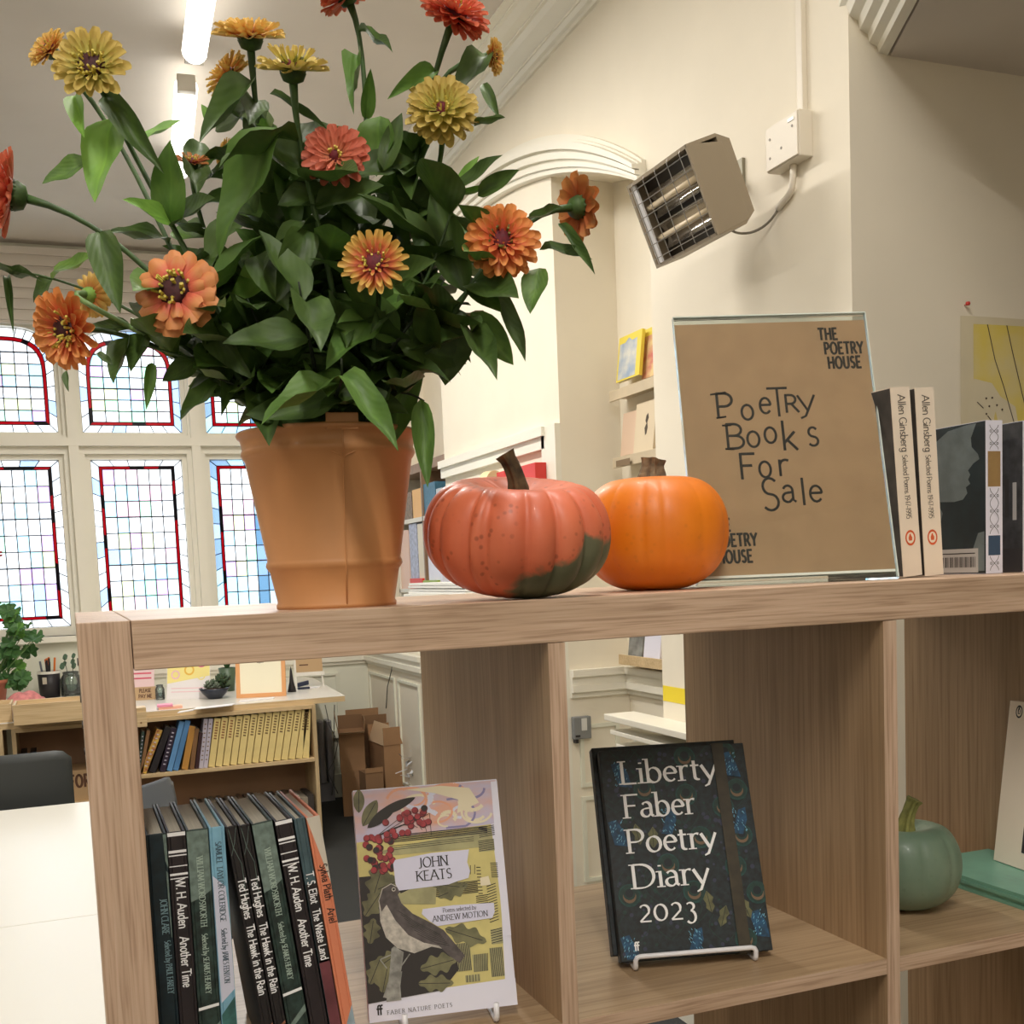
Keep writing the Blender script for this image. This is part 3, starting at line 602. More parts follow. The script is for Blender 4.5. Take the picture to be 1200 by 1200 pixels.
def sp(i,x,t,lean,label,cov,Y=3.0):
    xx=x+(HB*math.sin(TH) if lean else 0)
    return book('book',label,(xx,Y,ZC),(0,-TH if lean else 0,0),t,13.0,HB,cov,grp)
M['white_print']=M_white
b=sp(0,3.84,1.56,0,'dark teal JOHN CLARE hardback, first in the row beside the left panel',M['ink_teal'])
spine_text(b,'JOHN CLARE',1.56,15.2,.5,mat('blue_grey_ink',(130,160,168)),True,.14,.07,dx=.2,end=12.3); spine_text(b,'Selected by PAUL FARLEY',1.56,11.8,.45,mat('blue_grey_ink',(130,160,168)),True,.13,.07,dx=.28,end=7.5)
decal(b,'cover_print',[[(1.3,20.3),(1.55,20.3),(1.55,17.6),(1.36,18.2)],[(1.36,17.4),(1.5,17.2),(1.48,12),(1.42,12)]],M['pale_slate'])
def auden(x,lean,label):
    b=sp(1,x,1.40,lean,label,M['plum_black'])
    decal(b,'white_band',[[(.02,z),(1.38,z),(1.38,z+q),(.02,z+q)] for z,q in ((20.05,.3),(18.7,.22),(18.45,.1),(17.6,.08),(16.9,.18),(16.62,.08),(2.2,.25),(.7,.3))],M_white)
    spine_text(b,'W. H. Auden',1.4,16.6,.68,M_white,False,.15,end=12.6); spine_text(b,'Another Time',1.4,11.9,.68,M_white,False,.15,end=7.8); return b
auden(5.46,0,'dark W. H. Auden Another Time hardback standing upright, second from the left')
def words(x,lean,label):
    b=sp(2,x,1.68,lean,label,M['slate_green'])
    decal(b,'cover_print',[[(.02,20.3),(1.64,20.3),(1.64,15.4),(.9,14.9),(.02,14.6)],[(.2,3.2),(1.66,4.6),(1.66,4.0),(.5,3.0)]],M['pale_slate']); decal(b,'cover_print',[[(x_,z_) for x_,z_ in arc(.5,1.2,.9,1.6,-80,100,12)]],M['teal_print'])
    decal(b,'white_band',[[(.04,5.9),(1.64,6.1),(1.64,5.85),(.04,5.65)]],M_white)
    spine_text(b,'WILLIAM WORDSWORTH',1.68,18.2,.46,mat('pale_green_ink',(176,196,184)),True,.15,.07,end=12.5,y=-.03); spine_text(b,'Selected by SEAMUS HEANEY',1.68,11.9,.42,mat('pale_green_ink',(176,196,184)),True,.14,.07,end=7.0,y=-.03); return b
words(6.92,0,'grey-green William Wordsworth hardback standing upright, third from the left')
b=sp(3,8.66,1.22,0,'sky-blue Samuel Taylor Coleridge hardback standing upright',M['sky_blue'])
decal(b,'cover_print',[[(.05,16.5),(1.0,15.5),(1.18,12),(1.18,7.0),(.1,6.0)]],M['lilac_white']); decal(b,'cover_print',[[(.05,5.0),(1.18,6.4),(1.18,0.1),(.05,.1)]],M['teal_print'])
spine_text(b,'SAMUEL TAYLOR COLERIDGE',1.22,19.2,.44,mat('slate_ink',(70,92,108)),True,.15,.07,y=-.03,end=12.65); spine_text(b,'Selected by JAMES FENTON',1.22,12.1,.42,mat('slate_ink',(70,92,108)),True,.14,.07,y=-.03,end=7.6)
def hughes(x,label):
    b=sp(4,x,.93,1,label,M['black_cover'])
    decal(b,'cover_print',[[(.02,3.0-.5*k),(.9,3.6-.5*k),(.9,3.35-.5*k),(.02,2.8-.5*k)] for k in range(7)],M['rust_print'])
    q=MB(); q.tube([(.2,-.01,20.2),(.35,-.01,18.6),(.75,-.01,17.2),(.6,-.01,13)],.025,4); q.tube([(.8,-.01,20.2),(.5,-.01,19),(.1,-.01,18)],.02,4); q.build('cover_print',M['pale_slate'],b)
    spine_text(b,'Ted Hughes',.93,16.0,.6,M_white,False,.16,end=12.65,y=-.05); spine_text(b,'The Hawk in the Rain',.93,12.1,.6,M_white,False,.16,end=6.1,y=-.05); return b
hughes(9.93,'thin black Ted Hughes hardback leaning straight against the sky-blue book')
hughes(10.95,'thin black Ted Hughes hardback, the right-hand copy of the leaning pair')
words(12.0,1,'grey-green William Wordsworth hardback, the leaning copy')
auden(13.86,1,'dark W. H. Auden Another Time hardback, the leaning copy between Wordsworth and Eliot')
b=sp(8,15.40,.92,1,'T. S. Eliot The Waste Land hardback, grey-teal over dark red, next to the coral one',M['grey_teal'])
decal(b,'cover_print',[[(.02,14.8),(.9,14.8),(.9,8.0),(.02,8.0)]],M['black_cover']); decal(b,'cover_print',[[(.02,8.2),(.9,8.2),(.9,.1),(.02,.1)]],M['rose_print'])
spine_text(b,'T. S. Eliot',.92,15.8,.6,M_white,False,.15,y=-.03,end=13.1); spine_text(b,'The Waste Land',.92,12.6,.6,M_white,False,.15,y=-.03,end=8.2)
b=sp(9,16.42,1.1,1,'coral and white Sylvia Plath Ariel paperback at the right end of the row',M['coral_cover'])
decal(b,'cover_print',[[(.0,20.4),(1.1,20.4),(1.1,14.6)]],M['stone_white']); decal(b,'cover_print',[[(.03,.0),(1.08,0),(1.08,3.9),(.03,1.6)]],M['pale_blue_print'])
spine_text(b,'Sylvia Plath',1.1,16.3,.6,M_ink,False,.13,y=-.03,end=13.2,dx=.1); spine_text(b,'Ariel',1.1,12.5,.6,M_ink,False,.13,y=-.03,end=11.2,dx=.1)

# face-out books: x across the cover, z up it, y into it
def face_book(name,label,loc,yaw,tilt,w,h,t,cov,group=None,soft=False,pages=None):
    r=thing(name,label,'book',loc,(-tilt,0,yaw),group); k=.22
    m=MB(); m.box(0,w,0,k,0,h); m.box(0,w,t-k,t,0,h); m.box(0,k,k,t-k,0,h); m.build('cover',cov,r,bevel=.07)
    m=MB(); m.box(k+.01,w-.3,k+.01,t-k-.01,.3,h-.3); m.build('page_block',pages or M_pagew,r); return r
class Art:
    """flat coloured shapes printed on a cover; u,v are fractions of it"""
    def __init__(s,w,h,y=-.012): s.w=w;s.h=h;s.y=y;s.g={};s.n=0;s.fix=None
    def poly(s,m,pts):
        s.n+=1; q=s.g.setdefault(m.name,(MB(),m))[0]; y=s.y-(s.fix if s.fix is not None else s.n)*.00013; pts=[(min(1,max(0,a)),min(1,max(0,b))) for a,b in pts]
        q.add([(a*s.w,y,b*s.h) for a,b in pts],[tuple(range(len(pts)))])
    def disc(s,m,u,v,r,n=12,asp=None): s.poly(m,[(u+r*math.cos(2*PI*i/n),v+r*(asp or s.w/s.h)*math.sin(2*PI*i/n)) for i in range(n)])
    def line(s,m,pts,w):
        pts=[Vector((a*s.w,b*s.h)) for a,b in pts]
        for i in range(len(pts)-1):
            d=(pts[i+1]-pts[i]); 
            if d.length<1e-5: continue
            q=Vector((-d.y,d.x)).normalized()*w/2; A=[pts[i]+q,pts[i]-q,pts[i+1]-q,pts[i+1]+q]; s.poly(m,[(p.x/s.w,p.y/s.h) for p in A])
    def hatch(s,m,u0,u1,v0,v1,n,w=.06,sl=0.0,vert=False):
        for i in range(n):
            t=(i+.5)/n
            if vert: s.line(m,[(u0+(u1-u0)*t,v0),(u0+(u1-u0)*t+sl,v1)],w)
            else: s.line(m,[(u0,v0+(v1-v0)*t),(u1,v0+(v1-v0)*t+sl)],w)
    def build(s,parent,name='cover_print'):
        for k in s.g: s.g[k][0].build(name,s.g[k][1],parent)
# John Keats
C('swirl_sky',(196,190,214),var=.3,scale=22,col2=(222,170,150),stretch=(1,1,2.4)); C('corn_yellow',(214,202,132),var=.08,scale=40); C('olive_leaf',(128,126,92),var=.3,scale=60); C('engraving_black',(44,40,40)); C('berry_red',(176,62,70),var=.25,scale=120); C('berry_dark',(92,30,38))
C('bird_grey',(98,90,90),var=.3,scale=120); C('bird_pale',(206,200,190),var=.2,scale=200); C('branch_grey',(164,164,158),var=.3,scale=120); C('label_lilac',(216,216,238)); C('cover_white',(226,226,242)); C('peach_print',(226,166,138)); C('cream_print',(228,218,190)); C('sage_print',(176,172,128),var=.15,scale=60)
kb=(21.315,5.471,-36.2)
kt=face_book('book','JOHN KEATS hardback with engraved bird and red berries, standing face-out',kb,-.152,.256,13.23,20.26,1.5,M['cover_white'])
A=Art(13.23,20.26); k=M['engraving_black']
A.poly(M['corn_yellow'],[(0,.10),(.93,.115),(.95,.45),(.93,.8),(.0,.8)]); A.poly(M['swirl_sky'],[(0,.77),(.97,.80),(.99,.995),(0,.995)])
R=random.Random(5)
for i in range(16):
    u=R.uniform(.3,.85); v=R.uniform(.83,.97); r=R.uniform(.05,.16); a0=R.uniform(0,360)
    A.line(R.choice([M['peach_print'],M['cream_print'],M['lilac_white'],mat('violet_print',(140,134,176))]),[(min(.97,max(.02,u+r*math.cos(math.radians(a)))),min(.99,max(.8,v+r*.45*math.sin(math.radians(a))))) for a in range(int(a0),int(a0)+220,18)],R.uniform(.12,.4))
A.poly(M['cream_print'],[(.36,.985),(.6,.99),(.8,.97),(.86,.9),(.7,.86),(.72,.92),(.55,.96)])
A.poly(M['sage_print'],[(.1,.72),(.8,.775),(.93,.78),(.93,.70),(.25,.70)]); A.hatch(k,.2,.9,.755,.79,5,.09,.004); A.hatch(k,.22,.8,.72,.745,3,.05,.008)
for (u0,u1,v0,v1,n,vt) in ((.84,.95,.74,.79,6,0),(.83,.94,.68,.73,7,0),(.9,.955,.56,.63,8,0),(.86,.925,.36,.53,14,0),(.86,.94,.27,.335,6,0),(.84,.93,.13,.255,9,1),(.8,.83,.49,.62,9,0),(.62,.8,.585,.625,6,1),(.45,.8,.5,.555,9,0),(.72,.82,.16,.235,9,1),(.6,.71,.17,.29,12,1),(.78,.86,.43,.49,7,0),(.66,.76,.12,.15,5,1)):
    if R.random()<.6: A.poly(M['sage_print'],[(u0,v0),(u1,v0),(u1,v1),(u0,v1)])
    A.hatch(k,u0,u1,v0,v1,n,.07 if not vt else .06,R.uniform(-.004,.012),vt)
A.poly(M['sage_print'],[(.2,.49),(.5,.47),(.52,.57),(.22,.55)]); A.poly(M['cover_white'],[(.945,.3),(1,.3),(1,.99),(.955,.99)]); A.poly(M['cream_print'],[(.82,.53),(.89,.53),(.88,.57),(.82,.565)])
A.poly(k,[(0,.08),(.5,.10),(.62,.18),(.6,.3),(.5,.36),(.28,.46),(.2,.62),(0,.62)])
def leafp(mt,u,v,ang,L,Wd,lob=3):
    ca,sa=math.cos(ang),math.sin(ang); n=22; pts=[]
    for sgn in (1,-1):
        rg=range(n+1) if sgn==1 else range(n,-1,-1)
        for i in rg:
            t=i/n; w=Wd*math.sin(PI*t)**.7*(1+.28*math.cos(lob*2*PI*t)); x,y=L*t,sgn*w; pts.append((u+(x*ca-y*sa),v+(x*sa+y*ca)*.65))
    A.poly(mt,pts); A.line(k,[(u,v),(u+L*.9*ca,v+L*.9*sa*.65)],.06)
for a in ((.08,.52,1.2,.26,.07),(.12,.56,.3,.18,.05),(.02,.45,.9,.2,.06),(.04,.33,1.35,.17,.05),(.06,.22,.5,.2,.05),(.1,.12,1.3,.17,.06),(.36,.2,.15,.26,.06),(.34,.14,-.1,.24,.05),(.52,.5,.3,.22,.05),(.55,.36,-.4,.3,.06),(.02,.16,1.1,.2,.05),(.48,.56,-.2,.22,.05)): leafp(M['olive_leaf'],*a)
for a in ((.05,.84,1.0,.2,.035),(.08,.83,.6,.26,.03),(.14,.88,.35,.3,.025),(.03,.9,1.5,.16,.03)): leafp(M['olive_leaf' if a[2]>.9 else 'engraving_black'],*a,lob=0)
for i in range(8): A.line(k,[(.06,.77),(.16+.05*i,.8+.01*i),(.3+.03*i,.86-.012*i)],.05)
for i in range(62):
    if i<34: u=R.uniform(.05,.24); v=R.uniform(.63,.79)-.1*max(0,u-.18)
    else: u=R.uniform(.2,.52); v=.72+.2*u+R.uniform(0,.09)
    A.disc(M['berry_dark'],u,v,.024); A.disc(M['berry_red'] if R.random()<.82 else k,u-.002,v+.002,.020,10)
A.poly(M['branch_grey'],[(.12,.08),(.16,.22),(.18,.3),(.2,.31),(.26,.28),(.24,.22),(.22,.17),(.22,.08)]); A.poly(M['branch_grey'],[(.1,.1),(.16,.19),(.24,.2),(.2,.08)])
# the bird
A.poly(M['bird_pale'],[(.12,.50),(.12,.42),(.15,.35),(.22,.30),(.33,.27),(.45,.29),(.55,.27),(.5,.33),(.3,.42),(.2,.5)])
A.poly(M['bird_grey'],[(.13,.46),(.12,.51),(.15,.56),(.21,.575),(.26,.56),(.28,.545),(.25,.53),(.27,.49),(.34,.44),(.44,.40),(.54,.355),(.6,.30),(.67,.235),(.63,.205),(.56,.245),(.5,.29),(.4,.31),(.3,.35),(.22,.42),(.17,.49)])
A.poly(k,[(.26,.545),(.345,.549),(.27,.532)]); A.disc(M['bird_pale'],.225,.553,.014); A.disc(k,.225,.553,.008)
for i in range(7): A.line(k,[(.24+.02*i,.46-.018*i),(.36+.02*i,.40-.016*i),(.52+.008*i,.335-.008*i)],.05)
A.line(M['bird_pale'],[(.13,.46),(.12,.51),(.15,.56),(.21,.578),(.27,.555)],.07); A.line(M['branch_grey'],[(.3,.27),(.22,.21),(.18,.23)],.1); A.line(M['branch_grey'],[(.2,.28),(.1,.26),(.14,.22)],.1)
A.poly(M['label_lilac'],[(.235,.665),(.24,.575),(.26,.545),(.6,.55),(.66,.56),(.74,.57),(.755,.60),(.74,.64),(.76,.695),(.5,.695),(.25,.68)])
A.poly(M['label_lilac'],[(.41,.455),(.40,.435),(.45,.40),(.5,.375),(.88,.385),(.9,.41),(.9,.45),(.62,.458)])
A.poly(M['cover_white'],[(0,0),(1,0),(1,.115),(.6,.085),(0,.055)])
A.build(kt)
u_,v_=(1,0,0),(0,0,1); yy=-.12
lettering(kt,[(('JOHN',(.505*13.23,yy,.636*20.26),u_,v_,.86),dict(thick=.13,thin=.05,serif=True,align='c')),(('KEATS',(.505*13.23,yy,.578*20.26),u_,v_,.86),dict(thick=.13,thin=.05,serif=True,align='c')),
 (('Poems selected by',(.66*13.23,yy,.431*20.26),u_,v_,.36),dict(thick=.1,thin=.05,serif=True,align='c',track=.02)),(('ANDREW MOTION',(.66*13.23,yy,.396*20.26),u_,v_,.48),dict(thick=.12,thin=.05,serif=True,align='c')),
 (('FABER NATURE POETS',(.12*13.23,yy,.026*20.26),u_,v_,.34),dict(thick=.12,thin=.06,serif=True,track=.3)),(('ff',(.055*13.23,yy,.03*20.26),u_,v_,.75),dict(thick=.18,thin=.08,serif=False,track=-.02))],M_ink)
# Liberty Faber Poetry Diary 2023, two copies one behind the other
C('peacock_base',(30,44,50),var=.55,scale=160,col2=(14,18,22)); C('peacock_teal',(24,76,72),var=.3,scale=200); C('peacock_tan',(120,96,74)); C('peacock_blue',(26,84,124),var=.4,scale=160); C('peacock_fleck',(120,184,216)); C('feather_olive',(112,112,76),var=.3,scale=120); C('violet_leaf',(52,54,78)); C('brown_band',(62,54,38),var=.2,scale=80); C('ocean_dark',(12,26,34)); C('green_dark',(24,62,56),var=.3,scale=160)
DW,DH=15.5,21.4; dgrp='poetry diaries on the white wire stand'
dm=Vector((math.sin(.254),math.cos(.254),0))
for kk in (0,1):
    off=dm*(1.75*kk/math.cos(.391)) if kk else Vector((0,0,0))
    d=face_book('diary',('dark peacock-patterned Liberty Faber Poetry Diary 2023, front copy on the wire stand','second peacock-patterned diary, only its edges showing behind the front copy')[kk],(47.67+off.x-(.45 if kk else 0),9.28+off.y,-36.4+.1*kk),-.254,.391,DW,DH,1.6,M['peacock_base'],dgrp)
    d['category']='diary'
    if kk: continue
    A=Art(DW,DH); R=random.Random(21)
    for i in range(330):
        u,v=R.uniform(.03,.97),R.uniform(.02,.98); r=R.uniform(.008,.017)
        A.fix=i%9; A.disc(R.choice([M['violet_leaf'],M['green_dark'],M['violet_leaf'],M['ocean_dark']]),u,v,r,6)
    A.fix=None; A.n=12
    for i in range(26):
        u,v=R.uniform(.05,.95),R.uniform(.05,.95)
        for s_ in (-1,1): A.line(M['green_dark'],[(u+s_*.10*math.sin(t*.5),v+.09*t*.3) for t in range(6)],.07)
    for u,v in ((.58,.945),(.86,.955),(.56,.76),(.8,.69),(.91,.77),(.38,.43),(.83,.40),(.1,.30),(.53,.295),(.95,.27),(.83,.06),(.62,.55),(.9,.545),(.28,.8)):
        A.disc(M['peacock_teal'],u,v,.074,20); A.disc(M['green_dark'],u,v+.002,.064,18); A.disc(M['peacock_tan'],u,v-.004,.044,18); A.disc(M['green_dark'],u,v+.008,.041,14); A.disc(M['ocean_dark'],u,v+.010,.028,14)
    for cx,cy,sg in ((.06,.6,1),(.9,.62,-1),(.42,.64,-1),(.06,.06,1),(.5,.07,-1),(.93,.13,1),(.88,.9,1),(.13,.88,1)):
        pts=[(cx-.04+sg*.02,cy-.06),(cx+.04+sg*.03,cy-.07),(cx+.05,cy),(cx+.03-sg*.02,cy+.06),(cx-.03-sg*.03,cy+.05)]
        pts=[(min(.99,max(.01,a)),min(.99,max(.01,b_))) for a,b_ in pts]; A.poly(M['peacock_blue'],pts)
        for q in range(30):
            u,v=cx+R.uniform(-.045,.045),cy+R.uniform(-.06,.055); u=min(.98,max(.02,u)); v=min(.98,max(.02,v)); A.line(M['peacock_fleck'],[(u,v),(u+.006*sg,v+.008)],.05)
    for u,v,a in ((.7,.17,1.2),(.86,.2,1.9),(.62,.24,1.7),(.3,.56,1.5),(.2,.58,1.7)): 
        ca,sa=math.cos(a),math.sin(a)
        A.poly(M['feather_olive'],[(u+(x*ca-y*sa),v+(x*sa+y*ca)*.7) for x,y in ((-.07,0),(-.03,.03),(.0,.022),(.03,.035),(.08,0),(.03,-.035),(0,-.02),(-.03,-.03))]); A.line(M['ocean_dark'],[(u-.06*ca,v-.05*sa),(u+.07*ca,v+.05*sa)],.05)
    A.build(d)
    m=MB(); m.box(.775*DW,.855*DW,-.16,-.13,-.02,DH+.02); m.box(.775*DW,.855*DW,-.16,1.66,-.08,-.02); m.box(.775*DW,.855*DW,-.16,1.66,DH+.02,DH+.08); m.box(.775*DW,.855*DW,1.6,1.66,0,DH); m.build('elastic_band',M['brown_band'],d)
    yy=-.15; its=[]
    for i,(s,u0,u1,v0) in enumerate((('Liberty',.125,.785,.83),('Faber',.125,.615,.665),('Poetry',.12,.72,.497),('Diary',.125,.64,.33))):
        its.append(((s,(u0*DW,yy,v0*DH),(1,0,0),(0,0,1),2.35),dict(thick=.15,thin=.05,serif=True,track=.05,fit=(u1-u0)*DW)))
    its.append((('2023',(.145*DW,yy,.175*DH),(1,0,0),(0,0,1),2.3),dict(thick=.12,thin=.05,serif=True,track=.10,fit=.385*DW)))
    its.append((('ff',(.095*DW,yy,.048*DH),(1,0,0),(0,0,1),.75),dict(thick=.2,thin=.1,serif=False,track=-.02)))
    lettering(d,its,M_white)
# wire book stands
M_wire=mat('white_wire',(232,232,238),.35)
def stand(label,loc,yaw,tilt,w,fz=1.5,group=None):
    r=thing('book_stand',label,'book stand',loc,(0,0,yaw),'white wire book stands')
    t=math.tan(tilt)
    def rnd_(p,q,r_,n=5):  # fillet between segments
        return p
    a=[(0,4.2,.25),(0,-1.2,.25),(0,-1.45,.35),(0,-1.55,.6),(0,-1.55,fz-.4),(.15,-1.55,fz-.1),(.45,-1.55,fz),(w-.45,-1.55,fz),(w-.15,-1.55,fz-.1),(w,-1.55,fz-.4),(w,-1.55,.6),(w,-1.45,.35),(w,-1.2,.25),(w,4.2,.25)]
    m=MB(); m.tube(a,.26,8); m.build('front_rail',M_wire,r,smooth=True)
    y0=3.2
    b_=[(0,4.2,.25),(0,4.6,.6),(0,4.6+9*t,9.6),(.3,4.7+9*t,10),(w-.3,4.7+9*t,10),(w,4.6+9*t,9.6),(w,4.6,.6),(w,4.2,.25)]
    m=MB(); m.tube(b_,.24,8); m.build('back_rail',M_wire,r,smooth=True)
    m=MB(); m.tube([(0,4.2,.25),(0,9,.25),(.2,9.3,.25),(w-.2,9.3,.25),(w,9,.25),(w,4.2,.25)],.24,8); m.build('foot',M_wire,r,smooth=True)
    return r
stand('white wire stand holding up the poetry diaries',(49.2,9.9,ZC),-.254,.36,12.2)
ks=thing('book_stand','white wire stand under the JOHN KEATS book, only two hooked prongs showing','book stand',(23.0,5.4,ZC),(0,0,-.152),'white wire book stands')
for x in (1.3,9.4):
    m=MB(); m.tube([(x,5,.25),(x,-1.0,.25),(x,-1.3,.45),(x,-1.4,.9),(x,-1.35,1.9)],.26,8); m.tube([(x,5,.25),(x,7.6,8)],.24,8); m.build('prong',M_wire,ks,smooth=True)
m=MB(); m.tube([(1.3,5,.25),(9.4,5,.25)],.24,8); m.build('cross_bar',M_wire,ks)

# ---------------------------------------------------------------- clear sign holder with its brown card
SW,SH=20.85,29.6
M_acr=glassy('clear_acrylic',(.93,.95,.94),.12,.02); M_kraft=mat('kraft_card',(218,178,140),.8,var=.04,scale=30)
sg=thing('sign_holder','clear acrylic holder with brown card reading POETRY BOOKS FOR SALE in black','sign',(58.75,11.55,0.12),(-.287,0,-.309))
m=MB(); m.box(0,SW,0,.2,0,SH); m.build('front_sheet',M_acr,sg); m=MB(); m.box(0,SW,.32,.5,.4,SH-.15); m.build('back_sheet',M_acr,sg)
M_edge=mat('acrylic_edge',(214,224,216),.15,coat=.5)
m=MB(); m.box(0,SW,-.02,.52,SH-.02,SH+.1); m.build('top_edge',M_edge,sg); m=MB(); m.box(SW-.06,SW+.04,-.02,.5,.2,SH); m.build('side_edge',M_edge,sg); m=MB(); m.box(-.04,.02,-.02,.5,.2,SH); m.build('side_edge',M_edge,sg)
m=MB(); m.box(.2,SW-.3,-.06,.55,.72,.98); m.build('bent_lip_highlight',M_edge,sg)  # white highlight along the acrylic's bent edge, built as a solid pale strip
a=.287
m=MB(); m.obox((0,.3,0),(SW,0,0),(0,9*math.cos(a),9*math.sin(a)),(0,-.2*math.sin(a),.2*math.cos(a))); m.build('foot_sheet',M_acr,sg)
m=MB(); m.box(.12,SW-.15,.22,.30,1.0,SH-.75); m.build('brown_card',M_kraft,sg)
pb_=MB(); yk=.215; U=(1,0,0); V=(0,0,1)
def hw(s,u,v,h,th,dx=0,wx=1.0,sl=0.0,rise=0.0):
    uu=(math.cos(rise),0,math.sin(rise)); vv=(-math.sin(rise),0,math.cos(rise))
    text(pb_,s,(u*SW,yk,v*SH),uu,vv,h,thick=th/h,wx=wx,slant=sl)
hw('P',.175,.615,2.7,.3,wx=1.15); hw('o',.30,.605,2.5,.27,wx=1.05); hw('e',.395,.625,2.7,.27,wx=1.05); hw('T',.445,.615,3.1,.27,wx=1.0); hw('R',.53,.628,1.9,.27,wx=1.1); hw('y',.60,.632,2.6,.26,wx=1.3)
hw('B',.21,.498,2.7,.28,wx=1.15); hw('o',.315,.502,2.6,.27,wx=1.05); hw('o',.405,.515,2.6,.27,wx=1.0); hw('k',.495,.487,3.0,.3,wx=1.0); hw('s',.625,.498,3.2,.27,wx=1.0)
hw('F',.265,.385,2.7,.3,wx=1.1); hw('o',.36,.388,2.6,.27); hw('r',.455,.392,2.6,.28,wx=1.3)
hw('S',.36,.265,3.5,.28,wx=1.0); hw('a',.465,.293,2.8,.27,wx=1.1); hw('l',.56,.282,2.7,.28); hw('e',.60,.29,2.7,.27,wx=1.15)
m=pb_
for (u0,v0,u1,v1) in ((.155,.703,.235,.71),(.175,.614,.225,.618),(.20,.585,.245,.585),(.205,.497,.25,.495)): m.tube([(u0*SW,yk-.004,v0*SH),(u1*SW,yk-.004,v1*SH)],.1,5)
m.build('handwriting',M_ink,sg)
pb_=MB()
for (s,ur,v) in (('THE',.842,.902),('POETRY',.968,.846),('HOUSE',.948,.790)): text(pb_,s,(ur*SW,yk,v*SH),U,V,1.27,thick=.2,wx=.62,align='r',track=.13)
for (s,ur,v) in (('THE',.19,.197),('POETRY',.316,.141),('HOUSE',.285,.082)): text(pb_,s,(ur*SW,yk,v*SH),U,V,1.27,thick=.2,wx=.62,align='r',track=.13)
pb_.build('stamp',M_ink,sg)

# ---------------------------------------------------------------- books on the shelf top, right
C('ivory_cover',(240,226,208)); C('logo_orange',(214,96,52)); C('portrait_dark',(24,42,48),var=.3,scale=30); C('portrait_face',(112,124,126),var=.15,scale=40); C('gilt_label',(160,130,84),var=.1,scale=30); C('navy_label',(58,82,110),var=.15,scale=30); C('barcode_grey',(176,174,172)); C('street_grey',(64,64,66),var=.4,scale=60); C('maroon_label',(120,34,40))
for i,(x0,lab) in enumerate(((81.55,'ivory Allen Ginsberg paperback leaning nearest the acrylic sign'),(84.4,'ivory Allen Ginsberg paperback, the copy beside the dark portrait book'))):
    b=book('book',lab,(x0,8.0,.1),(0,-math.radians((4.3,3.4)[i]),0),2.45,12.9,19.7,M['ivory_cover'],'ivory Ginsberg paperbacks',soft=True)
    lettering(b,[(('Allen Ginsberg',(.85,-.02,18.9),(0,0,-1),(1,0,0),.92),dict(thick=.11,track=.03,wx=.9)),(('Selected Poems 1947-1995',(.9,-.02,12.7),(0,0,-1),(1,0,0),.66),dict(thick=.1,track=.0,wx=.88))],mat('grey_ink',(92,84,78),.6))
    A=Art(2.45,19.7,-.012); A.disc(M['logo_orange'],.5,.205,.27,20,.27*2.45/19.7/.27*1.25); A.disc(M['ivory_cover'],.5,.205,.2,16,2.45/19.7*1.2); A.poly(M['logo_orange'],[(.42,.19),(.58,.19),(.6,.205),(.53,.222),(.56,.227),(.47,.226),(.4,.205)]); A.build(b,'emblem')
    A=Art(12.9,19.7); q=MB(); q.add([(-.012,.08,.08),(-.012,12.8,.08),(-.012,12.8,19.6),(-.012,.08,19.6)],[(0,3,2,1)]); q.build('cover_print',mat('grey_photo_cover',(84,78,72),.5,var=.35,scale=24),b)
def pbook(x0,lab,prt,lbl,low,hh=16.4,t=2.3,d=11.2,Y=7.4):
    b=book('book',lab,(x0,Y,.05),(0,0,math.radians(0)),t,d,hh,M['cover_white'],'patterned-spine paperbacks on top of the unit',soft=True)
    q=MB(); q.add([(-.012,.02,0.05),(-.012,d,0.05),(-.012,d,hh-.05),(-.012,.02,hh-.05)],[(0,3,2,1)]); q.build('cover_print',prt,b)
    A=Art(t,hh); A.poly(lbl,[(.12,.57),(.88,.57),(.88,.80),(.12,.80)]); A.poly(low,[(.14,.12),(.86,.12),(.86,.25),(.14,.25)])
    for v0,v1 in ((.81,.97),(.26,.56),(.02,.115)):
        n=max(1,round((v1-v0)/.1)); 
        for j in range(n):
            a_=v0+(v1-v0)*j/n; b2=v0+(v1-v0)*(j+1)/n
            for s_ in (-1,1): A.line(M_ink,[(.5+s_*.26*math.cos(PI*t_/8),a_+(b2-a_)*t_/8) for t_ in range(9)],.06)
            A.disc(M_ink,.3,(a_+b2)/2,.07,8); A.disc(M['cover_white'],.3,(a_+b2)/2,.04,8); A.disc(M_ink,.7,(a_+b2)/2,.07,8); A.disc(M['cover_white'],.7,(a_+b2)/2,.04,8)
    A.build(b,'spine_pattern')
    return b,d,hh
b,d,hh=pbook(92.1,'paperback with grey profile face on its dark cover and white patterned spine',M['portrait_dark'],M['gilt_label'],M['navy_label'])
def side(b,m,pts,name,x=-.02):  # print on the cover facing left: pts (fraction from the spine, fraction up)
    q=MB(); P=[(x,a*d,c*hh) for a,c in pts]; q.add(P,[tuple(range(len(P)))]); q.build(name,m,b)
side(b,M['portrait_face'],[(.12,.99),(.22,.99),(.30,.985),(.5,.97),(.7,.9),(.86,.74),(.9,.62),(.97,.52),(.86,.5),(.78,.56),(.66,.5),(.42,.49),(.3,.5),(.24,.54),(.26,.58),(.2,.6),(.23,.63),(.2,.66),(.23,.69),(.16,.73),(.08,.755),(.1,.79),(.18,.84),(.19,.9)],'portrait')
side(b,M['portrait_face'],[(.66,.5),(.78,.56),(.86,.44),(.8,.3),(.62,.34),(.58,.42)],'portrait',-.022); side(b,M['portrait_face'],[(.02,.28),(.1,.27),(.2,.12),(.4,.02),(.02,.02)],'portrait',-.022)
side(b,M['barcode_grey'],[(.1,.17),(.7,.17),(.7,.01),(.1,.01)],'barcode_label',-.026)
q=MB()
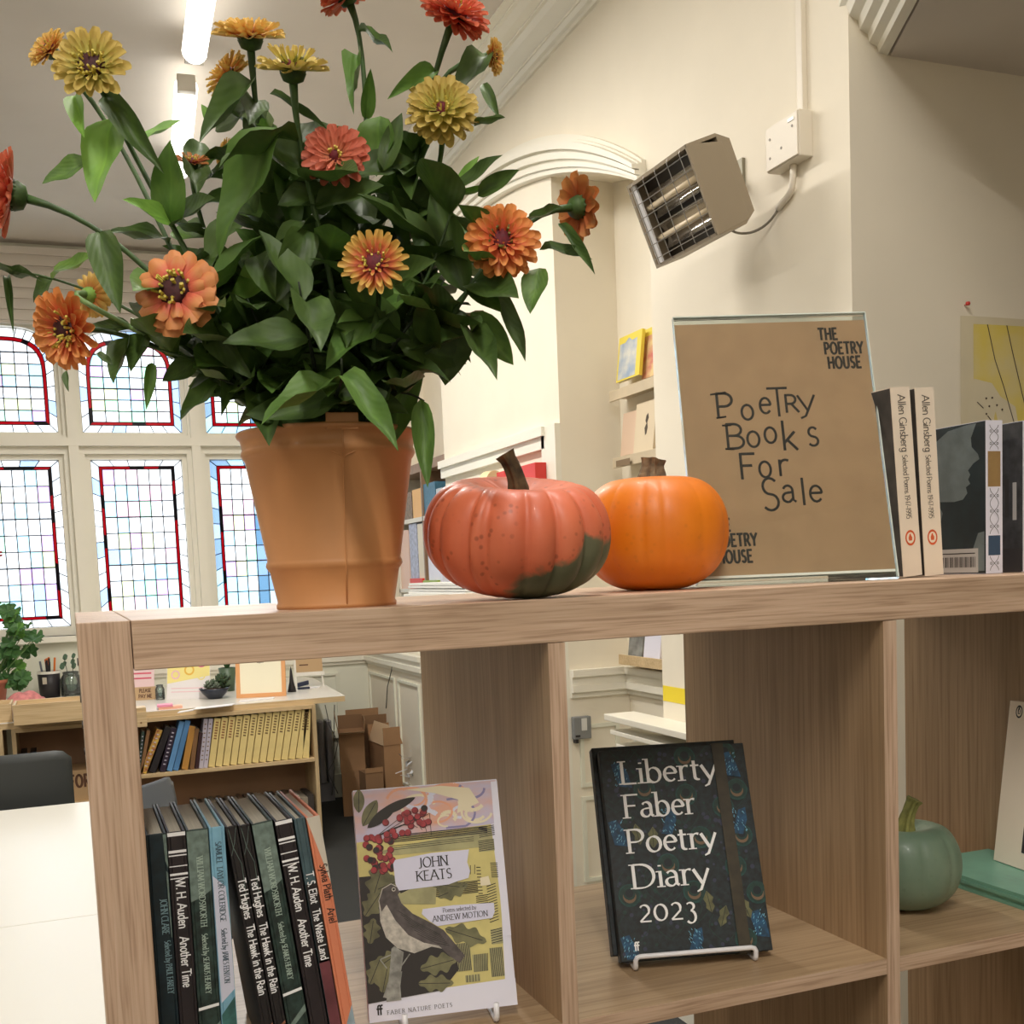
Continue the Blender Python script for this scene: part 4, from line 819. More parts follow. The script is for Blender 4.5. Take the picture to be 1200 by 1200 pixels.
for i in range(22):
    a0=.14+.5*i/22; q.add([(-.032,a0*d,.045*hh),(-.032,(a0+.5/22*(.35+.4*((i*7)%3)/2))*d,.045*hh),(-.032,(a0+.5/22*(.35+.4*((i*7)%3)/2))*d,.115*hh),(-.032,a0*d,.115*hh)],[(0,3,2,1)])
q.add([(-.032,.14*d,.135*hh),(-.032,.66*d,.135*hh),(-.032,.66*d,.142*hh),(-.032,.14*d,.142*hh)],[(0,3,2,1)])
q.build('barcode',M_ink,b)
b,d,hh=pbook(97.3,'paperback with grey street photograph cover, cut by the right edge of the picture',M['street_grey'],M['gilt_label'],M['maroon_label'])
R=random.Random(2)
for i in range(9):
    a0=.08+.1*i; side(b,M['engraving_black' if i%2 else 'barcode_grey'],[(a0,.35+.02*i),(a0+.05,.35+.02*i),(a0+.05,.6+.03*i if i<8 else .9),(a0,.6+.03*i if i<8 else .9)],'cover_print',-.02)
side(b,M['engraving_black'],[(0.02,.0),(.95,.0),(.95,.16),(.02,.16)],'cover_print',-.022); side(b,M['barcode_grey'],[(.3,.03),(.8,.03),(.8,.15),(.3,.15)],'barcode_label',-.026)

# ---------------------------------------------------------------- third cell: pamphlets and a white face-out book
C('mint_cover',(116,168,146),var=.06,scale=30,rough=.4)
pz=ZC
for i in range(4):
    r=thing('pamphlet',('thin mint-green pamphlet at the bottom of the pile in the third cell','second thin mint-green pamphlet up in the pile, third cell','third thin mint-green pamphlet up in the pile, third cell','topmost mint-green pamphlet, under the white book in the third cell')[i],'pamphlet',(95.3+[.0,.15,-.1,.05][i],4.6+[0,.3,-.2,.1][i],pz+.02),(0,0,math.radians([-.4,.3,-.2,0][i])),'mint-green pamphlets')
    m=MB(); m.box(0,11.6,0,18,0,.07); m.box(0,11.6,0,18,.33,.4); m.box(0,.05,0,18,.07,.33); m.build('cover',M['mint_cover'],r)
    m=MB(); m.box(.08,11.5,.03,17.95,.08,.32); m.build('page_block',M_page,r)
    if i==3: lettering(r,[(('- --- - -- ----',(4.2,8.0,.41),(0,-1,0),(1,0,0),.5),dict(thick=.2)),(('--- ---- --',(3.2,7.0,.41),(0,-1,0),(1,0,0),.4),dict(thick=.2))],mat('faint_print',(132,150,140)))
    pz+=.43
wb_=onX(1164,1005.5,103.3)
WYaw=math.radians(-96)
wk=face_book('book','off-white face-out book with a black picture and small oval bird emblem, third cell',(wb_.x,wb_.y,pz+.06),WYaw,.125,12.9,19.8,1.2,M['ivory_cover'])
A=Art(13,19.8); A.poly(M['engraving_black'],[(.36,.1),(1,.1),(1,.62),(.36,.62)]); A.disc(M_ink,.14,.94,.045,18,13/19.8*1.35); A.disc(M['ivory_cover'],.14,.94,.033,14,13/19.8*1.35); A.poly(M_ink,[(.125,.925),(.155,.925),(.16,.945),(.145,.963),(.15,.972),(.13,.972),(.12,.945)]); A.poly(M['ivory_cover'],[(.135,.93),(.148,.93),(.148,.952),(.135,.952)])
A.build(wk)
lettering(wk,[(('POETRY',(.24*13,-.03,.932*19.8),(1,0,0),(0,0,1),.3),dict(thick=.13,track=.3))],M_ink) if False else None
# ---------------------------------------------------------------- zinnias
def two_tone(name,base,tip,rough=.55,mid=None,pos=(.15,.8)):
    """petal colour runs from the claw to the tip along the petal's own length"""
    m=bpy.data.materials.new(name); m.use_nodes=True; nt=m.node_tree; N=nt.nodes; L=nt.links; b=N['Principled BSDF']; b.inputs['Roughness'].default_value=rough
    tc=N.new('ShaderNodeTexCoord'); sp=N.new('ShaderNodeSeparateXYZ'); L.new(tc.outputs['Generated'],sp.inputs[0])
    r=N.new('ShaderNodeValToRGB'); e=r.color_ramp.elements; e[0].position=pos[0]; e[0].color=rgb(base); e[1].position=pos[1]; e[1].color=rgb(tip)
    if mid: x=r.color_ramp.elements.new(.5); x.color=rgb(mid)
    nz=N.new('ShaderNodeTexNoise'); nz.inputs['Scale'].default_value=3; mp=N.new('ShaderNodeMapping'); mp.inputs['Scale'].default_value=(1,9,1); L.new(tc.outputs['Generated'],mp.inputs[0]); L.new(mp.outputs[0],nz.inputs['Vector'])
    ad=N.new('ShaderNodeMath'); ad.operation='MULTIPLY_ADD'; ad.inputs[1].default_value=.4; L.new(nz.outputs['Fac'],ad.inputs[0]); L.new(sp.outputs['X'],ad.inputs[2])
    sb=N.new('ShaderNodeMath'); sb.operation='SUBTRACT'; sb.inputs[1].default_value=.2; L.new(ad.outputs[0],sb.inputs[0]); L.new(sb.outputs[0],r.inputs['Fac']); L.new(r.outputs[0],b.inputs['Base Color'])
    b.inputs['Subsurface Weight'].default_value=0.0
    t=N.new('ShaderNodeBsdfTranslucent'); L.new(r.outputs[0],t.inputs['Color']); mx=N.new('ShaderNodeMixShader'); mx.inputs[0].default_value=.18
    L.new(b.outputs[0],mx.inputs[1]); L.new(t.outputs[0],mx.inputs[2]); L.new(mx.outputs[0],N['Material Output'].inputs['Surface'])
    return m
PT={'orange':two_tone('orange_petal',(212,90,58),(230,156,88),mid=(230,124,78)),'salmon':two_tone('salmon_petal',(176,58,56),(224,150,92),mid=(226,112,82)),
 'lime':two_tone('lime_petal',(180,176,84),(208,184,104),mid=(196,184,92)),'gold':two_tone('gold_petal',(214,120,66),(226,192,108),mid=(222,164,84)),'coral':two_tone('coral_petal',(196,78,56),(212,112,80),mid=(220,100,72)),
 'stripe':two_tone('striped_petal',(170,54,50),(222,184,98),mid=(212,112,64)),'brown':two_tone('bronze_petal',(184,92,50),(196,130,72),mid=(200,112,62)),'pink':two_tone('dusty_coral_petal',(206,128,92),(208,116,92),mid=(212,122,94))}
M_crim=mat('crimson_centre',(116,28,44),.7,var=.3,scale=300); M_dcrim=mat('dark_crimson_centre',(74,24,30),.7,var=.3,scale=300); M_flo=mat('yellow_floret',(206,190,84),.6); M_gflo=mat('green_floret',(126,132,52),.7,var=.3,scale=200)
M_caly=mat('green_calyx',(70,100,44),.6,var=.3,scale=120); M_caly2=mat('pale_calyx',(150,196,90),.6,var=.2,scale=120)
M_stem=mat('green_stalk',(72,104,52),.55,var=.25,scale=60); M_stemdk=mat('dark_stalk',(46,58,40),.6,var=.25,scale=60); M_stemlt=mat('pale_stalk',(140,180,110),.55,var=.2,scale=60)
def leafmat(name,c,d):
    m=bpy.data.materials.new(name); m.use_nodes=True; nt=m.node_tree; N=nt.nodes; L=nt.links; b=N['Principled BSDF']; b.inputs['Roughness'].default_value=.52
    tc=N.new('ShaderNodeTexCoord'); sp=N.new('ShaderNodeSeparateXYZ'); L.new(tc.outputs['Object'],sp.inputs[0])
    ab=N.new('ShaderNodeMath'); ab.operation='ABSOLUTE'; L.new(sp.outputs['Y'],ab.inputs[0])
    # veins sweep forward from the midrib
    ma=N.new('ShaderNodeMath'); ma.operation='MULTIPLY_ADD'; ma.inputs[1].default_value=-1.1; L.new(ab.outputs[0],ma.inputs[0]); L.new(sp.outputs['X'],ma.inputs[2])
    mu_=N.new('ShaderNodeMath'); mu_.operation='MULTIPLY'; mu_.inputs[1].default_value=4200; L.new(ma.outputs[0],mu_.inputs[0])
    sn=N.new('ShaderNodeMath'); sn.operation='SINE'; L.new(mu_.outputs[0],sn.inputs[0])
    nz=N.new('ShaderNodeTexNoise'); nz.inputs['Scale'].default_value=260; L.new(tc.outputs['Object'],nz.inputs['Vector'])
    r=N.new('ShaderNodeValToRGB'); e=r.color_ramp.elements; e[0].position=.35; e[0].color=rgb(d); e[1].position=.7; e[1].color=rgb(c); L.new(nz.outputs['Fac'],r.inputs['Fac'])
    r2=N.new('ShaderNodeValToRGB'); e=r2.color_ramp.elements; e[0].position=.0; e[0].color=(1.25,1.25,1.15,1); e[1].position=.05; e[1].color=(1,1,1,1); mm=N.new('ShaderNodeMath'); mm.operation='MULTIPLY'; mm.inputs[1].default_value=100; L.new(ab.outputs[0],mm.inputs[0]); L.new(mm.outputs[0],r2.inputs['Fac'])
    mx=N.new('ShaderNodeMix'); mx.data_type='RGBA'; mx.blend_type='MULTIPLY'; mx.inputs[0].default_value=1; L.new(r.outputs[0],mx.inputs[6]); L.new(r2.outputs[0],mx.inputs[7]); L.new(mx.outputs[2],b.inputs['Base Color'])
    bp=N.new('ShaderNodeBump'); bp.inputs['Strength'].default_value=.10; bp.inputs['Distance'].default_value=.0006; L.new(sn.outputs[0],bp.inputs['Height']); L.new(bp.outputs[0],b.inputs['Normal'])
    t=N.new('ShaderNodeBsdfTranslucent'); L.new(mx.outputs[2],t.inputs['Color']); x=N.new('ShaderNodeMixShader'); x.inputs[0].default_value=.12; L.new(b.outputs[0],x.inputs[1]); L.new(t.outputs[0],x.inputs[2]); L.new(x.outputs[0],N['Material Output'].inputs['Surface'])
    return m
LM=[leafmat('leaf_dark',(78,104,46),(58,82,36)),leafmat('leaf_mid',(98,134,58),(78,112,48)),leafmat('leaf_light',(132,176,76),(108,152,62)),leafmat('leaf_pale',(150,190,110),(128,172,92))]
# shared petal meshes, unit = 1 cm long along +x, curling towards +z
def petal_mesh(name,m,w,curl,notch=.04,cup=.12):
    q=MB(); nu,nv=5,4
    def f(u,v):
        s=v*2-1; x=u*(1-notch*(1-abs(s))*(u>.9)-.10*s*s*(u>.7)); wd=w*(.32+.68*math.sin(min(1,u*1.15)*PI*.5)**1.1)*(1-.35*max(0,(u-.75)/.25)**2)
        return (x,s*wd*.5,curl*u*u-.02+cup*wd*(s*s)*u)
    q.grid(f,nu,nv); return q.mesh(name,m,True)
PMESH={}
def pmesh(kind,st):
    if (kind,st) not in PMESH: PMESH[(kind,st)]=petal_mesh('petal_mesh',PT[kind],{'wide':.48,'mid':.36,'thin':.25}[st],{'wide':-.10,'mid':.10,'thin':.18}[st],cup=-.35 if st=='wide' else .3)
    return PMESH[(kind,st)]
FWD=CR[2]; RT=CR[0]; UP=-CR[1]
LEAVES_AT=[]
bmouth=Vector((bc.x,bc.y,H))
def head_matrix(n):
    n=n.normalized(); a=Vector((0,0,1)) if abs(n.z)<.9 else Vector((0,1,0)); x=a.cross(n).normalized(); y=n.cross(x); return Matrix((x,y,n)).transposed()
def bez(p,t): a,b,c,d=p; s=1-t; return a*s*s*s+b*3*s*s*t+c*3*s*t*t+d*t*t*t
STEMS=[]
zg='cut zinnia stems in the orange-tan bucket'
def zinnia(label,px,py,dia,depth,face,kind,style='mid',rings=None,centre='crim',root=None,stemmat=None,bend=None,seed=0,calyx=None,head=True):
    R=random.Random(seed+int(px)*7+int(py)); pos=onD(px,py,depth); n=(RT*face[0]+UP*face[1]-FWD*face[2]).normalized()
    rad=dia/2/CF*depth
    if root is None:
        d=pos-bmouth; rx=max(-4.6,min(4.6,d.x*.22)); ry=max(-3.6,min(3.6,d.y*.3+R.uniform(-1,1))); root=(rx,ry)
    low=Vector((bc.x-root[0]*.5,bc.y-root[1]*.5,H*.25)); mouth=Vector((bc.x+root[0],bc.y+root[1],H+.2))
    end=pos-n*rad*.34 if head else pos; Ls=(end-mouth).length
    cps=[mouth,mouth+(mouth-low).normalized()*Ls*.30+((end-mouth)*.10),end-n*Ls*(.30 if bend is None else bend) ,end]
    t=thing('zinnia_stem',label,'flower' if head else 'foliage',tuple(mouth),None,zg); M_=lambda p:p-mouth
    pts=[low+(mouth-low)*k/3 for k in range(3)]+[bez(cps,k/14) for k in range(15)]
    if head: rs=[.27]*3+[.27-.08*k/14 for k in range(12)]+[.22,.27,.36]
    else: rs=[.25]*3+[.24-.012*k for k in range(15)]
    m=MB(); m.tube([M_(p) for p in pts],rs,8); m.build('stalk',stemmat or M_stem,t,smooth=True)
    st=dict(t=t,mouth=mouth,cps=cps,pts=[bez(cps,k/24) for k in range(25)],L=Ls); STEMS.append(st)
    if not head: return st
    hm=head_matrix(n); 
    # head: domed disc with florets, local z = facing
    h=MB(); cr=rad*{'crim':.30,'big':.36,'small':.17}[centre if centre in('big','small') else 'crim']
    h.lathe([(rad*.10,-rad*.36),(rad*.26,-rad*.30),(rad*.34,-rad*.12),(rad*.30,.0),(cr*1.02,.06*rad),(cr*.8,.15*rad),(cr*.45,.2*rad),(0.001,.22*rad)],18,mis=[1,1,1,0,0,0,0])
    hd=h.build('flower_head',[M_dcrim if centre=='big' else M_crim,calyx or M_caly],t,tuple(M_(pos)),smooth=True); hd.rotation_euler=hm.to_euler()
    # bracts and the ring of little florets
    f=MB()
    for k in range(14):
        a=2*PI*k/14+R.uniform(-.1,.1); rr_=rad*.3; c,s=math.cos(a),math.sin(a); b0=Vector((c*rr_*.9,s*rr_*.9,-rad*.26)); f.add([b0,b0+Vector((-s*.12*rad,c*.12*rad,.1*rad)),b0+Vector((c*.1*rad,s*.1*rad,.26*rad)),b0+Vector((s*.12*rad,-c*.12*rad,.1*rad))],[(0,1,2,3)])
    f.build('bract',calyx or M_caly,hd)
    f=MB(); nf={'crim':16,'big':26,'small':8}[centre if centre in('big','small') else 'crim']
    for k in range(nf):
        a=R.uniform(0,2*PI); q=cr*math.sqrt(R.uniform(.25 if centre!='big' else .05,1.05)); c,s=math.cos(a),math.sin(a); L_=rad*R.uniform(.12,.22 if centre!='big' else .3)
        p0=Vector((c*q,s*q,.1*rad)); f.tube([p0,p0+Vector((c*.3+R.uniform(-.3,.3),s*.3+R.uniform(-.3,.3),1)).normalized()*L_],[rad*.028,rad*.034],5)
    f.build('floret',M_gflo if centre=='crim' and kind in('lime','orange') and style!='wide' else M_flo,hd)
    rings=rings or {'wide':[(14,1.0,.0,'wide'),(13,.93,.14,'wide'),(9,.76,.3,'wide')],'mid':[(17,1.0,-.03,'mid'),(16,.95,.12,'mid'),(14,.84,.28,'mid'),(12,.66,.46,'mid'),(9,.48,.66,'thin')],
        'dense':[(18,.92,-.38,'mid'),(18,1.0,-.16,'mid'),(17,.98,.05,'mid'),(15,.88,.25,'mid'),(13,.72,.48,'mid'),(11,.55,.7,'thin'),(9,.4,.95,'thin')],'thin':[(18,1.0,.0,'thin'),(17,.92,.18,'thin'),(12,.6,.5,'thin')],'few':[(12,1.0,.05,'mid'),(10,.85,.25,'mid')]}[style]
    for (cnt,ln,el,sh) in rings:
        me=pmesh(kind,sh); off=R.uniform(0,1)
        for k in range(cnt):
            a=2*PI*(k+off+R.uniform(-.16,.16))/cnt; e=el+R.uniform(-.09,.09); l=rad*ln*R.uniform(.9,1.03); r0=rad*.16
            o=bpy.data.objects.new('petal',me); scene.collection.objects.link(o); o.parent=hd
            o.matrix_local=Matrix.Translation(Vector((math.cos(a)*r0,math.sin(a)*r0,(el*.22)*rad))*.01)@Euler((R.uniform(-.22,.22),-e,a)).to_matrix().to_4x4()@Matrix.Diagonal((l-r0*.8,(l-r0)*R.uniform(.9,1.12)*(1.25 if sh=='wide' else 1.0),l*.9,1))
    return st
def face(x,y,z): return (x,y,z)
zinnia('large salmon-orange zinnia low on the left, broad petals round a dark yellow-flecked eye',205,341,106,86,(-.12,.12,1),'salmon','wide',centre='big',seed=1)
zinnia('orange zinnia at far left above the windows, drooping left and downwards',78,387,98,88,(-.45,-.35,.9),'orange','mid',centre='big',seed=2)
zinnia('small golden-orange zinnia turned away with bright green back, beside the far-left bloom',106,346,56,93,(.35,.15,-.75),'gold','mid',seed=3,calyx=M_caly2,stemmat=M_stemlt)
zinnia('coral-red zinnia cut by the left edge of the picture, seen from the side',12,228,104,86,(-.85,.08,.42),'coral','mid',seed=4)
zinnia('yellow-green zinnia with a crimson eye, highest at the upper left',107,77,93,90,(.08,.15,1),'lime','mid',[(17,1.0,-.02,'mid'),(17,.92,.14,'mid'),(15,.78,.32,'thin'),(11,.55,.55,'thin')],centre='big',seed=5)
zinnia('small orange-yellow zinnia tucked behind the yellow-green one at upper left',57,58,56,97,(-.4,.35,.7),'gold','mid',seed=6)
zinnia('golden-brown zinnia tilted upwards at the top, left of the greenish one',293,42,88,96,(.05,.85,.55),'gold','mid',seed=7)
zinnia('golden-orange zinnia facing left beneath the tilted golden-brown one',266,88,66,98,(-.6,.45,.45),'gold','dense',seed=8)
zinnia('pale yellow-green zinnia seen from the side on a thick upright stalk, crimson crown',343,80,92,88,(.05,.86,.5),'lime','mid',[(17,1.0,-.08,'mid'),(16,.95,.1,'mid'),(13,.75,.5,'thin'),(10,.5,.9,'thin')],seed=9,root=(1.0,-2))
zinnia('dusty coral zinnia in the middle with many short petals and a red eye',393,184,84,90,(.05,.18,1),'pink','mid',seed=10,centre='small',root=(1.5,-2.5))
zinnia('orange and yellow striped zinnia with thin petals and a crimson eye, lower middle',439,309,84,86,(-.02,.1,1),'stripe','thin',seed=11,root=(2.0,-3))
zinnia('dense yellow-green pompon zinnia right of the middle near the top',518,129,92,92,(.02,.38,1),'lime','dense',seed=12,centre='small')
zinnia('large bright orange zinnia on the right with a green-ringed dark eye',588,282,93,90,(.15,.08,1),'orange','dense',seed=13)
zinnia('bronze-orange zinnia at far right, turned away and showing its green back',680,243,80,94,(.78,.2,-.45),'brown','few',[(12,1.0,.02,'wide'),(11,.9,.2,'wide')],seed=14)
zinnia('coral-red zinnia at the top right of the bouquet, cut by the upper edge',534,14,88,93,(.35,.55,.55),'coral','dense',seed=15)
zinnia('coral zinnia on a slim straight stalk, cut by the upper edge of the picture',405,-6,70,95,(-.42,.8,.35),'coral','dense',seed=16,root=(1.8,0),bend=.12)
zinnia('small bronze-yellow zinnia facing right behind the top right coral one',578,66,44,99,(.85,-.1,.3),'gold','mid',seed=17)
zinnia('small orange zinnia peeping out behind leaves left of the thick stalk',263,178,34,104,(-.7,.3,.4),'gold','mid',seed=18)
zinnia('small brownish zinnia peeping above the leaves, in front of the tube light',225,190,44,99,(.1,.7,.5),'brown','few',seed=19)
zinnia('small orange zinnia mostly hidden by leaves left of the large bright orange one',522,282,40,98,(.2,.3,.7),'orange','few',seed=20)
# leafy stems without an open bloom
LG=[('leafy zinnia stem reaching left below the coral-red bloom',22,318,92,(-1,.1,.2)),('leafy zinnia stem with a star-shaped bud of pale leaves at the right',535,208,92,(.1,1,.2)),
 ('leafy zinnia stem leaning left over the bucket rim',168,405,90,(-1,.2,.1)),('short leafy zinnia stem low on the right over the pumpkin',575,395,92,(1,-.4,.1)),('leafy zinnia stem in the heart of the bouquet',330,250,100,(0,1,0)),
 ('leafy zinnia stem in the back of the bouquet, right side',470,240,104,(.1,1,0)),('leafy zinnia stem in the back of the bouquet, left side',250,300,104,(-.2,1,0)),('leafy zinnia stem behind the salmon-orange bloom',220,420,100,(-.8,.5,0)),
 ('short leafy zinnia stem in front above the bucket tab',400,420,84,(0,1,.6)),('short leafy zinnia stem drooping at the right edge of the bucket',497,470,90,(.7,-.5,.1)),('leafy zinnia stem low at the left of the bucket rim',250,440,92,(-.8,.4,.2)),
 ('leafy zinnia stem right of the striped bloom',520,330,90,(.6,.7,.2)),('leafy zinnia stem left of the striped bloom',350,330,86,(-.1,1,.4)),('leafy zinnia stem between the salmon and striped blooms',290,350,92,(-.3,1,.3))]
for i,(lb,x,y,dp,fc) in enumerate(LG): zinnia(lb,x,y,30,dp,fc,'gold',head=False,seed=40+i,stemmat=M_stemdk if i>3 else M_stem)
# leaves: five shared shapes, unit length along +x
def leaf_mesh(name,m,droop,fold,wav):
    q=MB(); nu,nv=9,4
    def f(u,v):
        s=v*2-1; w=(math.sin(PI*min(1,(u**.72)))**.85)*.5; z=-droop*u*u+fold*abs(s)*w*1.2+wav*math.sin(u*9+s)*w*.3
        return (u,s*w,z)
    q.grid(f,nu,nv); return q.mesh(name,m,True)
LME=[[leaf_mesh('leaf_mesh',LM[c],dr,fo,wv) for (dr,fo,wv) in ((.10,.18,.3),(.30,.28,.5),(-.08,.3,.2),(.5,.2,.6))] for c in range(4)]
def leaf(root,p0,tip,w,shade,R,nrm=None,var=None,parent_inv=None):
    d=tip-p0; L_=d.length; x=d/L_; n=nrm or (-FWD+Vector((R.uniform(-.6,.6),R.uniform(-.4,.4),R.uniform(.1,.9)))); y=n.cross(x).normalized(); z=x.cross(y)
    me=LME[shade][R.randrange(3) if var is None else var]
    o=bpy.data.objects.new('leaf',me); scene.collection.objects.link(o); o.parent=root['t']
    mw=Matrix((x,y,z)).transposed().to_4x4()@Matrix.Diagonal((L_,w,L_*.8,1)); mw.translation=(p0-root['mouth'])*.01
    o.matrix_local=mw
ML=[(125,135,106,230,52,2),(88,112,102,167,22,2),(122,112,180,184,30,0),(105,190,46,212,30,1),(165,168,213,136,24,3),(200,262,196,166,46,1),(200,255,148,230,30,2),(208,262,256,236,42,0),(309,93,234,180,32,0),(332,150,237,281,58,1),(316,110,384,147,11,0),(318,172,306,128,22,2),
(252,150,236,121,14,2),(118,275,143,374,38,0),(184,288,128,264,26,0),(60,340,109,294,22,2),(66,338,34,350,22,0),(8,325,14,374,9,0),(-6,322,37,309,7,0),(340,298,257,374,46,2),(429,60,402,102,20,1),(426,38,461,51,15,0),(441,137,434,79,18,1),(446,136,436,200,44,1),
(506,72,451,122,22,1),(570,60,530,100,32,0),(566,98,584,136,14,0),(556,148,593,142,17,0),(535,232,560,181,18,2),(535,232,529,196,11,2),(535,230,577,222,9,2),(535,232,584,178,26,0),(500,163,486,246,52,0),(506,238,495,306,40,1),(380,240,452,222,46,0),(404,214,326,244,46,0),
(614,250,656,238,17,0),(654,262,697,326,15,0),(632,293,693,293,17,0),(632,314,620,364,32,1),(572,335,612,426,28,0),(552,366,601,428,36,1),(528,382,524,447,58,0),(490,470,501,568,27,1),(478,424,466,520,32,1),(394,440,464,502,36,1),(308,448,409,489,27,0),(432,376,365,412,42,1),
(250,458,205,482,36,1),(150,390,137,455,28,0),(170,394,154,440,26,0),(178,425,172,477,14,1),(228,424,190,448,26,0),(78,434,82,460,9,0),(112,415,132,424,12,0),(160,378,102,380,22,0),(262,330,205,362,40,0),(240,400,180,372,30,0),(300,250,262,202,40,0),(330,170,352,262,40,1),
(450,200,470,130,26,0),(468,250,520,200,30,0),(560,230,610,200,22,0),(505,320,480,388,34,0),(540,330,590,370,30,1),(470,330,430,400,32,0),(330,360,300,440,40,0),(300,390,262,450,40,0),(380,340,410,400,34,0),(250,380,285,440,34,0),(360,270,330,340,40,0),(300,300,340,372,42,0),(440,240,410,300,40,0),(270,250,236,330,38,0)]
R=random.Random(99)
def nearest(px,py,prefer=None):
    best=None
    for s in STEMS:
        for p in s['pts'][3:]:
            q=proj(p); e=math.hypot(q[0]-px,q[1]-py)
            if best is None or e<best[0]: best=(e,s,q[2],p)
    return best
for (bx_,by_,tx,ty,w,sh) in ML:
    e,s,dp,p=nearest(bx_,by_); dp=min(dp,94)-1.0; f_=R.uniform(-.05,.02)
    p0=onD(bx_,by_,dp) if e>14 else p; tp=onD(tx,ty,dp*(1+f_)); leaf(s,p0,tp,w/CF*dp,sh,R)
SIL=[(205,450),(150,400),(150,345),(185,262),(205,190),(240,150),(300,115),(345,140),(430,150),(480,160),(530,200),(570,235),(625,300),(600,360),(585,420),(545,430),(500,430),(486,500),(298,500),(250,462)]
def inside(x,y):
    c=False; n=len(SIL)
    for i in range(n):
        a,b=SIL[i],SIL[(i+1)%n]
        if (a[1]>y)!=(b[1]>y) and x<(b[0]-a[0])*(y-a[1])/(b[1]-a[1])+a[0]: c=not c
    return c
nl=0
for si,s in enumerate(STEMS):
    R=random.Random(si*17+3); az=R.uniform(0,PI); t=.10
    while t<.98:
        p=bez(s['cps'],t); q=bez(s['cps'],min(1,t+.03)); d=(q-p).normalized(); qx=proj(p)
        if inside(qx[0],qx[1]):
            for k in (0,1):
                for tr in range(4):
                    a=az+PI*k+R.uniform(-.5,.5); o=Vector((math.cos(a),math.sin(a),0)); o=(o-d*o.dot(d)).normalized(); L_=R.uniform(5.5,9.0); dr=(o+d*R.uniform(.1,.7)+Vector((0,0,R.uniform(-.6,.1)))).normalized(); tp=p+dr*L_; tx=proj(tp); md=proj(p+dr*L_*.6)
                    if inside(tx[0],tx[1]) and inside(md[0],md[1]): leaf(s,p,tp,R.uniform(2.4,3.8),0 if R.random()<.72 else 1,R,nrm=Vector((R.uniform(-.4,.4),R.uniform(-.8,0),1)).normalized() if R.random()<.5 else None); nl+=1; break
        az+=PI/2+R.uniform(-.2,.2); t+=3.2/s['L']
print('filler leaves',nl)
# ---------------------------------------------------------------- electric heater on the side wall, its wiring
XH=153.4
pA=onX(734,222,XH); pB=onX(803,165.5,XH); Yf,Yn=pA.y,pB.y; zt_=(pA.z+pB.z)/2
bt=onY(844.5,273,Yn); kt_=onY(841,150,Yn); kb_=onY(878,258.5,Yn); bf=onY(766.5,317.7,Yf)
fb=Vector(((bt.x+bf.x)/2,0,(bt.z+bf.z)/2)); ft=Vector((XH,0,zt_)); dn=(fb-ft); hh_=dn.length; dn.normalize(); inn=Vector((-dn.z,0,dn.x)); inn=inn if inn.x>0 else -inn  # into the body
M_hsg=mat('taupe_enamel',(158,144,122),.45); M_chr=mat('polished_reflector',(214,210,204),.18,metal=.9); M_hdk=mat('heater_dark',(70,64,58),.5); M_quartz=mat('quartz_tube',(226,208,176),.3); M_wireg=mat('guard_wire',(150,146,138),.35,metal=.6)
hz=thing('quartz_heater','taupe metal quartz heater with two tubes behind a wire guard, tilted on the side wall','heater',(XH,Yf,zt_)); Lh=Yf-Yn; dpt=(kt_-pB).length
L0=lambda a,b,c:Vector((0,-a,0))+dn*b+inn*c   # a along the heater towards the camera, b down the face, c into the body
def hb(m,a0,a1,b0,b1,c0,c1,mi=0): m.obox(L0(a0,b0,c0),L0(a1,b0,c0)-L0(a0,b0,c0),L0(a0,b1,c0)-L0(a0,b0,c0),L0(a0,b0,c1)-L0(a0,b0,c0),mi)
m=MB(); w=.9; hb(m,0,Lh,0,w,0,dpt*.9); hb(m,0,Lh,hh_-w,hh_,0,dpt*.9); hb(m,0,w,w,hh_-w,0,dpt*.9); m.build('housing',M_hsg,hz)
sdn=MB(); e0=L0(Lh,0,0); q=[(0,0),(hh_,0),(hh_*.96,dpt*1.05),(hh_*.1,dpt*1.0)]
sdn.prism(q,L0(Lh-.8,0,0),dn,inn,(0,-.9,0)); sdn.build('end_cap',M_hsg,hz,bevel=.15)
sdn=MB(); sdn.prism([(0,0),(hh_,0),(hh_*.96,dpt*1.05),(hh_*.1,dpt*1.0)],L0(.8,0,0),dn,inn,(0,.8,0)); sdn.build('end_cap',M_hsg,hz,bevel=.15)
m=MB(); m.prism([(0,0),(hh_,0),(hh_*.9,dpt*.35),(hh_*.1,dpt*.35)],L0(0,0,dpt*.9),dn,inn,(0,-Lh,0)); m.build('back_case',M_hsg,hz)
m=MB(); hb(m,w,Lh-w,w,hh_-w,dpt*.5,dpt*.54); m.build('reflector',M_hdk,hz)
m=MB(); hb(m,w,w+2.4,w,hh_-w,.6,1.2); m.build('end_reflector',mat('bright_reflector',(236,236,240),.35,metal=.2),hz)
for k,bc_ in enumerate((.34,.70)):
    m=MB(); c=hh_*bc_; n=10; A0=[];
    for i in range(n+1):
        an=PI*i/n; A0.append((c-3.6*math.cos(an),2.2+2.6*math.sin(an)))
    P=[L0(w+2.6,b,cc) for b,cc in A0]; Q=[L0(Lh-w-.6,b,cc) for b,cc in A0]; m.add(P+Q,[(i,i+1,n+2+i,n+1+i) for i in range(n)]); m.build('trough',M_chr,hz,smooth=True)
    m=MB(); m.tube([L0(w+1.6,c,2.4),L0(Lh-w-.2,c,2.4)],.85,12); m.build('quartz_tube',M_quartz,hz,smooth=True)
for k in range(6):
    m=MB(); b=hh_*(.10+.16*k); m.tube([L0(.5,b,-.2),L0(1.2,b,-.7),L0(Lh-1.4,b,-.7),L0(Lh-.7,b,0)],.13,5); m.build('guard_wire',M_wireg,hz)
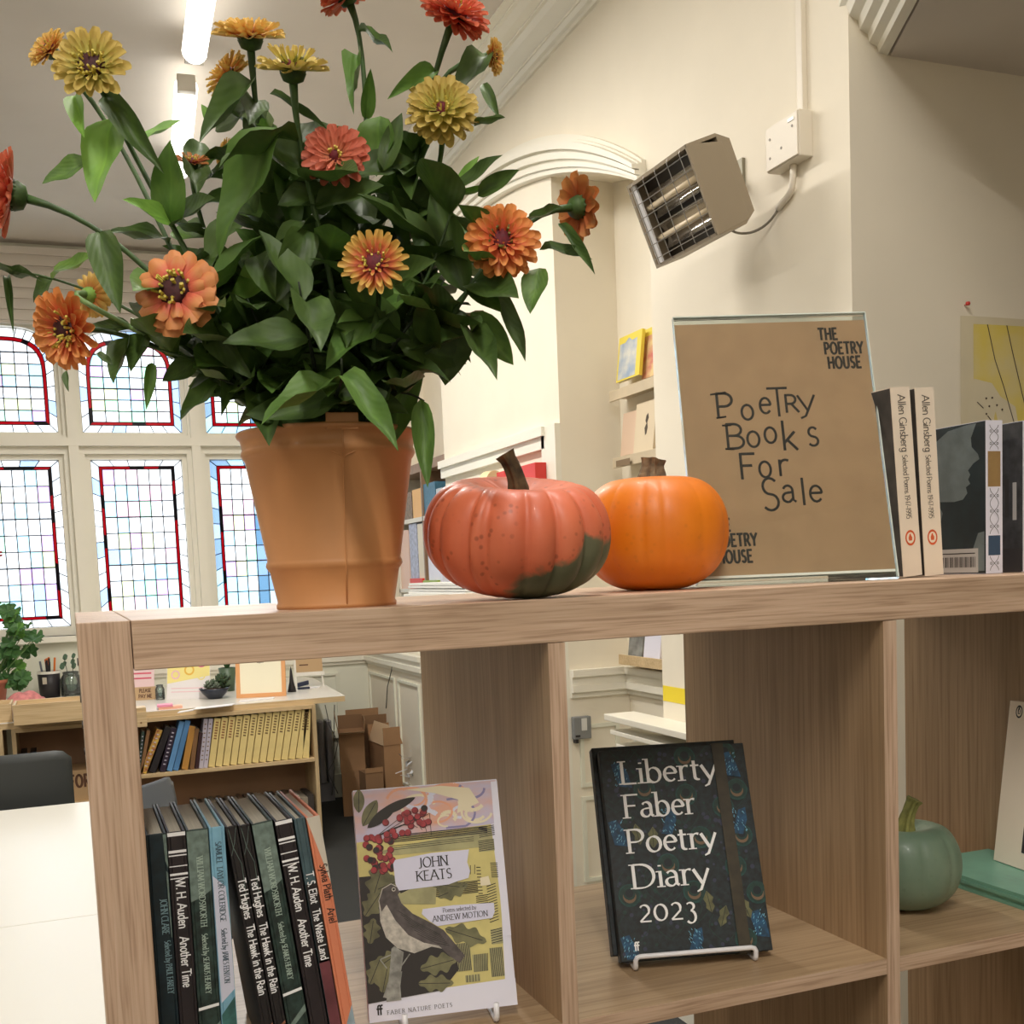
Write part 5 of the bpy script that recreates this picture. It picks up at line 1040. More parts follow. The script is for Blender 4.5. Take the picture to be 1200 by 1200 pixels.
for k in range(5):
    m=MB(); a_=Lh*(.1+.2*k); m.tube([L0(a_,.5,0),L0(a_,1.2,-.55),L0(a_,hh_-1.2,-.55),L0(a_,hh_-.5,0)],.13,5); m.build('guard_wire',M_wireg,hz)
br1=onX(868,188,XW)-W0 if False else onX(868,188,XW); br2=onX(868,232,XW)
m=MB(); o=Vector((XH,Yf,zt_)); m.box(XW-1-o.x,XW-o.x,br1.y-2.2-o.y,br1.y+2.2-o.y,br2.z-o.z,br1.z-o.z); a0=Vector((XW-1,br1.y,(br1.z+br2.z)/2))-o; mid=L0(Lh*.5,hh_*.5,dpt*1.2); m.tube([a0,mid],1.2,8); m.build('bracket',mat('galvanised_bracket',(140,136,118),.5,metal=.4),hz)
M_wp=mat('pale_plastic',(226,218,202),.45)
j0=onX(914,190,XW); j1=onX(957,143,XW); j2=onX(955,182,XW)
jb=thing('junction_box','white plastic switch box on the side wall between conduit and heater','switch box',(XW,j0.y,j2.z))
jy=j0.y-j1.y; jh=9.5
m=MB(); m.box(-4.2,0,-jy*.9,0,0,jh+2); m.build('box_body',M_wp,jb,bevel=.3)
m=MB(); m.box(-4.6,-4.2,-jy*.9+.3,-.3,.3,jh+1.7); m.build('face_plate',M_wp,jb,bevel=.15)
for y_,z_ in ((-2.2,8),(-jy*.9+2.4,8),(-2.2,3.2),(-jy*.45,4.2)):
    m=MB(); m.tube([(-4.62,y_,z_),(-4.75,y_,z_)],.35,8); m.build('screw',mat('screw_grey',(120,112,100),.4),jb)
m=MB(); m.box(-4.8,-4.5,-jy*.9+1.6,-jy*.9+4.2,9.3,10.1); m.build('switch_rocker',mat('switch_white',(244,244,240),.3),jb)
cp=onX(942,60,XW)
cd=MB(); cd.box(XW-1.6,XW,cp.y-1.3,cp.y+1.3,j2.z+jh+1.5,CEIL-12); tag(cd.build('conduit',M_wp,bevel=.2),'white plastic trunking running up the wall from the switch box','conduit')
c2=onX(915,245,XW); ca=MB(); P0=Vector((XW-1.5,(j0.y+j1.y)/2,j2.z)); q_=(P0,P0+Vector((0,.2,-9)),Vector((XW-.8,c2.y-4,c2.z+2.5)),Vector((XW-.8,c2.y,c2.z))); ca.tube([bez(q_,i/10) for i in range(11)],.9,8); tag(ca.build('cable_sleeve',M_wp,smooth=True),'short white curved cable sleeve hanging under the switch box','cable')
cc_=onX(880,265,XW); ca=MB(); hbk=Vector((XH,Yf,zt_))+L0(Lh*.8,hh_,dpt*.9)
q_=(Vector((XW-.8,c2.y,c2.z)),Vector((XW-1.2,(c2.y*.6+cc_.y*.4),c2.z-5)),Vector((XW-3,cc_.y,cc_.z-3)),hbk); ca.tube([bez(q_,i/12) for i in range(13)],.35,6); tag(ca.build('heater_cable',mat('grey_flex',(130,124,112),.6),smooth=True),'thin grey flex from the wall gland into the back of the heater','cable')

# ---------------------------------------------------------------- poster on the return wall
pt=onY(1125,375,YC); pw=onY(1200,380,YC); yt=onY(1138,379,YC)
ps=thing('poster','drooping tracing-paper sheet with a yellow print and thin black lines, held by a red pin','poster',(pt.x,YC-.3,pt.z-30))
C('tracing_paper',(222,212,184),var=.03,scale=8); C('yellow_wash',(226,206,104),var=.16,scale=9,col2=(220,206,150)); C('line_ink',(74,62,50)); C('mint_wash',(206,212,188),var=.06,scale=10)
m=MB(); m.grid(lambda u,v:(u*34-.3,-.12-.25*math.sin(u*7)*v,-8+v*39.0),8,8); m.build('backing_sheet',M['tracing_paper'],ps)
m=MB(); x0=yt.x-pt.x; m.grid(lambda u,v:(x0+u*29,-.5-.1*math.sin(u*6),-2+v*31.0),4,4); m.build('yellow_print',M['yellow_wash'],ps)
m=MB(); m.add([(1.2,-.55,-10),(x0+18,-.55,-10),(x0+14,-.62,8),(x0+9,-.62,10.5),(x0+6,-.62,14),(x0+.05,-.62,15),(1.2,-.62,9)],[(0,1,2,3,4,5,6)]); m.build('pale_print',M['tracing_paper'],ps)
m=MB()
for P in ([(x0+4.5,29),(x0+7,20),(x0+10,13),(x0+13,5),(x0+17,-6)],[(x0+11,29),(x0+13,22),(x0+17,9),(x0+20,0)],[(x0+4.5,5.5),(x0+9,1),(x0+14,-4)],[(x0+1,9),(x0+3,7.5)]): m.tube([(a,-.72,b) for a,b in P],.11,5)
for a,b in ((4,10),(6,10.2),(5,8),(4,6),(7.6,8.3),(9.4,7.2)): m.tube([(x0+a,-.7,b),(x0+a,-.78,b)],.28,6)
m.build('drawn_lines',M['line_ink'],ps)
m=MB(); pn=onY(1130,357,YC); o=pn-Vector((pt.x,YC-.3,pt.z-30)); m.lathe([(.0,.5),(.5,.42),(.62,0),(.5,-.45),(0,-.5)],12,(o.x,-1.0,o.z)); m.tube([(o.x,-1,o.z),(o.x,.3,o.z-.2)],.12,6); m.build('push_pin',mat('red_pin',(200,52,44),.35),ps,smooth=True)

# ---------------------------------------------------------------- niche: picture ledges and their books
def ledge(label,p,q,X,th,name='picture_ledge',lip=True,mt=None,dep=7):
    y0,y1=q.y,p.y; t=thing(name,label,'shelf',(X,y1,(p.z+q.z)/2))
    L_=y1-y0; m=MB(); m.box(-dep,0,-L_,0,-th*.0-.9,0); m.build('board',mt or M_ledge,t); m=MB(); m.box(-dep-1,-dep,-L_,0,-th*.55,th*.45); m.build('front_lip',mt or M_ledge,t,bevel=.1); m=MB(); m.box(-1,0,-L_,0,0,th*.8); m.build('back_rail',mt or M_ledge,t); return t
M_ledge=mat('cream_ledge',(214,198,170),.5,var=.06,scale=10)
XL=XN-8; p=onX(714,463,XL); q=onX(767,448,XL); l1z=(p.z+q.z)/2
ledge('upper cream picture ledge in the arched niche, holding yellow-edged books',p,Vector((0,YP+1,q.z)),XN,4)
p2=onX(718,543,XL); q2=onX(767,531,XL); ledge('lower cream picture ledge in the niche, its small brown label at the left',p2,Vector((0,YP+1,q2.z)),XN,4)
C('brown_label',(128,108,84)); m=MB(); a=onX(722,545,XL-1.2); b2=onX(738,540,XL-1.2); m.box(XL-1.25,XL-1.1,b2.y,a.y,a.z-.8,a.z+1.6); tag(m.build('shelf_label',M['brown_label']),'small brown label stuck on the lower niche ledge','label')
p3=onX(725,772,XL); q3=onX(775,778,XL); l3=ledge('pale wooden ledge low in the niche above the dado, seen through the middle cell',p3,Vector((0,YP+1,p3.z)),XN,4,mt=B_birch)
C('bk_blue',(150,170,196),var=.25,scale=16,col2=(214,214,206)); C('bk_yellow',(234,214,80)); C('bk_pinkpat',(232,206,150),var=.4,scale=20,col2=(206,110,104)); C('bk_beige',(222,206,178)); C('bk_rosebeige',(224,196,172)); C('bk_greyart',(150,152,150),var=.3,scale=20)
def nbook(label,px,py,px2,X,h,t,cov,print_=None,tilt=.12,yaw=0,grp='books on the niche ledges'):
    a=onX(px,py,X); b=onX(px2,py,X); w=abs(a.y-b.y)
    r=thing('book',label,'book',(X,a.y,a.z),(-tilt,0,-PI/2+yaw),grp)  # faces -x; local x runs towards the camera
    m=MB(); m.box(0,w,0,.15,0,h); m.box(0,w,t-.15,t,0,h); m.box(w-.15,w,.15,t-.15,0,h); m.build('cover',cov,r); m=MB(); m.box(.1,w-.2,.16,t-.16,.1,h-.1); m.build('page_block',M_pagew,r)
    if print_:
        for (mt,P) in print_: q=MB(); q.add([(u*w,-.03,v*h) for u,v in P],[tuple(range(len(P)))]); q.build('cover_print',mt,r)
    return r
nz=Vector; XB=XL+2.2
nbook('yellow and pale blue patterned book on the upper niche ledge, left one',722,449,749,XB-.8,17.5,1.4,M['bk_yellow'],[(M['bk_blue'],[(.06,.04),(.82,.04),(.82,.86),(.6,.84),(.45,.93),(.3,.84),(.06,.84)])])
nbook('pink, yellow and cream patterned book on the upper niche ledge, right one',752,445,772,XB+2.0,19,1.4,M['bk_pinkpat'],[(M['bk_yellow'],[(0,.85),(1,.85),(1,1),(0,1)])])
nbook('rose-beige book on the lower niche ledge, behind the beige one',727,535,744,XB+1.2,17,1,M['bk_rosebeige'])
nbook('beige book with an oval line drawing and dark edge on the lower niche ledge',742,533,765,XB-.6,19.5,1.8,M['bk_beige'],[(M['line_ink'],[(.55,.33),(.62,.36),(.66,.48),(.62,.58),(.68,.66),(.64,.76),(.55,.72),(.52,.62),(.58,.56),(.5,.48)])])
nbook('grey picture book on the wooden ledge low in the niche',736,768,752,XB,10,1,M['bk_greyart']); nbook('white card with a small black edge on the wooden ledge low in the niche',754,770,773,XB-.5,10.5,1,M['cover_white'])
# things on the pier, seen through the middle cell
C('tape_yellow',(240,216,50)); C('sticker_grey',(180,188,194),var=.3,scale=60); a=onX(777,812,XW-.1); b2=onX(808,813,XW-.1)
m=MB(); m.box(XW-.12,XW,b2.y,a.y,a.z-2.6,a.z+2.6); tag(m.build('yellow_tape',M['tape_yellow']),'strip of yellow tape stuck on the white pier','tape')
a=onX(777,733,XW-.1); b2=onX(796,735,XW-.1); m=MB(); m.box(XW-.12,XW,b2.y,a.y,a.z-2.6,a.z+2.8); o=m.build('sticker',M['sticker_grey']); tag(o,'small grey and black sticker high on the white pier','sticker')
m=MB(); m.box(XW-.2,XW-.13,b2.y+2,b2.y+5,a.z,a.z+2); m.build('black_mark',M_ink,o).location=(0,0,0)
# white plan chest beside the pier
wc0=onX(752,843,XW-8)
wc=thing('plan_chest','white low chest with stepped top edge against the niche, behind the diary','chest',(XW-10,YP-2,FLOOR))
zt2=wc0.z-FLOOR
for k in range(3): m=MB(); m.box(-2+k*1.5,10,-58,24-k*1.4,zt2-2.2-5*k,zt2-5*k if k==0 else zt2-5*k-.6); m.build('top_board' if k==0 else 'drawer_front',M_trim,wc,bevel=.2)
m=MB(); m.box(1.5,10,-57,21,0,zt2-14); m.build('body',M_trim,wc)
# grey socket on the niche jamb
so=onY(669,840,YN); so2=onY(690,864,YN); sk=thing('socket','grey metal double socket on the panelled niche jamb','socket',(so.x,YN,so2.z))
m=MB(); m.box(0,so2.x-so.x,-3,0,0,so.z-so2.z); m.build('back_box',mat('grey_socket',(128,130,130),.5),sk,bevel=.3); m=MB(); m.box(3.3,5.6,-3.4,-3,3.5,8.5); m.build('switch',mat('pale_grey',(214,214,210),.5),sk); m=MB(); m.box(.5,2.5,-3.3,-3,1,1.8); m.box(.2,1.6,-3.4,-1,-1.5,0); m.build('plug_tab',M_ink,sk)

# ---------------------------------------------------------------- bookcase in the far recess, items on the cupboard ledge
bk2=thing('wall_bookcase','brown-edged wooden bookcase in the far wall recess, between bucket and coral pumpkin','bookcase',(XW+4,YI+2,ZD))
C('case_brown',(152,122,96),var=.1,scale=20); C('case_white',(226,222,210))
zz=[onX(500,y,XW+6).z-ZD for y in (545,607,690)]
def shelfb(z,mt,nm,t=2.2): m=MB(); m.box(0,22,0,YE-YI-4,z-t,z); m.build(nm,mt,bk2)
shelfb(zz[0]+2,M['case_brown'],'top_board',5); shelfb(zz[1]+1,M['case_white'],'shelf',2.5); shelfb(zz[2],M['case_white'],'shelf'); shelfb(-.2+1.6,M['case_white'],'shelf',1.6)
for y_ in (0,50,YE-YI-6): m=MB(); m.box(0,22,y_,y_+2,0,zz[0]-3); m.build('upright',M['case_brown' if y_==50 else 'case_white'],bk2)
m=MB(); m.box(20,22,2,YE-YI-6,0,zz[0]-3); m.build('back_panel',M['case_white'],bk2)
C('bkc_brown',(150,126,100),var=.3,scale=60); C('bkc_orange',(232,182,112)); C('bkc_blue',(70,120,146),var=.12,scale=50); C('bkc_grey',(186,192,200)); C('bkc_pink',(230,196,178)); C('bkc_lav',(190,196,220),var=.2,scale=40); C('bkc_cream',(222,212,188)); C('bkc_olive',(130,120,94))
def rb(label,px0,px1,ytop,zb_,cov,grp='books in the far wall bookcase',cat='book'):
    X=XW+5; a=onX(px0,600,X); b=onX(px1,600,X); h=onX((px0+px1)/2,ytop,X).z-zb_; y0,y1=min(a.y,b.y),max(a.y,b.y)
    r=thing('book',label,cat,(X,y0,zb_+.05),None,grp); m=MB(); w=y1-y0-.2; m.box(0,13,0,.15,0,h); m.box(0,13,w-.15,w,0,h); m.box(0,.15,.15,w-.15,0,h); m.build('cover',cov,r); m=MB(); m.box(.2,12.8,.16,w-.16,.1,h-.15); m.build('page_block',M_page,r)
zsh=ZD+zz[1]+1
rb('brown book with dark marks, against the bucket in the far bookcase',470,483,578,zsh,M['bkc_brown']); rb('pale orange book in the far bookcase, between brown and blue ones',484,494,573,zsh,M['bkc_orange']); rb('blue book in the far bookcase, taller than the orange one',494.5,511,566,zsh,M['bkc_blue']); rb('grey-white book at the right end of the far bookcase shelf',512,519,572,zsh,M['bkc_grey'])
zs2=ZD+zz[2]
rb('pale pink book low in the far bookcase beside the bucket',466,477,622,zs2,M['bkc_pink']); rb('lavender-spined book low in the far bookcase',478,487,614,zs2,M['bkc_lav']); rb('cream folder with dark gap low in the far bookcase',488,495,614,zs2,M['bkc_cream']); rb('white box file low in the far bookcase',499,515,640,zs2,M['cover_white'])
X=XW+3.5; C('box_red',(220,66,50)); C('box_green',(150,170,60)); C('leaf_green2',(60,110,60))
for lb,px0,px1,y0,y1,mt in (('small bright red box on the low shelf of the far bookcase',480,494,664,677,M['box_red']),('small olive-green box beside the red one in the far bookcase',495,512,664,675,M['box_green'])):
    a=onX(px0,y1,X); b=onX(px1,y0,X); m=MB(); m.box(X,X+6,min(a.y,b.y),max(a.y,b.y)-.4,zs2+.05,zs2+.05+abs(b.z-a.z)); tag(m.build('storage_box',mt,bevel=.2),lb,'box')
# stack of white paper trays on a side table in front of that wall
X=XW-22; a=onX(478,683,X); b=onX(545,697,X); pzt=a.z; st_=thing('wall_shelf','white bracketed wall shelf under the paper stack right of the bucket','shelf',(X,b.y-4,FLOOR)); L_=a.y-b.y
m=MB(); m.box(-1,21,-4,L_+10,b.z-FLOOR-3,b.z-FLOOR-.1); m.build('board',M_trim,st_,bevel=.3)
for y_ in (0,L_+5): m=MB(); m.prism([(4,b.z-FLOOR-3),(21.5,b.z-FLOOR-3),(21.5,b.z-FLOOR-16)],(0,y_,0),(1,0,0),(0,0,1),(0,1.5,0)); m.build('bracket',M_trim,st_)
C('paper_white',(236,236,232),rough=.7); 
for k in range(4):
    m=MB(); m.box(X+.4*(k%2),X+17,b.y+.5*(k%3),a.y-.5*(k%2),b.z+k*(pzt-b.z)/4+.02,b.z+(k+.82)*(pzt-b.z)/4); tag(m.build('paper_ream',M['paper_white'],bevel=.1),('lowest white paper ream in the stack right of the bucket foot','second white paper ream up in the stack right of the bucket','third white paper ream up in the stack right of the bucket','top white paper ream of the stack right of the bucket')[k],'paper','white paper reams')
# red lettered box and tape roll on a ledge over the cupboard door
X=XW-6; a=onX(583,575,X); lg=thing('picture_ledge','white ledge on the cupboard front behind the coral pumpkin','shelf',(XW-1,onX(640,575,X).y+8,onX(600,585,X).z)); m=MB(); m.box(-14,0,0,onX(545,575,X).y-onX(640,575,X).y-8,-1.6,0); m.build('board',M_trim,lg)
zl=lg.location.z*100-Z0
C('box_scarlet',(206,52,44)); C('letter_cream',(236,214,170)); C('letter_orange',(232,160,60)); C('tan_roll',(222,200,158))
a=onX(582,560,X); b=onX(627,548,X); ztop=onX(600,549,X).z
rbx=thing('red_box','scarlet box with large cream and orange letters behind the coral pumpkin stem','box',(X,b.y,zl)); w=a.y-b.y; hgt=ztop-zl
m=MB(); m.box(0,5,0,w,0.02,hgt); m.build('body',M['box_scarlet'],rbx,bevel=.2)
for k,(u0,u1,mt) in enumerate(((.62,.72,M['letter_orange']),(.32,.5,M['letter_cream']),(.78,.9,M['box_scarlet']))):
    m=MB(); m.box(-.15,0,u0*w,u1*w,hgt*.15,hgt*.95); m.build('letter',mt,rbx)
m=MB(); m.tube([(-.1,.56*w,hgt*.3),(-.1,.6*w,hgt*.8),(-.1,.56*w,hgt*.9),(-.1,.52*w,hgt*.6),(-.1,.55*w,hgt*.3)],.35,5); m.build('letter',M['letter_orange'],rbx)
a=onX(572,561,X); rl=thing('tape_roll','tan paper roll lying on the ledge left of the scarlet box','roll',(X,a.y,zl)); rr_=max(2.5,(onX(572,552,X).z-zl)/2)
m=MB(); n=24
m.lathe([(rr_*.45,0),(rr_,0),(rr_,4.5),(rr_*.45,4.5),(rr_*.45,0)],n); o=m.build('roll_body',M['tan_roll'],rl,smooth=False); o.rotation_euler=(PI/2,0,.5); o.location=(0,0,rr_/100)
# ---------------------------------------------------------------- low bookcases and worktop by the window
ZT=-62.8
wf=onZ(174,836,ZT); wr_=onZ(404,815,ZT); wk_=onZ(363,793,ZT); YF=(wf.y+wr_.y)/2
C('laminate_white',(232,228,220),rough=.25)
wt=thing('worktop','long white-topped worktop with pale birch edge running below the stained-glass window','worktop',(0,YF,ZT-3.2))
poly=[(-95,0),(wr_.x,wr_.y-YF),(wk_.x,min(wk_.y,655)-YF),(wk_.x-6,YW-2.7-YF),(-95,YW-2.7-YF)]
m=MB(); m.prism([(a,b) for a,b in poly],(0,0,2.95),(1,0,0),(0,1,0),(0,0,.25)); m.build('laminate',M['laminate_white'],wt); m=MB(); m.prism(poly,(0,0,0),(1,0,0),(0,1,0),(0,0,2.94)); m.build('board_core',B_birch,wt)
xr=onY(371,850,YF+1).x; xm=onY(118,860,YF+1).x; xl=onY(14,870,YF+1).x
zs1=onY(270,898,YF+1).z
def carcass(label,x0,x1,z_sh,dep=32):
    t=thing('low_bookcase',label,'bookcase',(x0,YF+1,FLOOR)); Hh=ZT-3.25-FLOOR; L_=x1-x0
    for a in (0,L_-2): m=MB(); m.box(a,a+2,0,dep,0,Hh); m.build('side_panel',B_birchz,t,bevel=.05)
    m=MB(); m.box(2,L_-2,dep-1.2,dep,0,Hh); m.build('back_panel',mat('brown_board',(160,124,94),.6,var=.06,scale=6),t)
    for z in (z_sh-FLOOR,8.0): m=MB(); m.box(2,L_-2,.2,dep-1.2,z-1.9,z); m.build('shelf',B_birch,t,bevel=.05)
    m=MB(); m.box(2,L_-2,.2,dep-1.2,Hh-2,Hh-.02); m.build('top_board',B_birch,t); return t
carcass('pale birch low bookcase full of yellow and dark books under the worktop',xm,xr,zs1)
zs3=onY(82,941,YF+1).z
carcass('pale birch low bookcase behind the dark chair, holding a brown box',xl,xm-.1,zs3)
carcass('pale birch low bookcase at the far left edge under the worktop',-92,xl-4,zs1)
# spines on its shelf: bottom px, top px (left edge), top y, width px, cover
C('sp_yellow',(236,214,146),var=.04,scale=20); C('sp_black',(34,30,34)); C('sp_purple',(48,34,58),var=.3,scale=80); C('sp_blue',(96,146,196)); C('sp_blue2',(84,134,186)); C('sp_gold',(190,138,66)); C('sp_brown',(132,96,62)); C('sp_maroon',(60,34,38)); C('sp_lilac',(196,190,206)); C('sp_multi',(210,180,80),var=.6,scale=70,col2=(150,70,60)); C('sp_green',(52,72,64),var=.3,scale=80); C('sp_title',(120,96,60)); C('sp_title2',(150,100,60))
def cp2(x,y): return 140+x/4.2857,740+y/4.2857
rows=[(88,715,112,505,16,'sp_green','dark green and white thin book, first visible on the birch shelf'),(100,712,138,500,18,'sp_brown','thin brown book beside the dark green one on the birch shelf'),(106,708,190,500,34,'sp_multi','multicoloured book with yellow foot on the birch shelf'),
 (150,704,232,488,36,'sp_black','thick black book between multicoloured and purple ones'),(202,697,262,490,32,'sp_purple','dark purple book with pale dots on its spine'),(238,694,303,456,29,'sp_blue','light blue book, left of two blue ones'),(269,690,333,452,29,'sp_blue2','light blue book, right of two blue ones'),
 (312,686,352,480,34,'sp_gold','golden-brown book right of the blue pair'),(352,682,378,490,24,'sp_brown','brown book right of the golden one on the birch shelf'),(378,678,402,510,20,'sp_maroon','short dark maroon book before the lilac pair'),(399,674,425,441,22,'sp_lilac','pale lilac book, left of two lilac ones'),(421,671,450,440,22,'sp_lilac','pale lilac book touching the yellow row')]
ordn=['first','second','third','fourth','fifth','sixth','seventh','eighth','ninth','tenth','eleventh','twelfth','thirteenth']
for i in range(13):
    rows.append((446+i*36.6,668-i*4.1,478+i*37.0,440-i*4.0,34,'sp_yellow','pale yellow spine, %s of the leaning yellow row counted from the lilac books'%ordn[i]))
rows.append((920,614,930,390,33,'sp_yellow','pale yellow book standing upright at the right end of the birch shelf'))
YB=YF+3.0
for i,(bx0,by0,tx0,ty0,wd,cv,lab) in enumerate(rows):
    b=onY(*cp2(bx0,by0),YB); t_=onY(*cp2(tx0,ty0),YB); b2=onY(*cp2(bx0+wd,by0),YB); w=(b2.x-b.x)*.95; zb=zs1+.03; h=(t_-Vector((b.x,YB,zb))).length; ang=math.atan2(t_.x-b.x,t_.z-zb); w=w*math.cos(ang)
    r=thing('book',lab,'book',(b.x,YB,zb+w*math.sin(max(0,ang))),(0,ang,0),'books on the low birch bookcase')
    m=MB(); m.box(0,w,0,.2,0,h); m.box(0,.15,.2,13,0,h); m.box(w-.15,w,.2,13,0,h); m.build('cover',M[cv],r); m=MB(); m.box(.16,w-.16,.22,12.9,.1,h-.15); m.build('page_block',M_page,r)
    m=MB()
    if cv=='sp_yellow':
        for k in range(7): m.add([(w*.28,-.03,h*(.93-.055*k)),(w*.28,-.03,h*(.90-.055*k)),(w*.72,-.03,h*(.90-.055*k)),(w*.72,-.03,h*(.93-.055*k))],[(0,1,2,3)])
        m.build('lettering',M['sp_title2' if i in(12,13,14) else 'sp_title'],r)
    elif cv in('sp_purple','sp_multi','sp_green','sp_lilac'):
        for k in range(9): z=h*(.9-.09*k); m.add([(w*.3,-.03,z),(w*.3,-.03,z-.7),(w*.7,-.03,z-.5),(w*.7,-.03,z)],[(0,1,2,3)])
        m.build('lettering',M['sp_lilac' if cv!='sp_lilac' else 'sp_title'],r)
# tops of the magazines on the bottom shelf
R=random.Random(31); x=onY(226,935,YF+4).x; k=0
zb=FLOOR+8.05; C('mag_a',(150,140,124)); C('mag_b',(66,60,56)); C('mag_c',(186,176,158)); C('mag_d',(110,92,76))
while x<xr-4:
    w=R.uniform(1.6,3.4); px=proj(Vector((x,YF+4,-100)))[0]; h=onY(px,945-(px-226)*.09+R.uniform(-2,2),YF+4).z-zb; c=R.choice(['mag_a','mag_b','mag_c','mag_d'])
    m=MB(); m.box(0,w-.1,0,22,0,h); o=m.build('magazine_file',M[c],None,(x,YF+4,zb)); tag(o,'narrow standing document on the low bookcase bottom shelf, only its top edge showing','document','documents on the bottom shelf'); x+=w; k+=1
# brown box with lettering, black and white files on the middle unit
a=onY(82,903,YF+6); C('kraft_box',(190,158,118))
bx3=thing('archive_box','kraft cardboard box reading FOR on the bookcase behind the dark chair','box',(a.x-26,YF+4,zs3+.03))
hb_=a.z-zs3; wb3=xm-2.3-(a.x-26); o=MB(); o.box(0,wb3,0,24,0,hb_); o.build('box_body',M['kraft_box'],bx3); lettering(bx3,[(('FOR',(25.5,-.1,hb_-8.5),(1,0,0),(0,0,1),6),dict(thick=.2,wx=.6,track=.14))],mat('brown_ink',(96,62,44)))
for k in range(2):
    a=onY(20+6*k,868,YF+4); m=MB(); m.obox((0,0,0),(2.6,0,0),(0,20,0),(-1.0 if False else .6,0,27)); o=m.build('ring_binder',M['sp_black'],None,(xl+2.6+4.5*k,YF+3,zs3+.05)); tag(o,('black ring binder with white spine bands, left one behind the chair','black ring binder with white spine bands, right one behind the chair')[k],'binder','black ring binders')
    for z_ in (13,19,23): m=MB(); m.box(.9+z_*.15,1.6+z_*.15,-.08,0,z_,z_+2.4); m.build('spine_band',M_white,o)

# ---------------------------------------------------------------- things on the worktop
def at(px,py): return onZ(px,py,ZT)
ZTt=ZT+.03
def onT(px,py): p=at(px,py); return (p.x,p.y,ZTt)
# framed notice
C('frame_pine',(222,160,104),rough=.45); C('notice_cream',(240,234,208))
p=at(277,818.5); q_=at(335.5,815.5); wv=(q_-p).length; yw=math.atan2(q_.y-p.y,q_.x-p.x)
fr=thing('framed_notice','pine-framed cream notice with lines of grey writing on the worktop','notice',(p.x,p.y,ZTt),(-.2,0,yw)); hf=wv*1.34; b=2.3
m=MB(); m.box(0,wv,0,1.6,0,b); m.box(0,wv,0,1.6,hf-b,hf); m.box(0,b,0,1.6,b,hf-b); m.box(wv-b,wv,0,1.6,b,hf-b); m.build('frame',M['frame_pine'],fr,bevel=.15); m=MB(); m.box(b,wv-b,.6,1.2,b,hf-b); m.build('paper',M['notice_cream'],fr)
lettering(fr,[(('Please pay the bookseller',(wv/2,.55,hf*.74),(1,0,0),(0,0,1),1.7),dict(thick=.26,align='c',fit=wv*.62)),(('Thank you for your',(wv/2,.55,hf*.60),(1,0,0),(0,0,1),1.7),dict(thick=.26,align='c',fit=wv*.58)),(('support',(wv/2,.55,hf*.53),(1,0,0),(0,0,1),1.0),dict(thick=.22,align='c'))],mat('grey_writing',(104,98,86),.6))
# little easel sign, brown card on a clear stand
p=at(346,806); wv=17; cs_=thing('card_stand','clear stand with a brown card at the right end of the worktop','sign',(p.x,p.y,ZTt),(-.1,0,-.1))
m=MB(); m.box(0,1.2,0,.8,0,26); m.build('post',M_wplast,cs_); zc_=onY(366,787,p.y).z-ZTt; m=MB(); m.box(1.3,wv,0,.4,zc_,zc_+13); m.build('brown_card',M['kraft_box'],cs_); m=MB(); m.box(.2,wv+1,-.2,1,zc_-2.2,zc_-.1); m.build('tray',M_wplast,cs_); m=MB(); m.tube([(wv+.2,.5,0),(wv-.6,.5,zc_-2)],.5,8); m.build('leg',M_wplast,cs_)
lettering(cs_,[(('GAZETTE',(2.8,-.05,zc_+3.0),(1,0,0),(0,0,1),2),dict(thick=.16,wx=.6))],M['sp_title']) if False else lettering(cs_,[(('------',(3.4,-.05,zc_+3.6),(1,0,0),(0,0,1),2.2),dict(thick=.35,track=.02))],mat('brown_ink',(96,62,44)))
# bowl of succulents
p=at(254,820); bw=thing('succulent_bowl','navy bowl planted with small succulents left of the pine frame','plant',(p.x,p.y+8,ZTt))
m=MB(); m.lathe([(0,0),(3.6,0),(4.2,.5),(6.6,3),(8.6,6.0),(8.2,6.0),(6.0,3.6),(0,3.4)],28); m.build('bowl',mat('navy_glaze',(42,48,62),.3),bw,smooth=True); m=MB(); m.lathe([(7.8,5.2),(4,5.8),(0,6.0)],24); m.build('soil',mat('potting_soil',(84,56,44),.9,var=.4,scale=200),bw)
R=random.Random(4)
for k,(x,y,s,g) in enumerate(((-3.5,-1,1.0,1),(-.5,1,1.1,1),(3.2,0,1.7,0),(1,-3,.8,1),(5.6,1,1.1,0))):
    m=MB(); 
    for j in range(14):
        a=j*2.4; e=.25+.08*j; L_=(3.4-.1*j)*s; d=Vector((math.cos(a)*math.cos(e),math.sin(a)*math.cos(e),math.sin(e))); o=Vector((x,y,6+.22*j*s)); m.tube([o,o+d*L_*.6,o+d*L_],[.35*s,.75*s,.1],6)
    if g==0: 
        for j in range(26): a=R.uniform(0,6.3); e=R.uniform(.2,1.5); d=Vector((math.cos(a)*math.cos(e),math.sin(a)*math.cos(e),math.sin(e)))*R.uniform(1.5,3.2); o=Vector((x,y,9))+d; m.tube([o,o+d*.6],[.9,.4],5)
    m.build('succulent',mat('succulent_'+'ab'[g],((60,84,54),(126,140,122))[g],.6,var=.25,scale=80),bw)
p=at(276,812); vs=thing('grass_pot','dark green tapered pot with spiky leaves just left of the pine frame','plant',(p.x-2,p.y+16,ZTt)); m=MB(); m.lathe([(0,0),(3.6,0),(5.2,14),(4.8,14),(3.4,1),(0,1)],20); m.build('pot',mat('sage_glaze',(84,104,80),.4),vs,smooth=True); m=MB()
for j in range(16): a=j*2.4; d=Vector((math.cos(a),math.sin(a),0)); m.tube([(0,0,12),d*2.5+Vector((0,0,18)),d*(5+j%3)+Vector((0,0,20+j%4))],[.4,.35,.05],4)
m.build('spiky_leaves',mat('grass_green',(62,96,52),.6),vs)
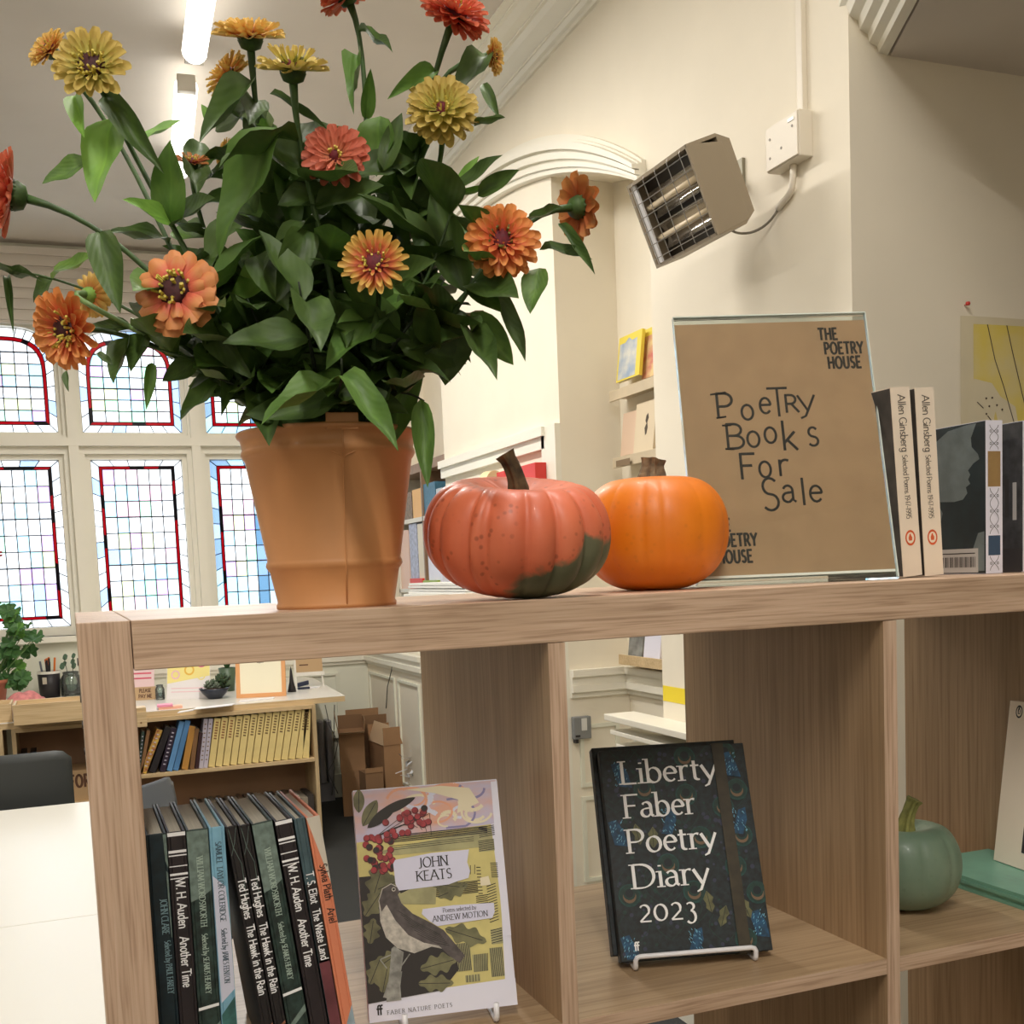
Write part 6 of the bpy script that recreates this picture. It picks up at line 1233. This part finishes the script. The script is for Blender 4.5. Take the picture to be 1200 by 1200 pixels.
# greeting cards
def card(label,px0,px1,py,h,cov,name='greeting_card',tl=.18):
    p=at(px0,py); q=at(px1,py-1.5); w=(q-p).length; t=thing(name,label,'card',(p.x,p.y,ZTt),(-tl,0,math.atan2(q.y-p.y,q.x-p.x))); m=MB(); m.box(0,w,0,.3,0,h); m.build('card_face',cov,t); return t,w
C('card_white',(238,234,236)); C('card_yellow',(244,230,150)); C('ring_pink',(222,110,150)); C('ring_gold',(236,190,80)); C('ring_rose',(240,196,206)); C('card_pink',(244,214,216)); C('print_pink',(226,96,120))
t,w=card('large white card printed with pink, gold and rose rings on the worktop',195.5,246,820,26,M['card_white'])
m=MB(); m.add([(0.2,-.02,9),(w-.2,-.02,13),(w-.2,-.02,26),(.2,-.02,26)],[(0,1,2,3)]); m.build('card_print',M['card_yellow'],t)
for k,(u,v,r_,mt) in enumerate(((.2,21,2.6,'ring_gold'),(.2,14,2.6,'ring_rose'),(.52,16.5,3.0,'ring_gold'),(.8,21,3.2,'ring_pink'),(.8,13,2.4,'card_yellow'),(.5,23.5,2.2,'card_yellow'))):
    m=MB(); n=20; P=[(u*w+r_*math.cos(2*PI*i/n),-.05-.01*k,v+r_*math.sin(2*PI*i/n)) for i in range(n)]; Q=[(u*w+r_*.68*math.cos(2*PI*i/n),-.05-.01*k,v+r_*.68*math.sin(2*PI*i/n)) for i in range(n)]; m.add(P+Q,[(i,(i+1)%n,n+(i+1)%n,n+i) for i in range(n)]); m.build('printed_ring',M[mt],t)
m=MB(); [m.add([(w*.1,-.05,z),(w*.9,-.05,z),(w*.9,-.05,z+.4),(w*.1,-.05,z+.4)],[(0,1,2,3)]) for z in (4,6)]; m.build('lettering',M['ring_rose'],t)
t,w=card('pale pink card with pink capital lettering, beside the left panel of the unit',148,181,812,26,M['card_pink'])
lettering(t,[(('FRIEND',(w*.08,-.06,14.6),(1,0,0),(0,0,1),3.2),dict(thick=.2,fit=w*.82)),(('-------',(w*.08,-.06,10.5),(1,0,0),(0,0,1),3.0),dict(thick=.3,fit=w*.82,track=.03)),(('-------',(w*.08,-.06,7.5),(1,0,0),(0,0,1),3.0),dict(thick=.3,fit=w*.82,track=.03))],M['print_pink'])
t,w=card('small kraft sign reading PLEASE PAY ME in front of the pink card',158,183,821,7.5,M['kraft_box'],'counter_sign')
lettering(t,[(('PLEASE',(w*.5,-.06,4.4),(1,0,0),(0,0,1),2.0),dict(thick=.2,fit=w*.55,align='c')),(('PAY ME',(w*.5,-.06,1.2),(1,0,0),(0,0,1),2.0),dict(thick=.2,fit=w*.62,align='c'))],mat('brown_ink',(96,62,44)))
def jar(label,px,py,r,h,name='glass_jar',dy=6,sprig=False,Y=None):
    p=at(px,py)
    if Y: p=onY(px,py,Y-dy)
    t=thing(name,label,'jar',(p.x,p.y+dy,ZTt)); m=MB(); m.lathe([(0,0),(r*.95,0),(r,1),(r,h*.7),(r*.8,h*.85),(r*.72,h*.88),(r*.76,h),(r*.66,h),(r*.62,h*.88),(r*.7,h*.84),(r*.9,h*.68),(r*.9,1),(0,.6)],24); m.build('glass_body',glassy('jar_glass',(.84,.9,.89),.2,.04,.06),t,smooth=True)
    m=MB(); m.lathe([(0,1),(r*.86,1),(r*.86,h*.45),(0,h*.45)],20); m.build('jar_filling',glassy('jar_water',(.74,.84,.84),.1,.05,.1),t,smooth=True)
    return t
jar('small clear glass jar between the pink card and the ringed card',189,821,2.6,8.5)
jt=jar('clear glass jar with a eucalyptus sprig beside the pen cup',84,806,6.2,onY(84,787,650).z-ZT,dy=0,Y=650)
R=random.Random(12)
zj=onY(84,787,650).z-ZT-11
for (ox,oz,s) in ((-3.2,16,1),(-2.6,20,1.2),(-4.6,14.6,1.3),(1.5,17,1.1),(2.2,20.5,1),(1.9,14.5,1.2)):
    m=MB(); m.grid(lambda u,v:(ox+(u-.5)*2.2*s+.4*v,.3*math.sin(v*3),zj+oz+(v-.5)*3.4*s*(1-(2*u-1)**2*.6)),4,4); m.build('sprig_leaf',mat('eucalyptus',(78,108,84),.6),jt)
m=MB(); m.tube([(-.4,0,1),(-1.5,0,12),(-3,0,20+zj)],.2,5); m.tube([(.4,0,1),(1.2,0,12),(2,0,20+zj)],.2,5); m.build('sprig_stalk',M_stemdk,jt)
# sticky notes, papers
C('note_pink',(238,150,180)); C('note_peach',(244,186,160)); C('paper_sheet',(240,238,240),rough=.6)
p=at(186,832); t=thing('sticky_notes','pad of pink and peach sticky notes on the worktop edge','notes',(p.x,p.y,ZTt),(0,0,-.05)); w=(at(214,830)-p).length
m=MB(); m.box(0,w,0,8,0,1.3); m.build('lower_pad',M['note_peach'],t); m=MB(); m.box(-.6,w*.6,-.4,8,1.32,2.4); m.build('upper_pad',M['note_pink'],t)
for k,(a,b_,c,lb) in enumerate((((226,832),(272,827),9,'loose white leaflet on the worktop below the navy bowl'),((279,823),(320,819),7,'white leaflet lying in front of the pine frame'),((352,808),(374,806),8,'white sheet under the navy stapler at the worktop end'),((208,836),(226,833),6,'small cream slip on the worktop next to the sticky notes'))):
    p=at(*a); q=at(*b_); u=(q-p); m=MB(); m.obox((0,0,0),u,(c*.3,c,0),(0,0,.25+.15*(k%2))); tag(m.build('paper_sheet',M['paper_sheet'],None,(p.x,p.y,ZTt)),lb,'paper')
p=at(343,811); t=thing('desk_bell','black cone-shaped counter object beside the brown card stand','ornament',(p.x,p.y+2,ZTt)); m=MB(); m.lathe([(0,0),(2.6,0),(2.2,2),(1.2,6),(.7,12),(0,15)],16); m.build('cone',M['sp_black'],t,smooth=True)
p=at(351,809); t=thing('stapler','navy stapler lying on the worktop end','stapler',(p.x,p.y+4,ZTt)); m=MB(); m.box(0,7,0,3,0,1.2); m.build('base',mat('navy_metal',(38,46,72),.4),t,bevel=.3); m=MB(); m.obox((0,.3,1.3),(6.6,0,1.2),(0,2.4,0),(0,0,2.6)); m.build('arm',mat('navy_metal',(38,46,72),.4),t,bevel=.4)
p=at(158,843); t=thing('card_box','small pale wood box with two dots hanging over the worktop edge','box',(p.x-2,p.y+.4,ZTt)); m=MB(); m.box(0,(at(172,842)-p).length+2,0,10,.0,5.4); m.build('box_body',B_birch,t,bevel=.1); m=MB(); m.box(0,(at(172,842)-p).length+2,-.5,-.02,-4,3.4); m.build('front_flap',B_birch,t); m=MB(); [m.tube([(x_,-.55,-2),(x_,-.65,-2)],.5,8) for x_ in (1.8,4.8)]; m.build('dot',M['sp_brown'],t)
# open trays
def tray(label,px0,px1,py,h,dep=26):
    p=at(px0,py); q=at(px1,py-(px1-px0)*.09); w=(q-p).length; t=thing('wooden_tray',label,'tray',(p.x,p.y+.6,ZTt),(0,0,0)); e=1.1
    for (nm,a) in (('front_board',(0,w,0,e,0,h)),('rear_board',(0,w,dep-e,dep,0,h)),('side_board',(0,e,e,dep-e,0,h)),('side_board',(w-e,w,e,dep-e,0,h)),('tray_bottom',(e,w-e,e,dep-e,0,.8))): m=MB(); m.box(*a); m.build(nm,B_birch,t,bevel=.1)
    return t
hT=onZ(60,848,ZT); hh2=onY(60,824,hT.y).z-ZT
tray('open pale birch tray at the far left edge of the worktop',-70,14.5,853,hh2*.9); tray('open pale birch tray behind the left panel of the unit',16.5,118,851,hh2)
p=at(30,832); C('pink_cloth',(222,140,140),var=.2,scale=30,rough=.8)
m=MB(); m.grid(lambda u,v:((u-.5)*22,(v-.5)*12,3+6.5*math.sin(PI*u)**.7*math.sin(PI*v)**.7+.7*math.sin(u*14+v*9)),18,10); m.grid(lambda u,v:((u-.5)*22,(v-.5)*12,.2),2,2); tag(m.build('pink_pouch',M['pink_cloth'],None,(p.x,p.y+10,ZTt),smooth=True),'crumpled pink cloth pouch behind the left wooden tray','pouch')
# pen cup
p=onY(59,815,652); pc=thing('pen_cup','black cup with white rim crammed with orange and black pens','pen cup',(p.x,652,ZTt)); hc=onY(59,787,652).z-ZT
m=MB(); m.lathe([(0,0),(5.8,0),(6.4,hc-1.2),(6,hc-1.2),(5.4,.6),(0,.6)],20); m.build('cup',M['sp_black'],pc,smooth=True); m=MB(); m.lathe([(6.4,hc-1.2),(6.8,hc-1.1),(6.8,hc+.4),(6,hc+.4),(6,hc-1.2)],20); m.build('rim',M_wplast,pc); m=MB(); m.box(-3.6,-1.2,-6.5,-5.0,hc-7,hc-3); m.build('cup_label',M['mag_c'],pc)
R=random.Random(6); C('pen_orange',(232,126,50)); C('pen_grey',(110,116,128))
for j in range(11):
    a=R.uniform(0,6.3); r0=R.uniform(0,4.6); x,y=r0*math.cos(a),r0*math.sin(a); lx=(-1.2+.5*j*.5)*1.3; c=['sp_black','pen_orange','pen_grey','pen_orange','sp_black','pen_orange','sp_black'][j%7]; m=MB(); m.tube([(x*.6,y*.6,1),(x+lx,y,hc+R.uniform(5,9))],.6,8); m.build('pen',M[c],pc)
# geranium at the left edge
gp=onY(-10,806,612); gt=thing('potted_geranium','bushy potted geranium with lobed green leaves at the left edge below the window','plant',(gp.x,gp.y+8,ZTt))
m=MB(); m.lathe([(0,0),(6,0),(8,13),(8.6,13),(8.6,15),(7.6,15),(5.6,1),(0,1)],24); m.build('plant_pot',mat('terracotta',(170,100,74),.7),gt,smooth=True)
R=random.Random(77); gleaf={}
GM=[leafmat('geranium_mid',(74,116,60),(52,92,46)),leafmat('geranium_light',(112,160,74),(84,132,58))]
def lobed(c):
    m=MB(); n=40; vs=[(0,0,.0)]
    for i in range(n+1):
        a=-PI*.93+2*PI*.93*i/n; r=.5*(1+.10*math.cos(a*7)+.05*math.cos(a*21)); vs.append((r*math.cos(a)+.12,r*math.sin(a),.08*math.sin(a*5)+.12*r))
    m.add(vs,[(0,i,i+1) for i in range(1,n+1)]); return m.mesh('geranium_leaf_mesh',GM[c],False)
gl=[lobed(0),lobed(1)]
tips=[]
for j in range(84):
    px=R.uniform(-70,44); py=R.uniform(708,800); 
    if px>22 and py<722 or (px-0)**2/52**2+(py-757)**2/52**2>1.0 and px>0: continue
    yy_=gt.location.y*100+R.uniform(-9,7); p=onY(px,py,yy_); o=p-Vector((gt.location.x*100,gt.location.y*100,gt.location.z*100-Z0)); tips.append(o)
    ob=bpy.data.objects.new('leaf',gl[0 if R.random()<.75 else 1]); scene.collection.objects.link(ob); ob.parent=gt; s=R.uniform(7,10.5)
    n=(-FWD*R.uniform(.5,1)+Vector((R.uniform(-.5,.5),R.uniform(-.3,.3),R.uniform(.1,.9)))).normalized(); M4=head_matrix(n).to_4x4()@Matrix.Rotation(R.uniform(-PI,PI),4,'Z')@Matrix.Diagonal((s,s,s,1)); M4.translation=o*.01; ob.matrix_local=M4
m=MB(); [m.tube([(0,0,12),o*.5+Vector((0,0,6)),o],.25,4) for o in tips[::2]]; m.build('stalks',mat('geranium_stalk',(96,128,70),.6),gt)
p=onY(-2,649,gt.location.y*100)
o=p-Vector((gt.location.x*100,gt.location.y*100,gt.location.z*100-Z0)); m=MB(); m.tube([(0,0,12),o*.6+Vector((-3,0,8)),o],.2,5); m.build('flower_stalk',M_stem,gt)
m=MB()
for j in range(14): d=Vector((R.uniform(-1,1),R.uniform(-1,1),R.uniform(-1,1))).normalized()*1.9; m.lathe([(0,-.5),(1.0,0),(0,.5)],6,tuple(o+d))
m.build('red_bloom',mat('geranium_red',(196,34,52),.6),gt)

# ---------------------------------------------------------------- white tables and chairs on the left
ZTb=-73.0; C('table_white',(222,220,212),rough=.35)
e=onZ(0,950,ZTb).y; s_=onZ(60,1079,ZTb).y
for k,(y0,y1,lb) in enumerate(((s_+.25,e,'white table farther off, pushed end to end with the nearer one'),(40.5,s_,'white table nearest the left panel of the unit'))):
    t=thing('table',lb,'table',(-150,y0,FLOOR),None,'white tables pushed together'); Ht=ZTb-FLOOR
    if k==1 and y0<40: y0=40.5
    m=MB(); m.box(0,152,0,y1-y0,Ht-2.6,Ht); m.build('table_top',M['table_white'],t,bevel=.25)
    for x_ in (4,144):
        for y_ in (4,y1-y0-8): m=MB(); m.box(x_,x_+4,y_,y_+4,0,Ht-2.62); m.build('leg',mat('grey_leg',(170,172,172),.4,metal=.3),t)
C('chair_black',(48,52,52),rough=.5); C('chair_grey',(92,98,106),rough=.35)
def chair(label,px0,px1,py,Y,zseat,mt,yaw=0,metal=None,w=None):
    a=onY(px0,py,Y); b=onY(px1,py,Y); w=w or (b.x-a.x); t=thing('chair',label,'chair',((a.x+b.x)/2,Y,FLOOR),(0,0,yaw),'chairs at the white tables'); top=a.z-FLOOR; hs=zseat
    def back(u,v): x=(u-.5)*w*(1-.14*max(0,.4-v)); r=1-max(0,(v-.86)/.14)**3*.5*(abs(2*u-1)>.86); z=hs+4+(top-hs-4)*v-(max(0,abs(2*u-1)-.8)/.2)**2*3*(v>.9); return (x,-2.2*(1-(2*u-1)**2)+3.0*v-.0,z)
    m=MB(); m.grid(back,16,12); o=m.build('backrest',mt,t,smooth=True); sd=o.modifiers.new('solid','SOLIDIFY'); sd.thickness=.012
    m=MB(); m.grid(lambda u,v:((u-.5)*w*.98,-2-40*v,hs+1.5*abs(2*u-1)**2-1.5*math.sin(PI*v)),12,12); o=m.build('seat',mt,t,smooth=True); sd=o.modifiers.new('solid','SOLIDIFY'); sd.thickness=.012
    for sx in (-1,1):
        for y0_,y1_ in ((-6,2),(-36,-42)): m=MB(); m.tube([(sx*w*.3,y0_,hs-1.2),(sx*w*.44,y1_,0)],1.1,8); m.build('leg',metal or M_chr,t,smooth=True)
        m=MB(); m.tube([(sx*w*.34,-4,hs-1),(sx*w*.36,1.6,hs+8)],.9,8); m.build('back_bracket',metal or M_chr,t,smooth=True)
    return t
ch=chair('black plastic chair tucked behind the far white table',-75,84,893,e+14,45,M['chair_black'])
c2_=chair('grey moulded chair with metal legs, only its back edge showing past the left panel',158,197,920,e+70,45,M['chair_grey'],yaw=.9,w=38)

# ---------------------------------------------------------------- cardboard boxes by the far side wall
C('board_brown',(164,126,90),var=.06,scale=6,rough=.8); C('board_dark',(138,106,76),rough=.85); C('board_pale',(204,176,142),rough=.8)
def carton(label,x,y,z,sx,sy,sz,yaw,flaps,mt='board_brown',open_=True):
    t=thing('cardboard_box',label,'box',(x,y,z+.05),(0,0,yaw),'brown cardboard boxes by the side wall'); w=.5
    m=MB(); m.box(0,sx,0,w,0,sz); m.box(0,sx,sy-w,sy,0,sz); m.box(0,w,w,sy-w,0,sz); m.box(sx-w,sx,w,sy-w,0,sz); m.box(w,sx-w,w,sy-w,0,w); m.build('carton_wall',M[mt],t)
    if not open_: m=MB(); m.box(w,sx-w,w,sy-w,sz-w,sz); m.build('closed_top',M[mt],t)
    for (sd,ang,ln,pm_) in flaps:
        c,s=math.cos(ang),math.sin(ang)   # ang 0 = straight up, + = folded outwards
        o,u,n={'f':((0,0,sz),(sx,0,0),(0,-1,0)),'b':((0,sy,sz),(sx,0,0),(0,1,0)),'l':((0,0,sz),(0,sy,0),(-1,0,0)),'r':((sx,0,sz),(0,sy,0),(1,0,0))}[sd]; n=Vector(n); v=(Vector((0,0,1))*c+n*s)*ln
        m=MB(); m.obox(o,u,v,n*.35); m.build('flap',M[pm_],t)
    return t
def fl(px,py): return onZ(px,py,FLOOR)
Yb=604.0
def bxY(px,py,Y=Yb): return onY(px,py,Y)
a=bxY(399,880); b_=bxY(424,880); z1_=bxY(410,905).z; z2_=bxY(410,860).z
carton('lowest brown carton of the left stack by the side wall',a.x,Yb,FLOOR,b_.x-a.x+3,26,z1_-FLOOR,-.2,[],'board_brown',False)
carton('tall open brown carton with a pale flap, on top of the left stack',a.x-.5,Yb,z1_+.1,b_.x-a.x+2,26,z2_-z1_,-.2,[('l',.15,12,'board_brown'),('b',-.1,9,'board_dark'),('f',1.35,12,'board_pale'),('r',.1,8,'board_brown')])
a=bxY(427,900,588); b_=bxY(448,900,588)
carton('small brown carton standing in front between the two stacks',a.x,586,FLOOR,b_.x-a.x,14,bxY(437,905,588).z-FLOOR,.05,[('f',.05,3,'board_brown')],'board_dark')
a=bxY(449,900,590); b_=bxY(492,900,590); zt3=bxY(470,872,590).z
carton('big open brown carton with upright flaps at the right, beside shredded paper',a.x+1,590,FLOOR,b_.x-a.x-2,30,zt3-FLOOR,.06,[('f',-.02,11,'board_brown'),('l',-.35,13,'board_pale'),('b',.1,10,'board_brown')],'board_brown')
a=bxY(420,870,628); b_=bxY(460,870,628); carton('brown carton at the back against the wall with raised flaps',a.x-3,628,FLOOR,b_.x-a.x,20,bxY(440,848,628).z-FLOOR,0,[('b',.0,8,'board_brown'),('f',.1,6,'board_dark')],'board_dark')
# white storage crate behind, shredded paper
a=bxY(474,850,632); b_=bxY(500,850,632); t=thing('storage_crate','white lidded crate behind the big open carton','crate',(a.x,622,FLOOR+.05)); hz_=bxY(485,842,632).z-FLOOR
m=MB(); m.box(0,17,0,36,0,hz_-3); m.build('crate_body',M_trim,t,bevel=.5); m=MB(); m.box(-1,18,-1,37,hz_-3,hz_); m.build('lid',mat('grey_lid',(206,210,204),.4),t,bevel=.5)
R=random.Random(15); m=MB(); p=bxY(491,930,574)
for j in range(170):
    o=Vector((R.uniform(-5,10),R.uniform(-4,8),R.uniform(0,1)*(bxY(491,880,574).z-FLOOR))); d=Vector((R.uniform(-1,1),R.uniform(-1,1),R.uniform(-.6,.6))).normalized()*R.uniform(4,8); d2=Vector((R.uniform(-1,1),R.uniform(-1,1),R.uniform(-1,.2))).normalized()*3; q=Vector((0,0,1)) if abs(d.z)<4 else Vector((1,0,0)); n=d.cross(q).normalized()*.9
    m.add([o-n,o+n,o+d+n,o+d-n,o+d+d2+n,o+d+d2-n],[(0,1,2,3),(3,2,4,5)])
o=m.build('shredded_paper',mat('paper_strips',(222,224,228),.7),None,(p.x,p.y,FLOOR+3)); tag(o,'heap of shredded white paper beside the big carton','paper'); o['kind']='stuff'
# cables and radiator end behind the worktop
C('flex_grey',(96,96,88)); 
def cable(label,pts,r=.35,mt='flex_grey',n='cable'): m=MB(); m.tube(pts,r,6); tag(m.build(n,M[mt],smooth=True),label,'cable')
cable('thin grey cable running down the panelled side wall to the cartons',[onX(462,764,XW-1.5),onX(459,785,XW-1.5),onX(454,805,XW-1.5),onX(452.5,830,XW-1.5)])
cable('thin cable hanging behind the worktop end to the floor, right one',[onY(392,826,640),onY(391,880,640),onY(392,900,638),onY(389,932,630)],.35)
cable('thin cable looping behind the worktop end, left one',[onY(381,826,640),onY(386,850,640),onY(396,870,640),onY(392,890,640),onY(384,905,640),onY(396,930,632)],.3)
rt_=onY(372,845,YW-14); rd_=thing('radiator','grey column radiator end behind the worktop','radiator',(rt_.x,YW-14,FLOOR)); 
for k in range(2): m=MB(); m.box(k*5.5,k*5.5+4,0,9,12,rt_.z-FLOOR); m.build('column',mat('radiator_grey',(150,150,154),.4),rd_,bevel=1.2)
m=MB(); m.box(0,9.5,2,7,0,12); m.build('foot',mat('radiator_grey',(150,150,154),.4),rd_)
